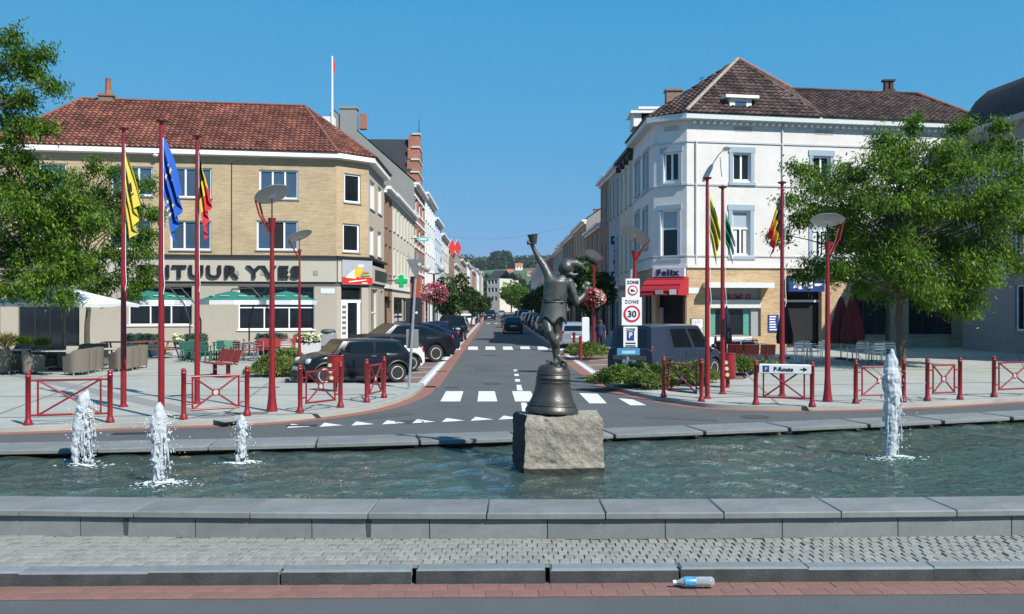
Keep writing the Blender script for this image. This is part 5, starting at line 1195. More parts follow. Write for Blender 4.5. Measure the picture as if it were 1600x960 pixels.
# ================================================================== STREET FURNITURE
def rz_of(a, b): return math.atan2(b.y - a.y, b.x - a.x)
def barrier(label, a, b, style=0, sign=False, H=1.02):
    """two posts with a crossed panel between; style 0 ring in the middle, 1 plain cross reaching the posts"""
    L = (b - a).length; T = thing('crossed_barrier', label, 'barrier', a, rz_of(a, b), 'red crossed barriers along the plaza kerb')
    post = MB().lathe([(.085, 0), (.085, .03), (.062, .10), (.05, .13), (.05, H - .10), (.056, H - .095), (.056, H - .07), (.045, H - .06), (.045, H - .045), (.052, H - .02), (.036, H + .012), (.0, H + .022)], 14).mesh('post', RED)
    put('post', post, T, (0, 0, 0)); put('post', post, T, (L, 0, 0))
    x0, x1, z0, z1 = .17, L - .17, .19, .86; r_ = .019
    def bar(p, q, nm='bar', rr=r_): MB().tube([p, q], rr, 8).build(nm, RED, T)
    bar((x0, 0, z0), (x0, 0, z1)); bar((x1, 0, z0), (x1, 0, z1)); bar((x0 - .02, 0, z1), (x1 + .02, 0, z1), rr=.022); bar((x0 - .02, 0, z0), (x1 + .02, 0, z0), rr=.022)
    if style == 1: bar((.04, 0, z1), (x0, 0, z1)); bar((x1, 0, z1), (L - .04, 0, z1)); bar((.04, 0, z0), (x0, 0, z0)); bar((x1, 0, z0), (L - .04, 0, z0))
    else:
        for z in (z0 + .12, z1 - .12): bar((.04, 0, z), (x0, 0, z)); bar((x1, 0, z), (L - .04, 0, z))
    c = Vector(((x0 + x1) / 2, 0, (z0 + z1) / 2)); g = .07 if style == 0 else .0
    for p in ((x0, z0), (x1, z0), (x0, z1), (x1, z1)):
        p = Vector((p[0], 0, p[1])); d = (c - p).normalized(); bar(p, c - d * g)
    if style == 0:
        k = [(c.x + .07 * math.cos(t * math.pi / 8), 0, c.z + .07 * math.sin(t * math.pi / 8)) for t in range(17)]; MB().tube(k, .016, 6, False).build('ring', RED, T)
        MB().lathe([(.05, -.006), (.05, .006)], 14, (c.x, 0, c.z), 'y').build('medallion', mat('medallion_grey', (.45, .42, .40), .5), T)
    if sign:
        s = MB().b2(-.02, L - .12, -.07, -.03, .74, .96, .015).build('route_sign', WHITE, T, loc=(.10, 0, 0))
        put('lettering', text_mesh('P-Route', .13, .004, LET, bold=.003, spacing=1.0), s, (.30, -.075, .805), (R(90), 0, 0))
        put('blue_disc', MB().b2(.06, .2, -.076, -.071, .78, .92, .02).mesh('disc', BLUE), s); put('disc_letter', text_mesh('P', .12, .003, WHITE), s, (.10, -.079, .805), (R(90), 0, 0))
        m_ = MB(); m_.poly([(L - .36, -.074, .84), (L - .29, -.074, .84), (L - .29, -.074, .80), (L - .2, -.074, .85), (L - .29, -.074, .90), (L - .29, -.074, .86), (L - .36, -.074, .86)], (0, -.003, 0)); m_.build('arrow', LET, s)
    return T
G = lambda x, y: ground(x, y, PZ)
barrier('red crossed barrier at the left edge, nearest and widest', G(44, 665), G(172, 661), 1)
barrier('red crossed barrier with ring between the flagpoles and the left lamp', G(287, 656), G(386, 650))
barrier('red crossed barrier directly in front of the parked black car bonnet', G(469, 645), G(532, 637))
barrier('narrow red barrier turned edge on near the black car rear wheel', G(573, 629), G(600, 622))
barrier('red crossed barrier in front of the right hand junipers', G(1037, 621), G(1096, 628))
barrier('red barrier carrying the white arrow sign', G(1181, 633), G(1269, 636), 1, True)
barrier('red crossed barrier partly behind the right fountain jet', G(1337, 631), G(1412, 629))
barrier('red crossed barrier just right of the right fountain jet', G(1449, 627), G(1500, 625))
barrier('red crossed barrier at the right edge of the picture', G(1553, 621), G(1618, 618))
barrier('red crossed barrier beside the far benches behind the black car', G(487, 548), G(520, 546), 1)
barrier('dark red barrier behind the litter bin near the shop benches', G(1118, 566), G(1142, 565), 1)

def flagpole(label, base, H, r=.052):
    T = thing('flagpole', label, 'flagpole', base, group='red flagpoles on the plaza')
    MB().lathe([(.10, 0), (.10, .03), (r * 1.25, .06), (r * 1.2, H * .25), (r * .9, H * .7), (r * .75, H)], 14).build('pole', RED, T)
    MB().lathe([(.045, H), (.10, H + .02), (.12, H + .05), (.05, H + .07), (.0, H + .1)], 12).build('cap', DRED, T)
    MB().tube([(.06, -.05, H * .42), (.09, -.06, H * .45), (.07, -.05, H * .5), (.055, -.045, H * .95)], .008, 5).build('halyard', WHITE, T)
    return T
def flag(label, base, ztop, hoist, fly, side, bands, fall=.34, stars=False, mark=None, seed=1, gather=.5, swing=.0):
    """cloth hanging in calm air: hoist edge on the pole, fly end sagging down"""
    T = thing('flag', label, 'flag', (base.x, base.y, base.z + ztop)); nS, nT = 44, 26; rr = random.Random(seed); ph = rr.uniform(0, 6)
    def pt(s, t, o=0.0):
        z = -t * hoist * (1 - .12 * s) - s * fly * (.90 - .06 * t) + .03 * math.sin(9 * t + ph) * s
        w = fall * s * fly * (1 - gather * t) * (1 - .25 * s)
        x = side * (.05 + w + .016 * math.sin(7 * t + 4 * s + ph) * s + .028 * math.sin(5.5 * math.pi * t + ph + 1.2 * s) * s); y = -.03 + o + .10 * math.sin(5.5 * math.pi * t + 1.2 * s + ph) * min(1, 2.2 * s + .12) + swing * s
        return (x, y, z)
    n0 = 0
    for k, (s0, s1, m_) in enumerate(bands):
        mb = MB(); ns = max(4, int(nS * (s1 - s0)))
        mb.grid([[pt(s0 + (s1 - s0) * i / ns, j / nT) for j in range(nT + 1)] for i in range(ns + 1)])
        mb.grid([[pt(s0 + (s1 - s0) * i / ns, j / nT, .004) for j in range(nT + 1)][::-1] for i in range(ns + 1)])
        mb.build('cloth', m_, T, sharp=None)
    if stars:
        for k in range(12):
            an = k * math.pi / 6; cs, ct = .5 + .27 * math.sin(an), .5 - .36 * math.cos(an)
            mb = MB(); q = []
            for i in range(10): a2 = i * math.pi / 5; r2 = .062 if i % 2 == 0 else .025; q.append(pt(cs + r2 * math.cos(a2) * .8, ct + r2 * math.sin(a2) * 1.1, -.012))
            ctr = pt(cs, ct, -.014); mb.add(q + [ctr], [(i, (i + 1) % 10, 10) for i in range(10)]); mb.build('star', mat('star_yellow', (.80, .58, .06), .7), T)
    if mark:
        mb = MB()
        for (s0, s1, t0, t1) in mark: mb.grid([[pt(s0 + (s1 - s0) * i / 6, t0 + (t1 - t0) * j / 6, -.012) for j in range(7)] for i in range(7)])
        mb.build('emblem', LET, T)
    return T
FY = mat('flag_yellow', (.56, .47, .06), .8, .06, 6); FB = mat('flag_blue', (.012, .085, .42), .75, .06, 6); FK = mat('flag_black', (.014, .014, .017), .85, .1, 6); FR = mat('flag_red', (.55, .02, .035), .8, .06, 6); FO = mat('flag_gold', (.72, .45, .02), .8, .06, 6); FG = mat('flag_green', (.01, .20, .10), .8, .06, 6); FW = mat('flag_white', (.75, .74, .74), .8, .05, 6)
BE = [(0, .34, FK), (.34, .66, FO), (.66, 1, FR)]
p = [G(193, 636), G(252, 654), G(308, 631)]
Hh = lambda b, py_: EYE - (py_ - HOR) * b.y / F - PZ
labs = ('red flagpole with the hanging yellow flag, left plaza', 'red flagpole with the blue starred flag, left plaza', 'red flagpole with the black yellow red flag, left plaza')
for b, py_, l in zip(p, (204, 193, 216), labs): flagpole(l, b, Hh(b, py_))
flag('hanging yellow flag with dark emblem on the left plaza', p[0], Hh(p[0], 232), 1.15, 1.35, 1, [(0, 1, FY)], .30, mark=[(.48, .66, .2, .27), (.55, .62, .27, .36), (.70, .74, .18, .3), (.44, .5, .3, .34)], seed=2, gather=.45)
flag('hanging blue flag with yellow stars', p[1], Hh(p[1], 212), 1.2, 1.35, 1, [(0, 1, FB)], .36, True, seed=3, gather=.4)
flag('black yellow red flag hanging on the left plaza', p[2], Hh(p[2], 232), 1.15, 1.35, 1, BE, .26, seed=5, gather=.5)
p = [G(1105, 623), G(1129, 616), G(1222, 619)]
labs = ('red flagpole with the narrow yellow flag, right plaza', 'red flagpole with the green and white flag', 'red flagpole with the black yellow red flag, right plaza')
for b, py_, l in zip(p, (281, 295, 288), labs): flagpole(l, b, Hh(b, py_))
flag('narrow hanging yellow flag on the right plaza', p[0], Hh(p[0], 298), 1.05, 1.1, 1, [(0, 1, FY)], .34, mark=[(.35, .7, .06, .12)], seed=7, gather=.4)
flag('hanging green and white flag', p[1], Hh(p[1], 330), .8, .82, 1, [(0, .5, FG), (.5, 1, FW)], .46, seed=8, gather=.25)
flag('black yellow red flag blown left on the right plaza', p[2], Hh(p[2], 312), .85, .85, -1, [(0, .3, FK), (.3, .7, FO), (.7, 1, FR)], .48, seed=9, gather=.35)

def disc_lamp(label, base, H, tilt=.28, rz=0.0, r=.085, disc=.42, side=-1, name='disc_lamp'):
    T = thing(name, label, 'street lamp', base, rz, 'red disc lamps on the plaza'); k = r / .085
    MB().lathe([(.145 * k, 0), (.145 * k, .03), (.125 * k, .12), (.10 * k, .3), (r * .95, .6), (r * .8, H * .6), (r * .58, H - .42), (r * .6, H - .3), (.105 * k, H), (.0, H)], 18).build('post', RED, T)
    s = side
    for dy in (-.09, .09):
        MB().tube([(s * .06, dy * .6, H - .3), (s * .24, dy * 1.4, H + .06), (s * disc * .82, dy * 1.6, H + .50 - disc * .85 * math.sin(tilt))], .022, 6).build('strut', DRED, T)
    MB().tube([(.0, 0, H), (.0, 0, H + .42)], .016, 6).build('stem', DARK, T)
    d = MB().lathe([(0.0, -.03), (disc * .5, -.028), (disc * .95, -.012), (disc, 0), (disc * .95, .014), (disc * .4, .045), (0.0, .05)], 26).build('reflector_disc', mat('reflector_grey', (.46, .48, .46), .4, .06, 4), T, loc=(0, 0, H + .52), rot=(R(-17), s * tilt, 0))
    MB().lathe([(.09, -.05), (.11, -.028)], 14).build('lamp_glass', mat('lamp_glass_pale', (.6, .62, .6), .2), d)
    return T
b = G(425, 643); disc_lamp('tall red lamp post with tilted disc before the left junipers', b, Hh(b, 341), .42, 0, .072, .39, -1)
b = Vector((px_x(468, 34), 34, PZ)); disc_lamp('thin red disc lamp farther back near the snack bar', b, Hh(b, 390), .35, .3, .06, .5, -1)
b = G(1293, 628); disc_lamp('red lamp post with round disc beside the right tree', b, Hh(b, 378), .1, 0, .070, .40, 1)
b = Vector((px_x(992, 29), 29, PZ)); disc_lamp('red disc lamp rising behind the speed limit sign', b, Hh(b, 392), .5, 0, .10, .55, 1)
b = Vector((px_x(928, 45), 45, PZ)); TL = disc_lamp('red disc lamp with the pink and white flower basket', b, Hh(b, 415), .5, 0, .085, .5, 1)
# flower baskets
def flowers(label, c, rad, cols, seed, pole=None):
    T = thing('flower_basket', label, 'flower basket', c); r = np.random.RandomState(seed)
    MB().lathe([(.05, -rad * .55), (rad * .55, -rad * .4), (rad * .62, 0)], 14).build('basket', DARK, T)
    n = 900; P = r.normal(size=(n, 3)); P /= np.linalg.norm(P, axis=1)[:, None]; P *= (rad * r.uniform(.7, 1.05, n))[:, None]; P[:, 2] *= .8
    put('foliage', leaf_mesh('foliage', P * .92, r.normal(size=(n, 3)), .12, .07, LEAF_D, .2, seed), T)
    for k, c_ in enumerate(cols):
        m_ = MT.get('petal_%s' % (c_,)) or leaf_mat('petal_%s' % (c_,), tuple(x * .8 for x in c_), c_, .2)
        n2 = 420; Q = r.normal(size=(n2, 3)); Q[:, 2] += .25; Q /= np.linalg.norm(Q, axis=1)[:, None]; Q *= rad * r.uniform(.95, 1.1, n2)[:, None]; Q[:, 2] *= .8
        if len(cols) > 1 and k == len(cols) - 1 and cols[k][1] > .5: Q = Q[(Q[:, 0] > 0.02)]
        put('blossoms', leaf_mesh('blossoms', Q, r.normal(size=Q.shape), .11, .11, m_, .1, seed + k), T)
    return T
flowers('pink and white flower basket hung on the right red lamp post', at(928, 466, 44.6), .55, [(.70, .05, .16), (.80, .78, .78)], 4)
b = Vector((px_x(678, 61), 61, .12)); T = thing('twin_globe_lamp', 'dark post with two glass globes above the pink flower basket', 'street lamp', b)
MB().tube([(0, 0, 0), (0, 0, 4.5)], .07, 8).build('post', DARK, T)
MB().tube([(-.5, 0, 4.55), (0, 0, 4.45), (.5, 0, 4.55)], .04, 6).build('crossarm', DARK, T)
for s in (-.5, .5): MB().ball((s, 0, 4.85), .27, 14, 8).build('globe', mat('smoky_globe', (.42, .44, .46), .1, .1, 3, spec=.9), T)
flowers('large pink flower basket on the twin globe lamp', at(679, 459, 60.8), .9, [(.70, .06, .20), (.75, .22, .38)], 9)

# benches
def bench(label, c, rz, m, L=1.75):
    T = thing('bench', label, 'bench', c, rz, 'red metal benches')
    for s in (-.55, .55): MB().b2(s - .035, s + .035, -.06, .06, 0, .42).build('leg', DRED, T); MB().b2(s - .1, s + .1, -.2, .2, .0, .02).build('foot_plate', DRED, T)
    for k in range(3):
        x0 = -L / 2 + k * L / 3 + .02; x1 = x0 + L / 3 - .04
        mb = MB(); mb.grid([[(x0, -.30, .43), (x1, -.30, .43)], [(x0, -.26, .455), (x1, -.26, .455)], [(x0, .12, .425), (x1, .12, .425)], [(x0, .18, .45), (x1, .18, .45)]]); mb.grid([[(x0, .18, .43), (x1, .18, .43)], [(x0, -.26, .435), (x1, -.26, .435)], [(x0, -.30, .41), (x1, -.30, .41)]]); mb.build('seat_panel', m, T)
        mb = MB(); mb.at((0, .2, .48), 0, R(-22)).b2(x0, x1, -.015, .015, 0, .42, .012); mb.build('back_panel', m, T)
    MB().tube([(-L / 2, .17, .43), (L / 2, .17, .43)], .022, 6).build('rail', DRED, T)
    for s in (-.55, .55): MB().tube([(s, .1, .40), (s, .21, .46), (s, .34, .82)], .02, 6).build('bracket', DRED, T)
    return T
BN = mat('perforated_red_metal', (.30, .035, .025), .5, .15, 30, bump=.4, bscale=140)
bench('red metal bench behind the left barrier, nearest bench', ground(342, 589, PZ) + Vector((.05, .1, 0)), R(-50), BN)
bench('red bench behind the tall left lamp post', ground(425, 562, PZ) + Vector((0, .3, 0)), R(-12), BN)
bench('red bench behind the thin disc lamp, by the snack bar door', ground(478, 552, PZ) + Vector((0, .3, 0)), R(-8), BN)
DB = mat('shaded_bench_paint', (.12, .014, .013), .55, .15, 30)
bench('dark red bench before the brick shop, right of the van', ground(1178, 575, PZ) + Vector((0, .4, 0)), R(170), DB, 1.75)
bench('dark red bench beside the van bonnet', Vector((8.9, 35.5, PZ)), R(165), DB, 1.6)
# litter bins
def bin_(label, c, m, H=.95):
    T = thing('litter_bin', label, 'litter bin', c); MB().lathe([(.06, 0), (.06, .3)], 10).build('stand', DRED, T)
    MB().lathe([(.0, .25), (.2, .25), (.215, .28), (.215, H), (.225, H), (.225, H + .02), (.16, H + .02), (.155, H - .06), (0, H - .06)], 20).build('drum', m, T)
    mb = MB()
    for k in range(3): mb.at((-.1 + .02 * k, -.216, .72 - .17 * k)).lathe([(.055, -.006), (.055, .004)], 12, (0, 0, 0), 'y')
    mb.build('stickers', mat('sticker_pale', (.5, .5, .32), .6, .5, 14), T); return T
bin_('red litter bin beside the right flagpoles', ground(1137, 606, PZ) + Vector((0, 0, 0)), RED)
bin_('red litter bin between the barrier and the black car', ground(524, 612, PZ), RED)
T = thing('wheelie_bin', 'grey waste container near the snack bar door', 'bin', Vector((px_x(513, 43), 43, PZ))); MB().b2(-.35, .35, -.3, .3, 0, 1.0, .06).build('body', mat('bin_grey', (.30, .31, .32), .6), T); MB().lathe([(.36, 1.0), (.38, 1.05), (.3, 1.15), (.0, 1.18)], 14).build('lid', mat('bin_green', (.05, .09, .08), .6), T)

# sign posts
def board(T, px_, py0, py1, w, D, m, nm, base, dy=0.0, th=.03):
    """upright plate on post T; measured between two rows of the photograph"""
    c = at(px_, (py0 + py1) / 2, D) - base; hh = (py1 - py0) * D / F
    return MB().b2(-w / 2, w / 2, -th / 2, th / 2, -hh / 2, hh / 2, .012).build(nm, m, T, loc=(c.x, dy, c.z)), hh
D = 26.6; b = Vector((px_x(979, D), D, PZ)); T = thing('sign_post', 'grey post with the zone 30 and parking signs in the right junipers', 'sign post', b)
MB().tube([(0, 0, 0), (.14, 0, 3.4)], .045, 10).build('post', STEEL, T)
SW_ = mat('sign_face_white', (.74, .75, .75), .4, .03); SR = mat('sign_face_red', (.55, .015, .03), .4, .03); SBk = mat('sign_ink', (.015, .015, .03), .5)
s, hh = board(T, 988, 436, 465, .42, D, SW_, 'zone_plate', b, -.07)
put('lettering', text_mesh('ZONE', .13, .003, SBk, bold=.004, align='CENTER'), s, (0, -.02, hh / 2 - .15), (R(90), 0, 0)); MB().lathe([(.15, -.004), (.15, .004)], 24, (0, -.02, -.07), 'y').build('red_ring', SR, s); MB().lathe([(.112, -.004), (.112, .002)], 24, (0, -.028, -.07), 'y').build('white_disc', SW_, s)
put('truck_symbol', MB().poly([(-.06, -.034, -.11), (.06, -.034, -.11), (.06, -.034, -.06), (.0, -.034, -.06), (.0, -.034, -.03), (-.06, -.034, -.03)], (0, -.003, 0)).mesh('truck', SBk), s)
s, hh = board(T, 986.5, 465, 509, .60, D, SW_, 'zone_thirty_plate', b, -.09)
put('lettering', text_mesh('ZONE', .14, .003, SBk, bold=.002, align='CENTER', spacing=1.15), s, (0, -.02, hh / 2 - .18), (R(90), 0, 0)); MB().lathe([(.25, -.004), (.25, .004)], 28, (0, -.02, -.07), 'y').build('red_ring', SR, s); MB().lathe([(.19, -.004), (.19, .002)], 28, (0, -.028, -.07), 'y').build('white_disc', SW_, s)
put('number', text_mesh('30', .27, .004, SBk, bold=.008, align='CENTER'), s, (0, -.036, -.165), (R(90), 0, 0))
s, hh = board(T, 984.5, 511, 543, .42, D, SW_, 'parking_plate', b, -.07)
put('lettering', text_mesh('ZONE', .10, .003, SBk, bold=.002, align='CENTER'), s, (0, -.02, hh / 2 - .11), (R(90), 0, 0)); MB().b2(-.11, .11, -.022, -.016, -.10, .18).build('blue_field', BLUE, s); put('letter', text_mesh('P', .22, .004, SW_, bold=.006, align='CENTER'), s, (0, -.028, -.01), (R(90), 0, 0))
for k in range(2): MB().b2(-.15, .15, -.021, -.016, -.20 - .08 * k, -.16 - .08 * k).build('small_print', SBk, s)
s, hh = board(T, 981.5, 544.5, 555.5, .68, D, mat('sign_cyan', (.05, .25, .40), .4), 'blue_plate', b, -.07); MB().b2(-.2, .2, -.021, -.016, -.05, .04).build('small_print', mat('pale_print', (.35, .55, .65), .5), s)
D = 24.6; b = Vector((px_x(639, D), D, PZ)); T = thing('sign_post', 'grey post with signs seen from behind, at the left street corner', 'sign post', b)
MB().tube([(0, 0, 0), (.22, 0, 3.75)], .04, 10).build('post', STEEL, T)
c = at(650, 418, D) - b; MB().poly([(-.26, 0, .22), (.26, 0, .22), (.03, 0, -.27), (-.03, 0, -.27)], (0, .03, 0)).build('triangle_plate', mat('plate_back_grey', (.16, .17, .18), .5, .1), T, loc=(c.x, -.08, c.z))
MB().lathe([(.05, -.005), (.05, .005)], 12, (.10, -.09, c.z + .08), 'y').build('sticker', mat('sticker_pale', (.5, .5, .32)), T, loc=(c.x, 0, 0))
s, _ = board(T, 648.5, 432, 466, .28, D, mat('plate_back_orange', (.33, .07, .03), .6, .1), 'orange_plate', b, .06)
s, _ = board(T, 646, 466, 506, .46, D, mat('plate_back_black', (.02, .02, .025), .6, .1), 'black_plate', b, .07); MB().lathe([(.035, -.005), (.035, .005)], 12, (.08, -.02, -.05), 'y').build('sticker', WHITE, s)
s, _ = board(T, 644, 515, 545, .34, D, mat('plate_back_steel', (.20, .21, .19), .5, .15), 'steel_plate', b, .07)
# pharmacy cross, banners, red flags on the houses
D = 57; b = at(628, 439, D); T = thing('pharmacy_cross', 'green pharmacy cross sign projecting from the left houses', 'sign', b)
GC = mat('cross_green', (.01, .42, .13), .4); PC = mat('cross_pale', (.55, .75, .78), .4)
mb = MB(); mb.b2(-.13, .13, -.12, .12, -.38, .38); mb.b2(-.38, -.131, -.12, .12, -.13, .13); mb.b2(.131, .38, -.12, .12, -.13, .13); mb.build('cross', GC, T); mb = MB(); mb.b2(-.19, .19, -.06, .10, -.44, .44); mb.b2(-.44, -.191, -.06, .1, -.19, .19); mb.b2(.191, .44, -.06, .1, -.19, .19); mb.build('backing', PC, T)
MB().tube([(-.3, .05, 0), (-1.1, .05, 0)], .04, 6).build('arm', DARK, T)
D = 64; b = at(962, 440, D) ; T = thing('vertical_banner', 'tall white shop banner with blue ends on the right houses', 'banner', b); hgt = 73 * D / F
MB().b2(-.40, .40, -.05, .05, 0, hgt, .02).build('panel', mat('banner_pale', (.62, .68, .78), .6), T)
for z in (.1, hgt - .72): s = MB().b2(-.36, .34, -.062, -.051, z, z + .62).build('blue_field', BLUE, T); MB().ball((0, -.066, z + .36), (.2, .006, .13)).build('oval', PC, s)
for k, (ch, col) in enumerate((('Z', (.06, .02, .12)), ('E', (.25, .35, .02)), ('M', (.35, .02, .06)), ('L', (.05, .2, .03)))): put('letter', text_mesh(ch, .52, .006, mat('banner_ink_%d' % k, col, .6), bold=.02, align='CENTER'), T, (0, -.06, hgt - 1.22 - k * .46), (R(90), 0, 0))
MB().tube([(.4, 0, hgt), (1.6, 0, hgt + .05)], .03, 6).build('bracket', DARK, T)
D = 70; T = thing('hanging_sign', 'small turquoise sign projecting from the red brick house', 'sign', at(661, 374, D)); MB().b2(-.42, .42, -.05, .05, -.17, .17).build('panel', mat('sign_turquoise', (.10, .50, .48), .5), T); MB().tube([(-.4, 0, .05), (-1, 0, .05)], .03, 6).build('arm', DARK, T); MB().b2(-.3, .3, -.056, -.051, -.04, .06).build('print', WHITE, T)
for i, (px_, lb) in enumerate(((700, 'red flag on the off white house, left of the pair'), (709, 'red flag on the off white house, right of the pair'))):
    D = 112 + 4 * i; b = at(px_, 398, D); T = thing('house_flag', lb, 'flag', b); MB().tube([(-.8, 0, -.6), (.5, 0, 2.0)], .04, 6).build('staff', WHITE, T)
    mb = MB(); mb.grid([[(.5 - .45 * t + s * .5, .05 * math.sin(5 * s + i), 2.0 - 1.1 * t - s * 1.15) for t in (0, .33, .66, 1)] for s in (0, .25, .5, .75, 1)]); mb.build('cloth', mat('house_flag_red', (.62, .04, .03), .8), T)
# tall masts beyond the roofs
T = thing('roof_flag_mast', 'white mast with small red flag rising behind the yellow building', 'mast', at(519, 200, 70)); hgt = 112 * 70 / F; MB().tube([(0, 0, -6), (0, 0, hgt)], [.13, .07], 8).build('mast', WHITE, T); mb = MB(); mb.grid([[(.05 + .06 * s, .05 * s, hgt - .1 - t * .9 - .15 * s) for t in (0, .5, 1)] for s in (0, 1, 2, 3)]); mb.build('cloth', FR, T); MB().b2(-1.3, .1, 0, 1, -.8, .9).build('mast_base', WHITE, T)
T = thing('radio_mast', 'thin mast rising above the white corner building roof', 'mast', at(1115, 180, 75)); MB().tube([(0, 0, -8), (0, 0, 130 * 75 / F)], [.04, .015], 6).build('rod', STEEL, T)
T = thing('street_cable', 'thin cable sagging across the street between the houses', 'cable', street(-6.9, 100, 10.4)); a = street(-6.9, 100, 10.4); MB().tube([Vector((15.5 * k / 12, 0, -.9 * math.sin(math.pi * k / 12) + 1.0 * k / 12)) for k in range(13)], .007, 4).build('wire', DARK, T)
# short red posts and tall white panel by the small juniper bed
for px_, py_, lb in ((897, 556, 'short red post left of the small juniper bed'), (907, 562, 'short red post nearer the camera by the small juniper bed')):
    b = ground(px_, py_, PZ); hgt = 36 * b.y / F; T = thing('short_post', lb, 'post', b, group='short red posts'); MB().lathe([(.08, 0), (.075, .04), (.065, hgt - .08), (.075, hgt - .07), (.075, hgt), (0, hgt + .03)], 12).build('shaft', RED, T)
b = ground(915, 553, PZ); T = thing('info_totem', 'narrow white information panel beside the silver estate car', 'sign', b); MB().b2(-.17, .17, -.07, .07, 0, 1.75, .05).build('panel', SW_, T)

# ------------------------------------------------------------------ terraces
def wicker_chair(label, c, rz, grp):
    T = thing('wicker_armchair', label, 'chair', c, rz, grp); return T
WICK = mat('grey_brown_wicker', (.17, .148, .118), .85, .25, 60, bump=.6, bscale=160); CUSH = mat('dark_cushion', (.03, .03, .033), .9)
wm_back = MB(); wm_arm = MB(); wm_seat = MB()
for y0, s in ((.27, 1),):
    rows = []
    for k in range(13):
        an = math.pi * (k / 12); x = .30 * math.cos(an); y = -.05 + .34 * math.sin(an) if True else 0
        rows.append((x, y))
P_in = []; P_out = []
shape = [(.30, -.30, .62), (.31, -.10, .64), (.31, .10, .70), (.30, .24, .82), (.20, .31, .86), (0, .33, .87), (-.20, .31, .86), (-.30, .24, .82), (-.31, .10, .70), (-.31, -.10, .64), (-.30, -.30, .62)]
wm_back.grid([[(x * 1.0, y, .10) for x, y, z in shape], [(x * 1.03, y * 1.03, .4) for x, y, z in shape], [(x * 1.06, y * 1.08, z) for x, y, z in shape]]); wm_back.grid([[(x * 1.06, y * 1.08, z) for x, y, z in shape], [(x * .88, y * .9, z) for x, y, z in shape], [(x * .84, y * .84, .38) for x, y, z in shape]])
WB = wm_back.mesh('shell', WICK); WS = MB().b2(-.25, .25, -.31, .26, .30, .42, .03).mesh('seat', WICK); WC = MB().b2(-.23, .23, -.29, .22, .42, .49, .03).mesh('cushion', CUSH); WL = MB().b2(-.018, .018, -.018, .018, 0, .12).mesh('leg', ALU); WF = MB().b2(-.25, .25, -.315, -.300, .12, .34).mesh('front', WICK)
def put_wicker(label, c, rz, grp='wicker armchairs on the left terrace'):
    T = wicker_chair(label, c, rz, grp); put('shell', WB, T); put('seat', WS, T); put('cushion', WC, T); put('front', WF, T)
    for x in (-.26, .26):
        for y in (-.27, .24): put('leg', WL, T, (x, y, 0))
    return T
TT = mat('pale_table_top', (.42, .42, .40), .45, .06, 8)
def ter_table(label, c, rz, w=1.2, d=.75, name='terrace_table', top=TT, leg=DARK):
    T = thing(name, label, 'table', c, rz); MB().b2(-w / 2, w / 2, -d / 2, d / 2, .72, .76, .012).build('table_top', top, T)
    for sx in (-1, 1):
        for sy in (-1, 1): MB().b2(sx * (w / 2 - .08) - .025, sx * (w / 2 - .08) + .025, sy * (d / 2 - .08) - .025, sy * (d / 2 - .08) + .025, 0, .72).build('leg', leg, T)
    return T
g_ = lambda x, D: Vector((px_x(x, D), D, PZ))
ter_table('pale terrace table in front of the white parasol pole', g_(92, 30.6), .1, 1.5, .8); ter_table('pale terrace table right of the parasol with wicker chairs', g_(168, 32.0), .1, 1.3, .8); ter_table('pale terrace table at the left picture edge', g_(12, 31.0), .1, 1.3, .8)
wl = [(52, 29.8, R(125), 'wicker armchair left of the front pale table'), (120, 29.5, R(238), 'wicker armchair with its back to the camera at the front table'), (131, 30.2, R(246), 'wicker armchair second from the front table corner'), (143, 31.0, R(250), 'wicker armchair at the right end of the front table'), (26, 30.6, R(118), 'wicker armchair left of the near armchair at the front'), (60, 31.8, R(10), 'wicker armchair behind the front table, left'), (84, 32.1, R(-5), 'wicker armchair behind the front table, middle'), (190, 31.2, R(236), 'wicker armchair before the right pale table'), (201, 31.9, R(245), 'wicker armchair beside the left flagpole'), (213, 32.7, R(250), 'wicker armchair right of the left flagpole'), (136, 33.4, R(15), 'wicker armchair facing the camera at the right table'), (152, 33.6, R(0), 'wicker armchair facing the camera, near the slim tree'), (6, 29.9, R(190), 'wicker armchair cut by the left picture edge'), (32, 33.0, R(0), 'wicker armchair behind the left edge table')]
for px_, D, a, lb in wl: put_wicker(lb, g_(px_, D), a)
# white square parasol
T = thing('parasol', 'large white square parasol over the wicker chairs', 'parasol', g_(98, 31.8)); CV = mat('white_canvas', (.66, .67, .68), .8, .04, 5)
mb = MB(); a = 2.05; e_ = [(-a, -a * .8), (0, -a * .82), (a, -a * .8), (a * 1.0, 0), (a, a * .8), (0, a * .82), (-a, a * .8), (-a, 0)]
zc = [2.36, 2.42, 2.36, 2.40, 2.36, 2.42, 2.36, 2.40]
rows = [[(x * t, y * t, 3.05 - (3.05 - z) * t ** .85) for (x, y), z in zip(e_ + e_[:1], zc + zc[:1])] for t in (.02, .35, .7, 1)]; rows.append([(x, y, z - .12) for (x, y), z in zip(e_ + e_[:1], zc + zc[:1])]); mb.grid(rows, False); mb.build('canopy', CV, T)
MB().tube([(0, 0, 0), (0, 0, 3.08)], .035, 8).build('pole', mat('wood_pole', (.16, .09, .05), .6), T); MB().b2(-.35, .35, -.35, .35, 0, .1, .02).build('base', DARK, T)
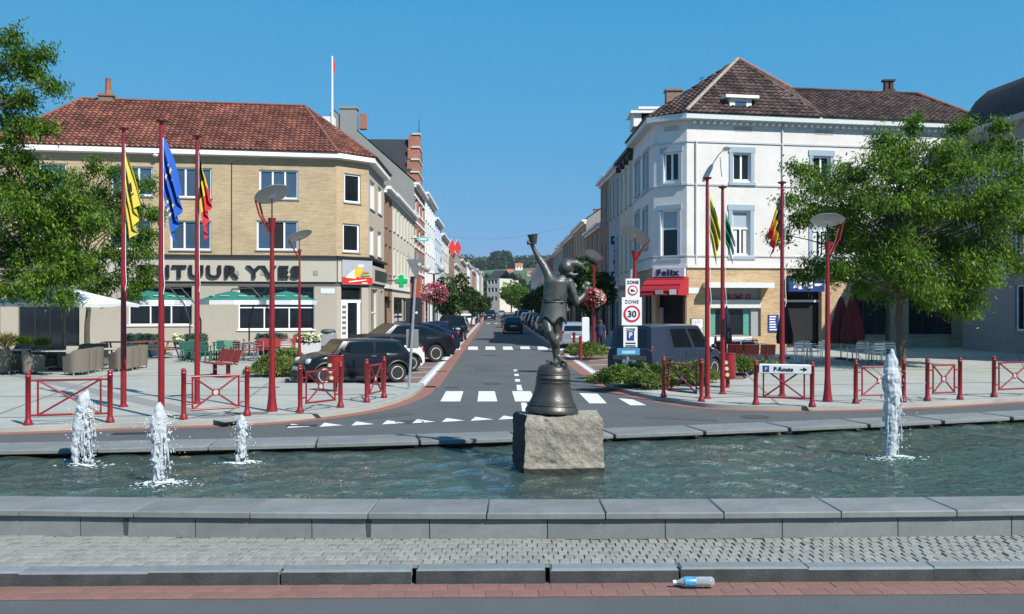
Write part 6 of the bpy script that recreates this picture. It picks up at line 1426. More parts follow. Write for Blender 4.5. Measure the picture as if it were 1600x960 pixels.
# green cantilever parasols with white valances
GRN = mat('green_canvas', (.012, .16, .12), .8, .1, 5)
def green_parasol(label, c, r=1.45, z=2.55, arm=1):
    T = thing('cantilever_parasol', label, 'parasol', c, group='green parasols with white valances'); n = 8
    ring = lambda q, zz: [(r * q * math.cos(2 * math.pi * k / n + .39), r * q * math.sin(2 * math.pi * k / n + .39), zz) for k in range(n + 1)]
    mb = MB(); mb.grid([ring(.02, z + .42), ring(.3, z + .33), ring(.65, z + .18), ring(1, z)], False); mb.build('canopy', GRN, T)
    mb = MB(); mb.grid([ring(1.002, z - .004), ring(1.004, z - .2)], False); mb.build('valance', CV, T)
    for k in range(n):
        p, q = ring(.72, z + .16)[k], ring(.72, z + .16)[k + 1]; mx_, my_ = (p[0] + q[0]) / 2, (p[1] + q[1]) / 2; mb = MB(); a = math.atan2(my_, mx_) + math.pi / 2
        mb.at((mx_, my_, z + .19), a).b2(-.2, .2, -.05, .05, -.012, .012); mb.build('white_patch', CV, T)
    mb = MB(); mb.tube([(arm * 1.75, .2, 0), (arm * 1.75, .2, 1.6), (arm * 1.5, .15, 2.4), (arm * .9, .1, z + .55), (0, 0, z + .5), (0, 0, z + .4)], .035, 6); mb.build('arm', DARK, T); MB().b2(arm * 1.75 - .4, arm * 1.75 + .4, -.2, .6, 0, .08).build('base', DARK, T)
    return T
green_parasol('green parasol left of the middle flagpole', g_(232, 39.0)); green_parasol('green parasol just behind the first green one', g_(252, 40.8)); green_parasol('green parasol over the green plastic chairs', g_(362, 40.2), arm=1); green_parasol('green parasol behind the tall left lamp post', g_(447, 40.6), 1.4, arm=-1)
# picnic tables
WOOD = mat('brown_timber', (.17, .085, .04), .8, .25, 12)
def picnic(label, c, rz):
    T = thing('picnic_table', label, 'picnic table', c, rz, 'timber picnic tables')
    for k in range(5): MB().b2(-.9, .9, -.37 + k * .15, -.24 + k * .15, .72, .76).build('table_plank', WOOD, T)
    for s in (-1, 1):
        for k in range(2): MB().b2(-.9, .9, s * (.62 + k * .14) - .06, s * (.62 + k * .14) + .06, .42, .46).build('bench_plank', WOOD, T)
        MB().tube([(s * .65, -.75, 0), (s * .65, -.25, .72)], .04, 4).build('leg', WOOD, T); MB().tube([(s * .65, .75, 0), (s * .65, .25, .72)], .04, 4).build('leg', WOOD, T); MB().b2(s * .65 - .03, s * .65 + .03, -.75, .75, .36, .42).build('cross_beam', WOOD, T)
    return T
picnic('timber picnic table left of the middle flagpole', g_(195, 38.2), .2); picnic('timber picnic table under the green parasol', g_(245, 38.8), -.1)
# green plastic chairs and tables
GPL = mat('green_plastic', (.03, .13, .09), .45, .08, 8)
gs = MB(); gs.b2(-.24, .24, -.24, .24, .40, .43, .01); GS = gs.mesh('seat', GPL); gb = MB(); gb.at((0, .23, .43), 0, R(-12)).b2(-.25, .25, -.015, .015, .05, .42, .012); GBk = gb.mesh('backrest', GPL); GLg = MB().b2(-.025, .025, -.025, .025, 0, .41).mesh('leg', GPL); GAr = MB().tube([(0, -.22, .41), (0, -.24, .62), (0, .2, .66)], .022, 5).mesh('armrest', GPL)
def plastic_chair(label, c, rz):
    T = thing('plastic_chair', label, 'chair', c, rz, 'green plastic chairs'); put('seat', GS, T); put('backrest', GBk, T)
    for x in (-.22, .22):
        put('armrest', GAr, T, (x * 1.15, 0, 0))
        for y in (-.21, .21): put('leg', GLg, T, (x, y, 0))
    return T
for px_, D, a, lb in ((292, 36.6, R(190), 'green plastic chair left of the right hand flagpole'), (316, 36.2, R(175), 'green plastic chair just right of the flagpole'), (342, 37.0, R(-10), 'green plastic chair at the middle green table'), (362, 36.8, R(30), 'green plastic chair right of the green table'), (300, 38.2, R(0), 'green plastic chair behind the left green table')): plastic_chair(lb, g_(px_, D), a)
ter_table('green plastic table by the flagpole', g_(305, 37.4), 0, .8, .8, 'plastic_table', GPL, GPL); ter_table('green plastic table left of the red chairs', g_(352, 37.8), 0, .9, .8, 'plastic_table', GPL, GPL)
# tubular chairs (red-seated left, aluminium right)
def tube_chair(label, c, rz, seatm, tubem, grp):
    T = thing('tubular_chair', label, 'chair', c, rz, grp)
    for s in (-.24, .24): MB().tube([(s, -.25, 0), (s, -.24, .64), (s, .1, .66), (s, .26, .64), (s, .3, 0)], .016, 6).build('side_frame', tubem, T)
    for k in range(5): MB().b2(-.22, .22, -.22 + k * .09, -.15 + k * .09, .43, .45).build('seat_slat', seatm, T)
    MB().tube([(-.24, .22, .43), (-.22, .3, .80), (-.1, .32, .86), (.1, .32, .86), (.22, .3, .80), (.24, .22, .43)], .016, 6).build('back_frame', tubem, T)
    for k in range(3): MB().b2(-.21, .21, .27, .285, .55 + k * .1, .61 + k * .1).build('back_slat', seatm, T)
    return T
RS = mat('red_slat', (.35, .02, .03), .5); WST = mat('pale_slat', (.5, .5, .5), .5)
for px_, D, a, lb in ((378, 37.0, R(150), 'red slatted chair right of the green tables'), (398, 36.8, R(-20), 'red slatted chair facing the lamp post'), (392, 38.4, R(100), 'red slatted chair behind, by the planter'), (448, 37.6, R(190), 'tubular chair behind the lamp post')): tube_chair(lb, g_(px_, D), a, RS if px_ < 440 else WST, ALU, 'tubular chairs by the snack bar')
ter_table('small cream cafe table among the red chairs', g_(388, 37.5), 0, .8, .8, 'cafe_table', mat('cream_top', (.6, .5, .35), .5), ALU)
for i, (px_, D, a, lb) in enumerate(((1242, 36.0, R(200), 'aluminium cafe chair right of the right flagpole'), (1254, 36.4, R(170), 'aluminium cafe chair second from the flagpole'), (1268, 36.0, R(30), 'aluminium cafe chair third from the flagpole'), (1281, 36.6, R(190), 'aluminium cafe chair left of the right lamp post'), (1338, 36.4, R(200), 'aluminium cafe chair right of the closed red parasol'), (1356, 36.0, R(10), 'aluminium cafe chair in the middle of the right terrace'), (1370, 35.4, R(180), 'aluminium cafe chair left of the tree trunk'), (1388, 36.0, R(160), 'aluminium cafe chair nearest the tree trunk'), (1150, 38.5, R(180), 'aluminium cafe chair before the white shop apron'), (1172, 38.7, R(0), 'aluminium cafe chair right end of the shop apron'), (1188, 38.3, R(40), 'aluminium cafe chair beside the dark closed parasol'))): tube_chair(lb, g_(px_, D), a, ALU, ALU, 'aluminium chairs on the right terrace')
def bistro(label, c, r=.36):
    T = thing('bistro_table', label, 'table', c, group='round tables on the right terrace'); MB().lathe([(0, .70), (r, .70), (r + .01, .715), (r, .73), (0, .73)], 20).build('table_top', ALU, T); MB().lathe([(.03, .02), (.03, .70)], 8).build('column', ALU, T); MB().lathe([(.22, 0), (.2, .02), (.04, .04)], 14).build('foot', DARK, T)
for px_, D, lb in ((1261, 36.8, 'round bistro table left of the right lamp post'), (1362, 37.0, 'round bistro table behind the chairs by the tree'), (1163, 39.2, 'round bistro table before the white shop apron')): bistro(lb, g_(px_, D))
# closed parasols
def closed_parasol(label, c, H, m, r=.2):
    T = thing('closed_parasol', label, 'parasol', c); MB().tube([(0, 0, 0), (0, 0, H)], .028, 6).build('pole', WHITE, T); MB().lathe([(.26, 0), (.24, .08), (.05, .1)], 12).build('base', DARK, T)
    n = 20; mb = MB(); rows = []
    for z, q in ((.62, .9), (.9, 1.0), (1.3, .8), (1.8, .55), (H - .15, .25), (H, .06)): rows.append([(r * q * (1 + .22 * (k % 2)) * math.cos(2 * math.pi * k / n), r * q * (1 + .22 * (k % 2)) * math.sin(2 * math.pi * k / n), z * H / 2.4 if z < H - .2 else z) for k in range(n + 1)])
    mb.grid(rows); mb.build('folded_canopy', m, T); return T
RP = mat('faded_red_canvas', (.17, .02, .022), .85, .2, 6); NP = mat('navy_canvas', (.02, .02, .05), .85, .2, 9)
closed_parasol('closed red parasol on the right terrace', g_(1332, 37.2), 2.75, RP, .42); closed_parasol('second closed red parasol left of the first', g_(1314, 38.0), 2.7, RP, .4); closed_parasol('closed dark parasol before the shop window', g_(1135, 39.5), 2.35, NP, .2); closed_parasol('closed dark parasol near the blue menu board', g_(1226, 38.6), 2.5, mat('plum_canvas', (.05, .015, .025), .85), .3)
# planters with white flowers
def planter(label, c, w, seed, m=None):
    T = thing('planter', label, 'planter', c); MB().b2(-w / 2, w / 2, -.22, .22, 0, .55, .02).build('box', m or mat('planter_white', (.55, .57, .58), .7), T); r = np.random.RandomState(seed); n = 700
    P = np.stack([r.uniform(-w / 2, w / 2, n), r.uniform(-.25, .25, n), .55 + r.uniform(0, .38, n)], 1); put('foliage', leaf_mesh('foliage', P, r.normal(size=P.shape), .13, .06, LEAF_D, .2, seed), T)
    n = 600; P = np.stack([r.uniform(-w / 2, w / 2, n), r.uniform(-.30, .2, n), .64 + r.uniform(0, .34, n)], 1); put('blossoms', leaf_mesh('blossoms', P, r.normal(size=P.shape), .15, .15, MT.get('petal_cream') or leaf_mat('petal_cream', (.6, .62, .5), (.8, .8, .68), .2), .1, seed + 1), T); return T
planter('long planter of white flowers behind the picnic tables', g_(222, 41.2), 1.6, 3); planter('planter of white flowers behind the green chairs', g_(298, 41.0), 1.5, 4, mat('planter_blue', (.40, .46, .52), .7)); planter('planter of pale flowers by the snack bar window', g_(482, 42.0), 1.1, 5)
planter('dark green planter by the snack bar door', g_(425, 41.5), 1.4, 6, DARK)
def grass_pot(label, c, seed, h=.8, col=None):
    T = thing('potted_plant', label, 'plant', c); MB().lathe([(.0, 0), (.22, 0), (.3, .45), (.27, .45), (.0, .42)], 12).build('pot', mat('blue_grey_pot', (.22, .27, .32), .6), T); r = np.random.RandomState(seed); n = 420; a = r.uniform(0, 6.28, n); q = r.uniform(0, .35, n)
    P = np.stack([np.cos(a) * q, np.sin(a) * q, .45 + h * r.uniform(.2, .6, n)], 1); D_ = np.stack([np.cos(a) * .5, np.sin(a) * .5, np.full(n, 1.)], 1) + r.normal(size=(n, 3)) * .2; put('leaves', leaf_mesh('leaves', P, D_, h * .6, .045, col or LEAF_L, .25, seed), T)
grass_pot('potted grass at the left edge by the pale building', g_(10, 37.5), 5, .9, MT.get('dry_grass') or leaf_mat('dry_grass', (.2, .16, .05), (.35, .3, .12), .2)); grass_pot('potted green plant under the parasol, left', g_(35, 38), 6, .7); grass_pot('potted green plant under the parasol, right', g_(66, 38.5), 7, .6)
# ================================================================== CARS
def paint(name, c, metal=.2): return mat('car_paint_' + name, c, .25, .03, 2, metal=metal, coat=.25, spec=.3)
def interp(pts, x):
    if x <= pts[0][0]: return pts[0][1]
    for (a, b), (c, d) in zip(pts, pts[1:]):
        if x <= c: t = (x - a) / (c - a); return b + (d - b) * t
    return pts[-1][1]
def sinterp(pts, x):
    """smoothed"""
    return (interp(pts, x - .05) + 2 * interp(pts, x) + interp(pts, x + .05)) / 4
TY = MB().lathe([(.60, -.30), (.86, -.33), (.97, -.26), (1.0, -.15), (1.0, .15), (.97, .26), (.86, .33), (.60, .30)], 28, axis='y').mesh('tyre', TYRE)
def rim_mesh(sp, m, w=.11):
    mb = MB(); mb.lathe([(.0, -.02), (.12, -.02), (.14, -.0), (.14, .12)], 14, (0, -.26, 0), 'y'); mb.lathe([(.56, -.20), (.575, -.29), (.65, -.34), (.67, -.28)], 28, axis='y', caps=False)
    for k in range(sp):
        a = 2 * math.pi * k / sp; c, s = math.cos(a), math.sin(a); q = []
        for r_, hw in ((.1, w), (.6, w * .85)):
            for sg in (-1, 1): q.append((c * r_ - s * sg * hw, -.27 if r_ < .3 else -.30, s * r_ + c * sg * hw))
        mb.add(q + [(x, y + .08, z) for x, y, z in q], [(0, 1, 3, 2), (4, 6, 7, 5), (0, 4, 5, 1), (1, 5, 7, 3), (3, 7, 6, 2), (2, 6, 4, 0)])
    return mb.mesh('rim', m)
RIM5 = rim_mesh(5, RIM, .12); RIM10 = rim_mesh(10, RIM, .05); HUB = MB().lathe([(.0, -.2), (.64, -.2), (.64, .1)], 20, axis='y').mesh('hub', DARK)
def car(label, loc, heading, spec, pm, name='parked_car', group=None, facing=None):
    """x forward, y left. spec: L W H r xf xr body[(x,z)] cabin(xa0 windscreen base, xa1 roof front, xb1 roof rear, xb0 rear base) belt"""
    S = spec; L, W, H, r = S['L'], S['W'], S['H'], S['r']; T = thing(name, label, S.get('cat', 'car'), loc, heading, group)
    xf, xr = S['xf'], S['xr']; R_ = r * 1.17; hw = W / 2
    xs_ = set([-L / 2 + L * i / 44 for i in range(45)])
    for xw in (xf, xr):
        for k in range(-9, 10): xs_.add(xw + R_ * math.sin(k / 9 * math.pi / 2))
        xs_.add(xw - R_ - .004); xs_.add(xw + R_ + .004)
    xs_ = sorted(x for x in xs_ if -L / 2 <= x <= L / 2)
    def plan(x):
        t = abs(x) / (L / 2); e = S.get('nose', .22) if x > 0 else S.get('tail', .16)
        return hw * (1 - e * max(0, (t - .62) / .38) ** 2.4)
    rows = []
    for x in xs_:
        top = sinterp(S['body'], x); w = plan(x); zb = S.get('sill', .2); endt = max(0, (abs(x) / (L / 2) - .9) / .1); zb += .1 * endt
        for xw in (xf, xr):
            if abs(x - xw) < R_: zb = max(zb, r + math.sqrt(R_ * R_ - (x - xw) ** 2))
        sh = top - .05; pr = []
        for t, q in ((0, .955), (.12, .985), (.35, 1.0), (.62, .995), (.85, .975), (1.0, .945)): pr.append((w * q, zb + (sh - zb) * t))
        pr += [(w * .90, top - .012), (w * .72, top + .008), (w * .4, top + .022), (0, top + .028)]
        rows.append([(x, -y, z) for y, z in pr] + [(x, y, z) for y, z in pr[-2::-1]])
    mb = MB(); mb.grid(rows); n = len(rows[0])
    for rr, rev in ((rows[0], False), (rows[-1], True)):
        mb.add(rr, [tuple(range(n)) if rev else tuple(reversed(range(n)))], False)
    body = mb.build('body', S.get('lower', pm), T, sharp=28)
    # cabin
    a0, a1, b1, b0 = S['cabin']; wl, wu = hw * .915, hw * S.get('top', .74); z0a, z0b = sinterp(S['body'], a0) - .01, sinterp(S['body'], b0) - .01; zr = H - .05
    cm = S.get('roofm', pm); mb = MB(); N_ = 14; rows = []
    def cab(t, s):
        """t 0..1 front to rear along the roof, s 0 belt 1 roof"""
        xb, xt = a0 + (b0 - a0) * t, a1 + (b1 - a1) * t; zb = z0a + (z0b - z0a) * t; crown = zr - .035 * (2 * t - 1) ** 2 - S.get('slope', .0) * t
        x = xb + (xt - xb) * s; z = zb + (crown - zb) * s; w = (wl + (wu - wl) * s ** 1.15) * (1 - .06 * abs(2 * t - 1) ** 3)
        return Vector((x, w, z))
    for k in range(N_ + 1):
        t = k / N_; side = [cab(t, s) for s in (0, .3, .6, .85, 1.0)]; z_ = side[-1]
        prof = side + [Vector((z_.x, z_.y * .86, z_.z + .030)), Vector((z_.x, z_.y * .45, z_.z + .048)), Vector((z_.x, 0, z_.z + .052))]
        rows.append([Vector((p.x, -p.y, p.z)) for p in prof] + [p for p in prof[-2::-1]])
    mb.grid(rows)
    n = len(rows[0])
    for rr, rev in ((rows[0], False), (rows[-1], True)): mb.add(rr, [tuple(range(n)) if not rev else tuple(reversed(range(n)))], False)
    mb.build('cabin', cm, T, sharp=35)
    # glass
    def bil(P, m_u, m_v, off):
        a, b, c, d = [Vector(p) for p in P]; nrm = (b - a).cross(d - a).normalized() * off; q = []
        for u, v in ((m_u, m_v), (1 - m_u, m_v), (1 - m_u, 1 - m_v), (m_u, 1 - m_v)): q.append((a.lerp(b, u)).lerp(d.lerp(c, u), v) + nrm)
        return q
    def glass(P, nm, mu=.05, mv=.08, off=.010): q = bil(P, mu, mv, off); MB().add(q, [(0, 1, 2, 3)]).build(nm, CARGLASS, T)
    my = lambda p: Vector((p.x, -p.y, p.z))
    f0, f1_, r0, r1 = cab(0, 0), cab(0, 1), cab(1, 0), cab(1, 1)
    glass([my(f0), f0, f1_, my(f1_)], 'windscreen', .04, .07, .012); glass([r0, my(r0), my(r1), r1], 'rear_window', S.get('rgm', .07), .10, .012)
    for (t0, t1, s0, s1) in S['side']:
        for sg in (1, -1):
            P = [cab(t0, s0), cab(t1, s0), cab(t1, s1), cab(t0, s1)]
            mb = MB(); rws = []
            for j in range(4): rws.append([cab(t0 + (t1 - t0) * i / 6, s0 + (s1 - s0) * j / 3) + Vector((0, .008, .002)) for i in range(7)])
            rws = [[Vector((p.x, p.y * sg, p.z)) for p in rw] for rw in rws]
            mb.grid(rws if sg < 0 else [list(reversed(rw)) for rw in rws]); mb.build('side_window', CARGLASS, T)
    # wheels
    for xw in (xf, xr):
        for sg in (-1, 1):
            w = put('wheel', TY, T, (xw, sg * (hw - .115), r), (0, 0, 0 if sg < 0 else math.pi), (r, r * .62, r)); put('rim', S.get('rim', RIM5), w); put('hub', HUB, w)
            if S.get('flare'):
                k = [(xw + (R_ + .01) * math.cos(math.pi * i / 14), sg * (plan(xw) * .992), r + (R_ + .01) * math.sin(math.pi * i / 14)) for i in range(15)]; MB().tube(k, .035, 6).build('arch_trim', BLACKPL, T)
    MB().b2(-L / 2 + .18, L / 2 - .18, -hw + .26, hw - .26, .2, .62).build('underbody', BLACKPL, T)
    for sg in (-1, 1): MB().b2(xr + R_ * .95, xf - R_ * .95, sg * (hw * .95) - .02, sg * (hw * .95) + .02, S.get('sill', .2) - .03, S.get('sill', .2) + .06, .015).build('sill_trim', BLACKPL, T)
    # face
    zn = sinterp(S['body'], L / 2 - .1); wn = plan(L / 2 - .05); zh = S.get('zhead', zn - .1)
    for sg in (-1, 1):
        hl = S.get('head', (.10, .17, .085)); MB().ball((L / 2 - S.get('hx', .16), sg * wn * S.get('hy', .80), zh), hl, 14, 8).build('headlight', LAMPW, T)
        tl = S.get('tail_l', (.07, .09, .16)); MB().ball((-L / 2 + .10, sg * plan(-L / 2 + .1) * .87, S.get('ztail', .85)), tl, 12, 8).build('tail_light', LAMPR, T)
        m_ = MB(); m_.ball((a0 - .22, sg * (hw + .085), z0a + .10), (.07, .10, .075), 10, 6); m_.tube([(a0 - .2, sg * hw * .9, z0a + .02), (a0 - .22, sg * (hw + .04), z0a + .06)], .02, 5); m_.build('mirror', S.get('mirm', pm), T)
        for xd in S.get('handles', (b1 * .2 + a1 * .3,)): MB().tube([(xd - .08, sg * hw * 1.004, z0a - .10), (xd + .08, sg * hw * 1.004, z0a - .10)], .016, 6).build('door_handle', CHROME, T)
        for xd in S.get('seams', ()): MB().b2(xd - .006, xd + .006, sg * hw * .985 - .013, sg * hw * .985 + .013, .32, z0a - .06).build('door_seam', BLACKPL, T)
    MB().b2(L / 2 - .06, L / 2 + .012, -wn * .55, wn * .55, zn * .52, zn * .52 + .16, .02).build('grille', BLACKPL, T)
    MB().b2(L / 2 - .1, L / 2 + .03, -wn * .85, wn * .85, .24, .40, .03).build('front_bumper', S.get('bump', BLACKPL), T); MB().b2(-L / 2 - .03, -L / 2 + .1, -wn * .9, wn * .9, .28, .50, .03).build('rear_bumper', S.get('bump', pm), T)
    MB().b2(L / 2 + .012, L / 2 + .022, -.26, .26, S.get('zpf', .45), S.get('zpf', .45) + .11).build('number_plate', PLATE, T); MB().b2(-L / 2 - .025, -L / 2 - .012, -.26, .26, S.get('zpr', .62), S.get('zpr', .62) + .11).build('number_plate', PLATE, T)
    return T, cab
MINI = dict(L=3.56, W=1.68, H=1.40, r=.31, xf=1.14, xr=-1.18, body=[(-1.78, .70), (-1.72, .86), (-1.55, .95), (-1.2, .98), (.80, .97), (1.15, .93), (1.45, .84), (1.65, .70), (1.78, .52)], cabin=(.86, .52, -1.36, -1.64), top=.79, side=[(.10, .50, .10, .90), (.54, .90, .10, .88)], flare=True, rim=RIM10, zhead=.715, hx=.22, hy=.95, head=(.12, .12, .105), ztail=.78, nose=.36, tail=.30, slope=.05, mirm=BLACKPL, seams=(.55, -.55), handles=(-.38,), bump=BLACKPL)
SUVC = dict(L=4.88, W=1.98, H=1.69, r=.37, xf=1.45, xr=-1.45, body=[(-2.44, .85), (-2.38, 1.12), (-1.8, 1.16), (1.0, 1.06), (1.8, 1.0), (2.25, .86), (2.44, .62)], cabin=(1.15, .35, -1.1, -2.2), side=[(.10, .45, .12, .9), (.49, .86, .12, .84)], sill=.28, ztail=.98, zhead=.80, slope=.12)
SUV = dict(L=4.85, W=1.93, H=1.74, r=.37, xf=1.45, xr=-1.42, body=[(-2.42, .9), (-2.36, 1.08), (-1.8, 1.12), (1.0, 1.06), (1.9, 1.02), (2.3, .9), (2.42, .65)], cabin=(1.15, .40, -1.95, -2.3), side=[(.08, .38, .1, .9), (.41, .68, .1, .9), (.71, .94, .1, .88)], sill=.3, ztail=1.0, zhead=.86)
HATCH = dict(L=4.15, W=1.74, H=1.48, r=.31, xf=1.28, xr=-1.25, body=[(-2.07, .8), (-2.0, .95), (-1.5, .98), (.9, .94), (1.5, .84), (1.9, .7), (2.07, .52)], cabin=(1.08, .30, -1.45, -1.95), side=[(.08, .45, .1, .9), (.49, .90, .1, .88)], zhead=.68, ztail=.86)
WAGON = dict(L=4.6, W=1.77, H=1.48, r=.32, xf=1.4, xr=-1.3, body=[(-2.3, .8), (-2.24, .95), (-1.7, .97), (1.0, .94), (1.7, .84), (2.1, .7), (2.3, .52)], cabin=(1.15, .35, -1.75, -2.2), side=[(.08, .36, .1, .9), (.39, .65, .1, .9), (.68, .95, .1, .88)], zhead=.68, ztail=.88)
SEDAN = dict(L=4.5, W=1.76, H=1.45, r=.32, xf=1.38, xr=-1.32, body=[(-2.25, .8), (-2.2, .99), (-1.5, 1.0), (1.0, .93), (1.7, .84), (2.1, .7), (2.25, .52)], cabin=(1.1, .3, -1.0, -1.7), side=[(.08, .45, .1, .9), (.49, .86, .1, .86)], zhead=.68, ztail=.86)
VAN = dict(L=4.35, W=1.80, H=1.82, r=.32, xf=1.42, xr=-1.30, body=[(-2.17, 1.02), (-2.14, 1.10), (1.0, 1.02), (1.6, .96), (2.0, .80), (2.17, .55)], cabin=(1.35, .62, -2.05, -2.12), side=[(.05, .30, .08, .86), (.36, .66, .08, .86)], top=.84, sill=.24, ztail=.98, tail_l=(.05, .07, .2), zhead=.76, tail=.05, cat='van', handles=(.2,), seams=(-.35, 1.05), rgm=.12)
MPV = dict(L=4.3, W=1.78, H=1.68, r=.32, xf=1.35, xr=-1.28, body=[(-2.15, .95), (-2.12, 1.05), (1.0, .98), (1.6, .9), (2.0, .76), (2.15, .55)], cabin=(1.25, .45, -1.85, -2.08), side=[(.08, .38, .1, .9), (.41, .68, .1, .9), (.71, .94, .1, .88)], top=.80, ztail=1.0, zhead=.72, tail=.08, bump=BLACKPL)
BLK = paint('black', (.010, .011, .016)); NAV = paint('navy', (.012, .018, .045)); SIL = paint('silver', (.42, .44, .46), .6); WHT = paint('white', (.74, .75, .76), 0); GRY = paint('graphite', (.07, .075, .085), .4); BLU = paint('steel_blue', (.028, .038, .065), .2); PAL = paint('pale_blue_silver', (.34, .40, .46), .5); BRN = paint('brown', (.07, .045, .035), .3); DRD = paint('dark_red', (.16, .02, .02), .2)
hA = math.atan2(-.50, -.866)
T, cb = car('black compact hatchback parked at the corner behind the barriers', (-4.98, 27.7, .005), hA, MINI, BLK)
# its bonnet stripes, roof edge, fog lamps, indicator
for sg in (-1, 1):
    MB().add([(.95, sg * .22, .985), (.95, sg * .36, .98), (1.42, sg * .33, .885), (1.42, sg * .20, .892)], [(0, 1, 2, 3)]).build('bonnet_stripe', mat('stripe_brown', (.16, .08, .06), .4), T)
    MB().ball((1.75, sg * .42, .46), (.04, .07, .07)).build('fog_lamp', LAMPW, T); MB().b2(.78, 1.0, sg * .842 - .006, sg * .842 + .006, .74, .80, .005).build('side_scuttle', CHROME, T)
CONV = dict(MINI); CONV.update(lower=WHT, roofm=mat('black_soft_top', (.022, .02, .02), .85, .15, 12), rim=RIM5, bump=WHT, flare=True, mirm=WHT)
car('white convertible with black soft top parked behind the black hatchback', (-5.05, 32.2, .005), hA, CONV, WHT)
car('black coupe utility car parked third from the corner', (-4.95, 37.6, .005), hA + .05, SUVC, BLK)
car('dark navy hatchback parked fourth from the corner', (-5.0, 42.6, .005), hA + .1, SUVC, NAV)
TC = R(-90 - 1.1)
TA = R(90 + 1.1)
def SC(lb, off, D, h, spec, pm, **k): p = street(off, D, .006); car(lb, tuple(p), h, spec, pm, **k)
SC('dark blue hatchback facing the camera in the left parking lane', -3.45, 53.0, TC, HATCH, NAV)
SC('black off roader with bright headlights facing the camera', -3.0, 60.5, TC, SUV, BLK)
SC('silver car parked behind the black off roader', -3.2, 77, TC, HATCH, SIL); SC('white car with red tail lights in the left lane', -3.3, 104, TA, WAGON, WHT); SC('graphite car in the left parking lane beyond the white one', -3.3, 122, TC, SEDAN, GRY); SC('pale car far along the left parking lane', -3.3, 140, TC, HATCH, PAL); SC('dark red car far along the left parking lane', -3.3, 172, TC, HATCH, DRD); SC('silver car at the far end of the left parking lane', -3.3, 205, TC, HATCH, SIL)
SC('black saloon driving away down the middle of the street', 1.50, 77, TA, SEDAN, BLK, name='moving_car'); SC('dark oncoming car far down the street', -.9, 146, TC, SUV, NAV, name='moving_car'); SC('navy car driving away behind the black saloon', 1.5, 99, TA, HATCH, NAV, name='moving_car'); SC('pale car far ahead in the street', 1.3, 190, TA, HATCH, SIL, name='moving_car')
SC('pale blue silver estate car seen from behind, right of the statue', 4.45, 51.5, TA, WAGON, PAL)
for D, s_, pm, lb in ((64, HATCH, BRN, 'brown car parked behind the statue'), (72, WAGON, GRY, 'graphite estate in the right parking lane behind the statue'), (80, HATCH, SIL, 'silver hatchback in the right parking lane'), (89, SEDAN, BLK, 'black saloon parked in the right lane'), (99, HATCH, NAV, 'navy hatchback parked in the right lane'), (111, WAGON, GRY, 'graphite car parked far along the right lane'), (126, HATCH, WHT, 'white car parked far along the right lane'), (144, SUV, BLK, 'black car parked far along the right lane'), (170, HATCH, DRD, 'dark red car at the far end of the right lane')): SC(lb, 4.45, D, TA, s_, pm)
VAN.update(bump=mat('grey_bumper', (.17, .165, .16), .6, .1, 8))
T, cb = car('dark blue panel van parked behind the right junipers', (5.15, 29.05, .005), math.atan2(.72, .69), VAN, BLU, name='parked_van')
MB().b2(-2.2, -2.186, -.012, .012, .5, 1.66).build('rear_door_seam', BLACKPL, T); MB().b2(-2.21, -2.19, .10, .26, .92, .96).build('rear_handle', CHROME, T)
MB().b2(-2.203, -2.19, -.62, .62, .72, .84, .005).build('rear_trim', MT['grey_bumper'], T)
for sg in (-1, 1): MB().b2(-1.0, .55, sg * .905 - .008, sg * .905 + .008, .58, .66, .006).build('side_moulding', BLACKPL, T)
# ================================================================== STATUE, JETS, BOTTLE, PEOPLE
def sil(px, py, D=13.4): return at(px, py, D)
SC_ = Vector((px_x(862, 13.4), 13.4, 0))
# rough stone block
T = thing('stone_plinth', 'rough hewn grey stone block standing in the pool', 'plinth', (.65, 13.4, -.42))
STN = mat('rough_stone', (.31, .285, .235), .9, .38, 16, bump=1.0, bscale=22, dirt=.4, dscale=3.2)
foot = [Vector((.19, 12.88, 0)), Vector((1.34, 12.98, 0)), Vector((1.36, 13.95, 0)), Vector((.02, 13.92, 0))]
mb = MB(); nz, nn = 40, 34; rr = np.random.RandomState(4); wob = rr.normal(size=(400,))
def noise3(p): return .5 * math.sin(7.1 * p.x + 3.3 * p.z + 1.2 * math.sin(5 * p.y)) + .3 * math.sin(15.7 * p.x - 9.3 * p.z + 4 * p.y) + .3 * math.sin(11 * p.z + 13 * p.y + 2 * math.sin(9 * p.x)) + .25 * math.sin(29 * p.x + 23 * p.z + 17 * p.y)
cen = Vector((.72, 13.42, 0)); ringp = []
for i in range(4):
    for k in range(nn): ringp.append(foot[i].lerp(foot[(i + 1) % 4], k / nn))
rows = []
for j in range(nz + 1):
    t = j / nz; z = -.42 + t * (1.19 + .0); r_ = []
    for p in ringp:
        q = p.copy(); q.z = z; out = (p - cen); out.z = 0; out = out.normalized(); e = 1 - .045 * max(0, (t - .86) / .14) ** 2; bs = .02 if z < .08 else 0
        c2 = cen + (p - cen) * e; lip = .03 * math.sin(p.x * 6 + p.y * 3) * t
        r_.append(Vector((c2.x, c2.y, z + lip * (1 if j == nz else t * t))) + out * (.012 * noise3(q) + .014 * noise3(Vector((q.z, q.x, q.y)) * 1.9) + .010 * noise3(Vector((q.y, q.z, q.x)) * 3.7) + bs))
    rows.append(r_ + [r_[0]])
mb.grid(rows); top = rows[-1][:-1]
m_ = len(top); inner = [cen + (p - cen) * .6 for p in top]
for i, p in enumerate(inner): p.z = .775 + .02 * noise3(p * 1.3)
mb.grid([top + [top[0]], inner + [inner[0]]]); mb.add(inner + [Vector((cen.x, cen.y, .78))], [(i, (i + 1) % m_, m_) for i in range(m_)], True)
blk = wbuild(mb, 'block', [STN, mat('black_stone', (.022, .024, .022), .8, .5, 9, bump=.6, bscale=12), mat('water_line_scum', (.30, .30, .28), .7, .3, 12)], T, sharp=50)
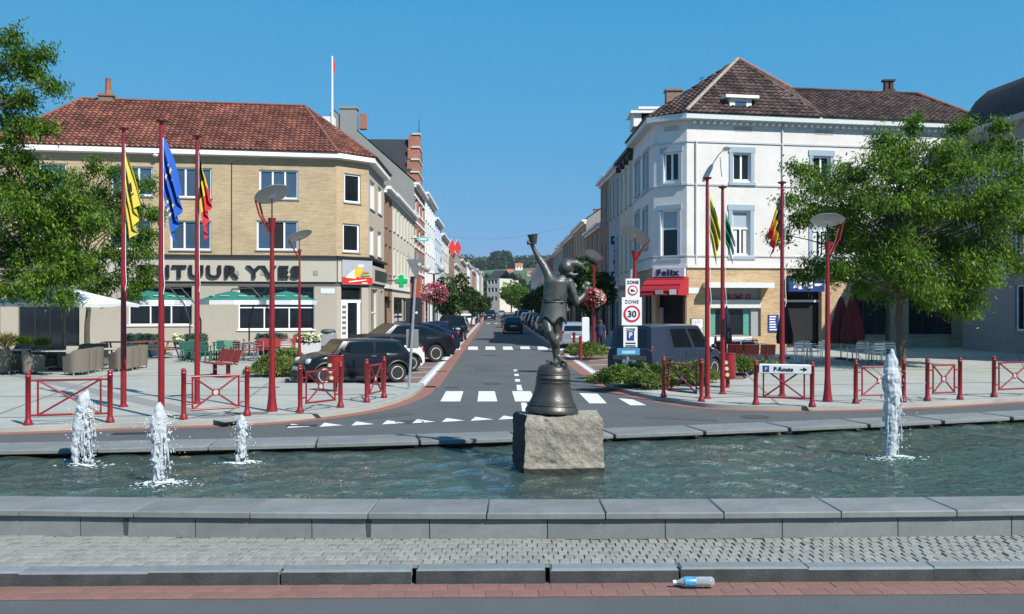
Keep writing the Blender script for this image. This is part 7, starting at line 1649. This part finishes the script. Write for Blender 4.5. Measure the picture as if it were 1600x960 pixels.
for p in blk.data.polygons:
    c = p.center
    if p.normal.x < -.55 and c.x < .26 + .03 * math.sin(c.z * 17 + 3 * math.sin(c.z * 5)): p.material_index = 1  # left-facing faces take the near-black material, with a wavering edge
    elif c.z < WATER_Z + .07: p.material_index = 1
# bell
BRZ = mat('dark_bronze', (.085, .082, .072), .42, .25, 6, metal=.55, bump=.2, bscale=30, dirt=.35, dscale=4)
BRZ2 = mat('grey_bronze', (.105, .108, .10), .42, .32, 7, metal=.40, bump=.25, bscale=40, dirt=.3, dscale=5)
bz = .79
T = thing('bell', 'large dark bronze bell under the statue', 'bell', (SC_.x, SC_.y, bz)); 
prof = [(.0, .02), (.34, .02), (.40, .0), (.405, .03), (.385, .07), (.345, .14), (.345, .15), (.315, .21), (.285, .30), (.268, .40), (.258, .50), (.263, .505), (.263, .525), (.255, .53), (.25, .60), (.238, .66), (.21, .70), (.15, .72), (.0, .725)]
MB().lathe(prof, 48).build('bell_body', BRZ, T, sharp=60, rot=(R(-2), R(3), 0))
for z, r_ in ((.115, .368), (.46, .264), (.575, .254)): k = [(r_ * math.cos(2 * math.pi * i / 40), r_ * math.sin(2 * math.pi * i / 40), z) for i in range(41)]; MB().tube(k, .008, 5, False).build('moulding', BRZ, T, rot=(R(-2), R(3), 0))
mb = MB(); mb.tube([(-.30, -.12, .0), (-.30, -.12, -.05)], .015, 6); mb.build('support_pin', STEEL, T)
# dancing figure, one continuous surface
fz = bz + .72
T = thing('bronze_figure', 'bronze figure in hood and vest dancing on the bell with raised cup', 'statue', (SC_.x, SC_.y, fz))
def J(px, py, dy=0.0): p = at(px, py, 13.4 + dy); return Vector((p.x - SC_.x, p.y - SC_.y + dy * 0, p.z - fz))
def capsule(mb, a, b, ra, rb, seg=14):
    a = Vector(a); b = Vector(b); pts = []; rs = []; d = (b - a); L = d.length; d.normalize()
    for k in range(5): t = k / 4 * math.pi / 2; pts.append(a - d * ra * math.cos(t)); rs.append(max(.002, ra * math.sin(t)))
    for k in range(5): t = k / 4 * math.pi / 2; pts.append(b + d * rb * math.sin(t)); rs.append(max(.002, rb * math.cos(t)))
    mb.tube(pts, rs, seg)
def chain(mb, pts, rs):
    for (a, b), (r0, r1) in zip(zip(pts, pts[1:]), zip(rs, rs[1:])): capsule(mb, a, b, r0, r1)
mb = MB()
pel = J(866, 484, .02); wst = J(866, 466, -.02); chest = J(868, 446, -.02); nk = J(881, 431, -.01); hd = J(886, 420, -.01)
shL = J(857, 431, .0); shR = J(889, 441, -.04)
# torso built from crossing capsules so that it is wide and flat
chain(mb, [pel + Vector((-.05, 0, 0)), wst + Vector((-.04, 0, 0)), chest + Vector((-.06, 0, .02)), shL], [.120, .106, .120, .072]); chain(mb, [pel + Vector((.06, 0, 0)), wst + Vector((.04, 0, 0)), chest + Vector((.085, 0, 0)), shR], [.120, .106, .115, .072])
chain(mb, [chest, nk, hd], [.11, .062, .09]); mb.ball(tuple(hd), (.092, .102, .112), 16, 10)
mb.ball(tuple(hd + Vector((.095, .03, -.01))), (.025, .03, .03)); mb.ball(tuple(hd + Vector((.03, -.1, -.01))), (.02, .02, .035))      # nose, ear
# raised left arm
eL = J(842, 404, .03); wL = J(834, 389, .02); hL = J(830.5, 381, .0)
chain(mb, [shL, J(850, 416, .02), eL, wL, hL], [.072, .062, .051, .034, .032])
# right arm, bent, open hand raised
eR = J(901, 473, -.05); wR = J(913, 460, .02); hR = J(916.5, 452, .02)
chain(mb, [shR, J(896, 458, -.05), eR, J(907, 467, -.02), wR, hR], [.070, .061, .050, .046, .032, .034])
for k, (dx, dz, l) in enumerate(((-.045, .07, .075), (-.018, .10, .085), (.012, .105, .085), (.04, .09, .075))):
    a = hR + Vector((dx * .6, 0, .015)); b_ = hR + Vector((dx, -.01, dz * .75)); c_ = hR + Vector((dx * 1.15, .01, dz + .02)); chain(mb, [a, b_, c_], [.013, .012, .010])
chain(mb, [hR + Vector((-.025, 0, -.01)), hR + Vector((-.06, -.02, .02)), hR + Vector((-.07, -.02, .05))], [.014, .013, .010])
for k in range(4): a = hL + Vector((-.02, -.03 + .018 * k, .0)); chain(mb, [a, a + Vector((-.045, -.0, .03 - .012 * k)), a + Vector((-.03, .03, .045 - .012 * k))], [.013, .012, .010])
chain(mb, [hL + Vector((.02, -.02, 0)), hL + Vector((.04, -.03, .05))], [.014, .011])
# legs: right leg carries, left leg bent across behind
hipR = J(871, 494, .0); kR = J(870, 522, .03); aR = J(869, 562, .0); hipL = J(857, 494, .0); kL = J(858, 518, -.18); aL = J(870, 540, -.05)
chain(mb, [hipR, J(870, 508, .02), kR], [.100, .086, .064]); chain(mb, [kR, J(868, 540, -.02), aR], [.063, .069, .043]); chain(mb, [hipL, J(855, 508, -.1), kL], [.100, .086, .064]); chain(mb, [kL, J(863, 530, -.14), aL, J(871, 553, .02)], [.061, .064, .049, .039])
chain(mb, [aR, J(868, 569, -.04), J(872, 573, -.16)], [.046, .05, .035]); chain(mb, [J(871, 553, .02), J(876, 562, -.04), J(879, 568, -.12)], [.042, .045, .03])
fig = mb.build('body', BRZ2, T)
md = fig.modifiers.new('remesh', 'REMESH'); md.mode = 'VOXEL'; md.voxel_size = .011; md.use_smooth_shade = True
sm2 = fig.modifiers.new('smooth', 'SMOOTH'); sm2.factor = .5; sm2.iterations = 4
def cloth(mb_, nm, vox=.010, it=2):
    o = mb_.build(nm, BRZ2, T); m1 = o.modifiers.new('remesh', 'REMESH'); m1.mode = 'VOXEL'; m1.voxel_size = vox; m1.use_smooth_shade = True; m2 = o.modifiers.new('smooth', 'SMOOTH'); m2.factor = .5; m2.iterations = it; return o
# hood with long pointed tip blown to the right
mb = MB(); mb.ball(tuple(hd + Vector((-.01, -.005, .02))), (.122, .125, .115), 16, 10); chain(mb, [hd + Vector((-.08, 0, -.01)), hd + Vector((.0, -.02, .065)), hd + Vector((.12, -.03, .075)), hd + Vector((.20, -.03, .05)), hd + Vector((.27, -.03, -.01))], [.062, .090, .070, .046, .014]); chain(mb, [hd + Vector((.02, -.05, -.08)), hd + Vector((.1, -.06, -.1)), hd + Vector((.16, -.05, -.08))], [.04, .03, .012]); cloth(mb, 'hood')
# vest with ragged hem, belt, short flared breeches, boot cuffs
def skirt(nm, c0, c1, r0, r1, z_rag, flat=.78, n=30, th=.02, seed=1):
    rq = random.Random(seed); rows = []; axis = (c1 - c0)
    for k in range(8):
        t = k / 7; c = c0 + axis * t; rad = r0 + (r1 - r0) * t; row = []
        for i in range(n + 1):
            a = 2 * math.pi * (i % n) / n; fold = 1 + .06 * t * math.sin(5 * a + seed) ; rag = z_rag * (abs(math.sin(2.5 * a + seed)) - .4) * (t ** 3)
            row.append(c + Vector((rad * fold * math.cos(a), rad * fold * flat * math.sin(a), rag)))
        rows.append(row)
    m = MB(); m.grid(rows); o = m.build(nm, BRZ2, T); s_ = o.modifiers.new('thick', 'SOLIDIFY'); s_.thickness = th; s_.offset = 0; return o
skirt('vest', J(870, 437, -.02), J(866, 474, -.02), .182, .168, .07, .72, seed=2); skirt('breeches', J(866, 470, 0), J(864, 504, -.02), .165, .200, .14, .78, seed=4)
k = [J(866, 471, 0) + Vector((.174 * math.cos(2 * math.pi * i / 30), .138 * math.sin(2 * math.pi * i / 30), .01 * math.sin(2 * math.pi * i / 30))) for i in range(31)]; MB().tube(k, .018, 6, False).build('belt', BRZ, T)
mb = MB(); mb.tube([kR + Vector((0, 0, -.06)), kR + Vector((0, 0, -.10))], [.085, .075], 14); mb.build('boot_cuff', BRZ2, T)
mb = MB(); q = aL.lerp(kL, .3); mb.tube([q + Vector((0, 0, .0)), q + Vector((.012, .02, -.04))], [.08, .07], 14); mb.build('boot_cuff', BRZ2, T)
for q in (J(850, 459, -.2), J(882, 459, -.2)): MB().ball(tuple(q + Vector((0, .02, 0))), .013).build('button', BRZ, T)
# cup in the raised hand, round bell at the feet
c = J(833, 375, 0); MB().at(tuple(c), 0, R(6), R(-6)).lathe([(.0, -.07), (.045, -.07), (.055, -.03), (.075, .06), (.085, .085), (.075, .085), (.05, -.02), (0, -.03)], 18).build('cup', BRZ2, T)
c = J(879, 570, -.16); m_ = MB(); k = [(c.x + .055 * math.cos(2 * math.pi * i / 18), c.y, c.z + .065 * math.sin(2 * math.pi * i / 18)) for i in range(19)]; m_.tube(k, .02, 8, False); m_.ball(tuple(c), (.02, .02, .02)); m_.build('jingle_ring', BRZ, T)
mb = MB()
for k in range(7): a = k * .9; p_ = Vector((.10 * math.cos(a) + .03, .10 * math.sin(a), .02)); capsule(mb, p_ * .4, p_ + Vector((0, 0, .03 * (k % 2))), .05, .025)
cloth(mb, 'foot_foliage', .012, 1)

# ------------------------------------------------------------------ fountain jets
wj = bpy.data.materials.new('falling_water'); wj.use_nodes = True; MT['falling_water'] = wj; p_ = wj.node_tree.nodes['Principled BSDF']
p_.inputs['Base Color'].default_value = (.78, .85, .90, 1); p_.inputs['Roughness'].default_value = .2; p_.inputs['Transmission Weight'].default_value = .45; p_.inputs['IOR'].default_value = 1.2; p_.inputs['Specular IOR Level'].default_value = .7
FOAM = mat('white_foam', (.78, .83, .86), .5, .08, 12)
def jet(label, base, H, lean, seed, r0=.05, spread=.16, fallx=0.0):
    """rising core, breaking head, falling filaments and flying drops"""
    T = thing('fountain_jet', label, 'fountain jet', base); r = random.Random(seed)
    MB().lathe([(.05, -.4), (.05, .02), (.058, .02), (.058, .06), (.03, .06)], 12).build('nozzle', DARK, T)
    mb = MB(); n = 60
    for k in range(n):
        t = k / (n - 1); z = .05 + t * H; x = lean * t * t; rad = r0 * (.8 + 1.0 * t) * math.sqrt(max(.12, 1 - max(0, t - .80) / .22))
        for q in range(2): mb.ball((x + r.uniform(-.35, .35) * rad, r.uniform(-.35, .35) * rad, z + r.uniform(-.02, .02)), (rad * r.uniform(.7, 1.0), rad * r.uniform(.7, 1.0), rad * r.uniform(.9, 1.8)), 8, 6)
    for s in range(95):
        an = r.uniform(0, 6.28); out = r.uniform(.25, 1.0) * spread; z1 = H * r.uniform(.55, .97); x0 = lean * (z1 / H) ** 2; e = r.uniform(.35, 1.0); rad = r.uniform(.006, .017); pts = []; rs = []
        tw = r.uniform(-.5, .5)
        for k in range(9):
            t = k / 8 * e; q = math.sqrt(t + .03); a2 = an + tw * t; pts.append((x0 + fallx * t + math.cos(a2) * out * q + r.gauss(0, .006), math.sin(a2) * out * q + r.gauss(0, .006), z1 - t * t * z1 * .98)); rs.append(rad * r.uniform(.5, 1.35) * (1.1 - .5 * k / 8))
        mb.tube(pts, rs, 6)
    for s in range(60):
        an = r.uniform(0, 6.28); d = r.uniform(.3, 1.1) * spread; t = r.random(); rad = r.uniform(.010, .024); mb.ball((lean * .8 + fallx * t + math.cos(an) * d, math.sin(an) * d, H * .9 * (1 - t) * (1 - .3 * d)), (rad, rad, rad * r.uniform(1, 2.5)), 6, 5)
    o = mb.build('water_column', wj, T); m1 = o.modifiers.new('remesh', 'REMESH'); m1.mode = 'VOXEL'; m1.voxel_size = .0075; m1.use_smooth_shade = True; m2 = o.modifiers.new('smooth', 'SMOOTH'); m2.factor = .5; m2.iterations = 2
    mb = MB()
    for k in range(260):
        t = r.random(); an = r.uniform(0, 6.28); d = abs(r.gauss(0, spread * 1.0)) + .03; rad = r.uniform(.003, .008); mb.ball((lean * .7 + fallx * .5 + math.cos(an) * d, math.sin(an) * d, H * (1.0 * (1 - t ** 1.6)) * (1 - d * .5)), (rad, rad, rad * 1.4), 5, 4)
    tag(mb.build('drops', FOAM, T), kind='stuff')
    mb = MB()
    for k in range(330):
        an = r.uniform(0, 6.28); d = abs(r.gauss(0, .16)) + .02; rad = r.uniform(.004, .022) * (1 - min(.75, d)); mb.ball((lean * .9 + fallx + math.cos(an) * d * 1.35, math.sin(an) * d, .0 + r.uniform(-.006, .012) + wave(base.x + lean + math.cos(an) * d, base.y + math.sin(an) * d)), (rad * 1.6, rad, rad * .28), 6, 4)
    tag(mb.build('splash_foam', FOAM, T), kind='stuff')
    return T
def jh(i, py): return EYE - (py - HOR) * NOZ[i].y / F - WATER_Z
jet('fountain jet farthest left, falling to the right', NOZ[0], jh(0, 622), .17, 1, .062, .12, .10)
jet('fountain jet second from left, nearest the camera', NOZ[1], jh(1, 642), .02, 2, .062, .14, .03)
jet('small fountain jet in front of the ringed barrier', NOZ[2], jh(2, 657), .01, 3, .042, .08)
jet('tall single fountain jet on the right', NOZ[3], jh(3, 560), .0, 4, .078, .16, .04)

# ------------------------------------------------------------------ bottle by the kerb
b = ground(1085, 919, .02); T = thing('plastic_bottle', 'crumpled clear plastic water bottle lying at the kerb', 'bottle', b + Vector((0, .02, .045)), .02)
PET = bpy.data.materials.new('clear_plastic'); PET.use_nodes = True; q = PET.node_tree.nodes['Principled BSDF']; q.inputs['Base Color'].default_value = (.85, .9, .95, 1); q.inputs['Roughness'].default_value = .08; q.inputs['Transmission Weight'].default_value = .75; q.inputs['IOR'].default_value = 1.25
mb = MB(); mb.lathe([(.0, .165), (.03, .168), (.042, .155), (.044, .13), (.042, .10), (.044, .07), (.042, .04), (.043, .0), (.041, -.04), (.042, -.07), (.034, -.10), (.020, -.125), (.013, -.14), (.013, -.16), (.0, -.16)], 18, axis='x'); mb.build('bottle_body', PET, T)
MB().lathe([(.0, -.178), (.0165, -.178), (.0165, -.152), (.0, -.152)], 14, axis='x').build('cap', WHITE, T)
MB().lathe([(.0445, -.085), (.0455, -.05), (.0448, .012), (.044, .014), (.043, -.084)], 18, axis='x').build('label', mat('bottle_label_blue', (.06, .26, .46), .35, .5, 30), T)

# ------------------------------------------------------------------ distant pedestrian near the pole
def person(label, loc, h, top, leg, rz=0.0):
    T = thing('person', label, 'person', loc, rz); s = h / 1.75; mb = MB(); V = lambda x, y, z: Vector((x * s, y * s, z * s))
    chain(mb, [V(0, 0, .95), V(0, 0, 1.2), V(0, 0, 1.40), V(0, 0, 1.52), V(0, -.02, 1.62)], [.15 * s, .15 * s, .15 * s, .06 * s, .10 * s]); chain(mb, [V(-.1, 0, 1.4), V(.1, 0, 1.4)], [.11 * s, .11 * s])
    for g in (-1, 1):
        chain(mb, [V(g * .09, 0, .92), V(g * .10, -.02 + g * .04, .5), V(g * .10, g * .10, .07), V(g * .11, g * .10 - .14, .04)], [.10 * s, .07 * s, .045 * s, .035 * s]); chain(mb, [V(g * .19, 0, 1.40), V(g * .25, 0, 1.12), V(g * .23, -.10, .88), V(g * .22, -.13, .80)], [.055 * s, .045 * s, .034 * s, .03 * s])
    for g in (-1, 1):
        for k in range(4): chain(mb, [V(g * .22 + .012 * (k - 1.5), -.13, .79), V(g * .22 + .014 * (k - 1.5), -.14, .72)], [.012 * s, .009 * s])
    o = mb.build('body', mat('skin', (.42, .25, .18), .6), T); m1 = o.modifiers.new('remesh', 'REMESH'); m1.mode = 'VOXEL'; m1.voxel_size = .016; m1.use_smooth_shade = True
    def shell(nm, segs, m): 
        q = MB()
        for pts, rs in segs: chain(q, pts, rs)
        o = q.build(nm, m, T); m1 = o.modifiers.new('remesh', 'REMESH'); m1.mode = 'VOXEL'; m1.voxel_size = .016; m1.use_smooth_shade = True
    shell('shirt', [([V(0, 0, .98), V(0, 0, 1.2), V(0, 0, 1.40)], [.17 * s, .17 * s, .165 * s]), ([V(-.11, 0, 1.4), V(.11, 0, 1.4)], [.122 * s] * 2)] + [([V(g * .19, 0, 1.40), V(g * .24, 0, 1.18)], [.07 * s, .06 * s]) for g in (-1, 1)], top)
    shell('trousers', [([V(g * .09, 0, .95), V(g * .10, -.02 + g * .04, .5), V(g * .10, g * .10, .12)], [.12 * s, .085 * s, .07 * s]) for g in (-1, 1)], leg)
    MB().ball(tuple(V(0, .015, 1.655)), (.105 * s, .115 * s, .11 * s), 12, 8).build('hair', mat('dark_hair', (.05, .03, .02), .7), T)
person('person in dark blue clothes standing by the right flower lamp', (px_x(938, 43), 43, PZ), 1.62, mat('navy_shirt', (.02, .03, .08), .9), mat('navy_trousers', (.018, .02, .04), .9), R(160))

# ------------------------------------------------------------------ summer haze
hm = bpy.data.materials.new('summer_haze'); hm.use_nodes = True; hn = hm.node_tree; hn.nodes.remove(hn.nodes['Principled BSDF'])
pv = hn.nodes.new('ShaderNodeVolumePrincipled'); pv.inputs['Color'].default_value = (.80, .90, 1, 1); pv.inputs['Density'].default_value = .00012; pv.inputs['Anisotropy'].default_value = .2
hn.links.new(pv.outputs[0], hn.nodes['Material Output'].inputs['Volume'])
tag(MB().b2(-1700, 1700, -120, 3700, -1.6, 95).build('haze', hm), kind='stuff')
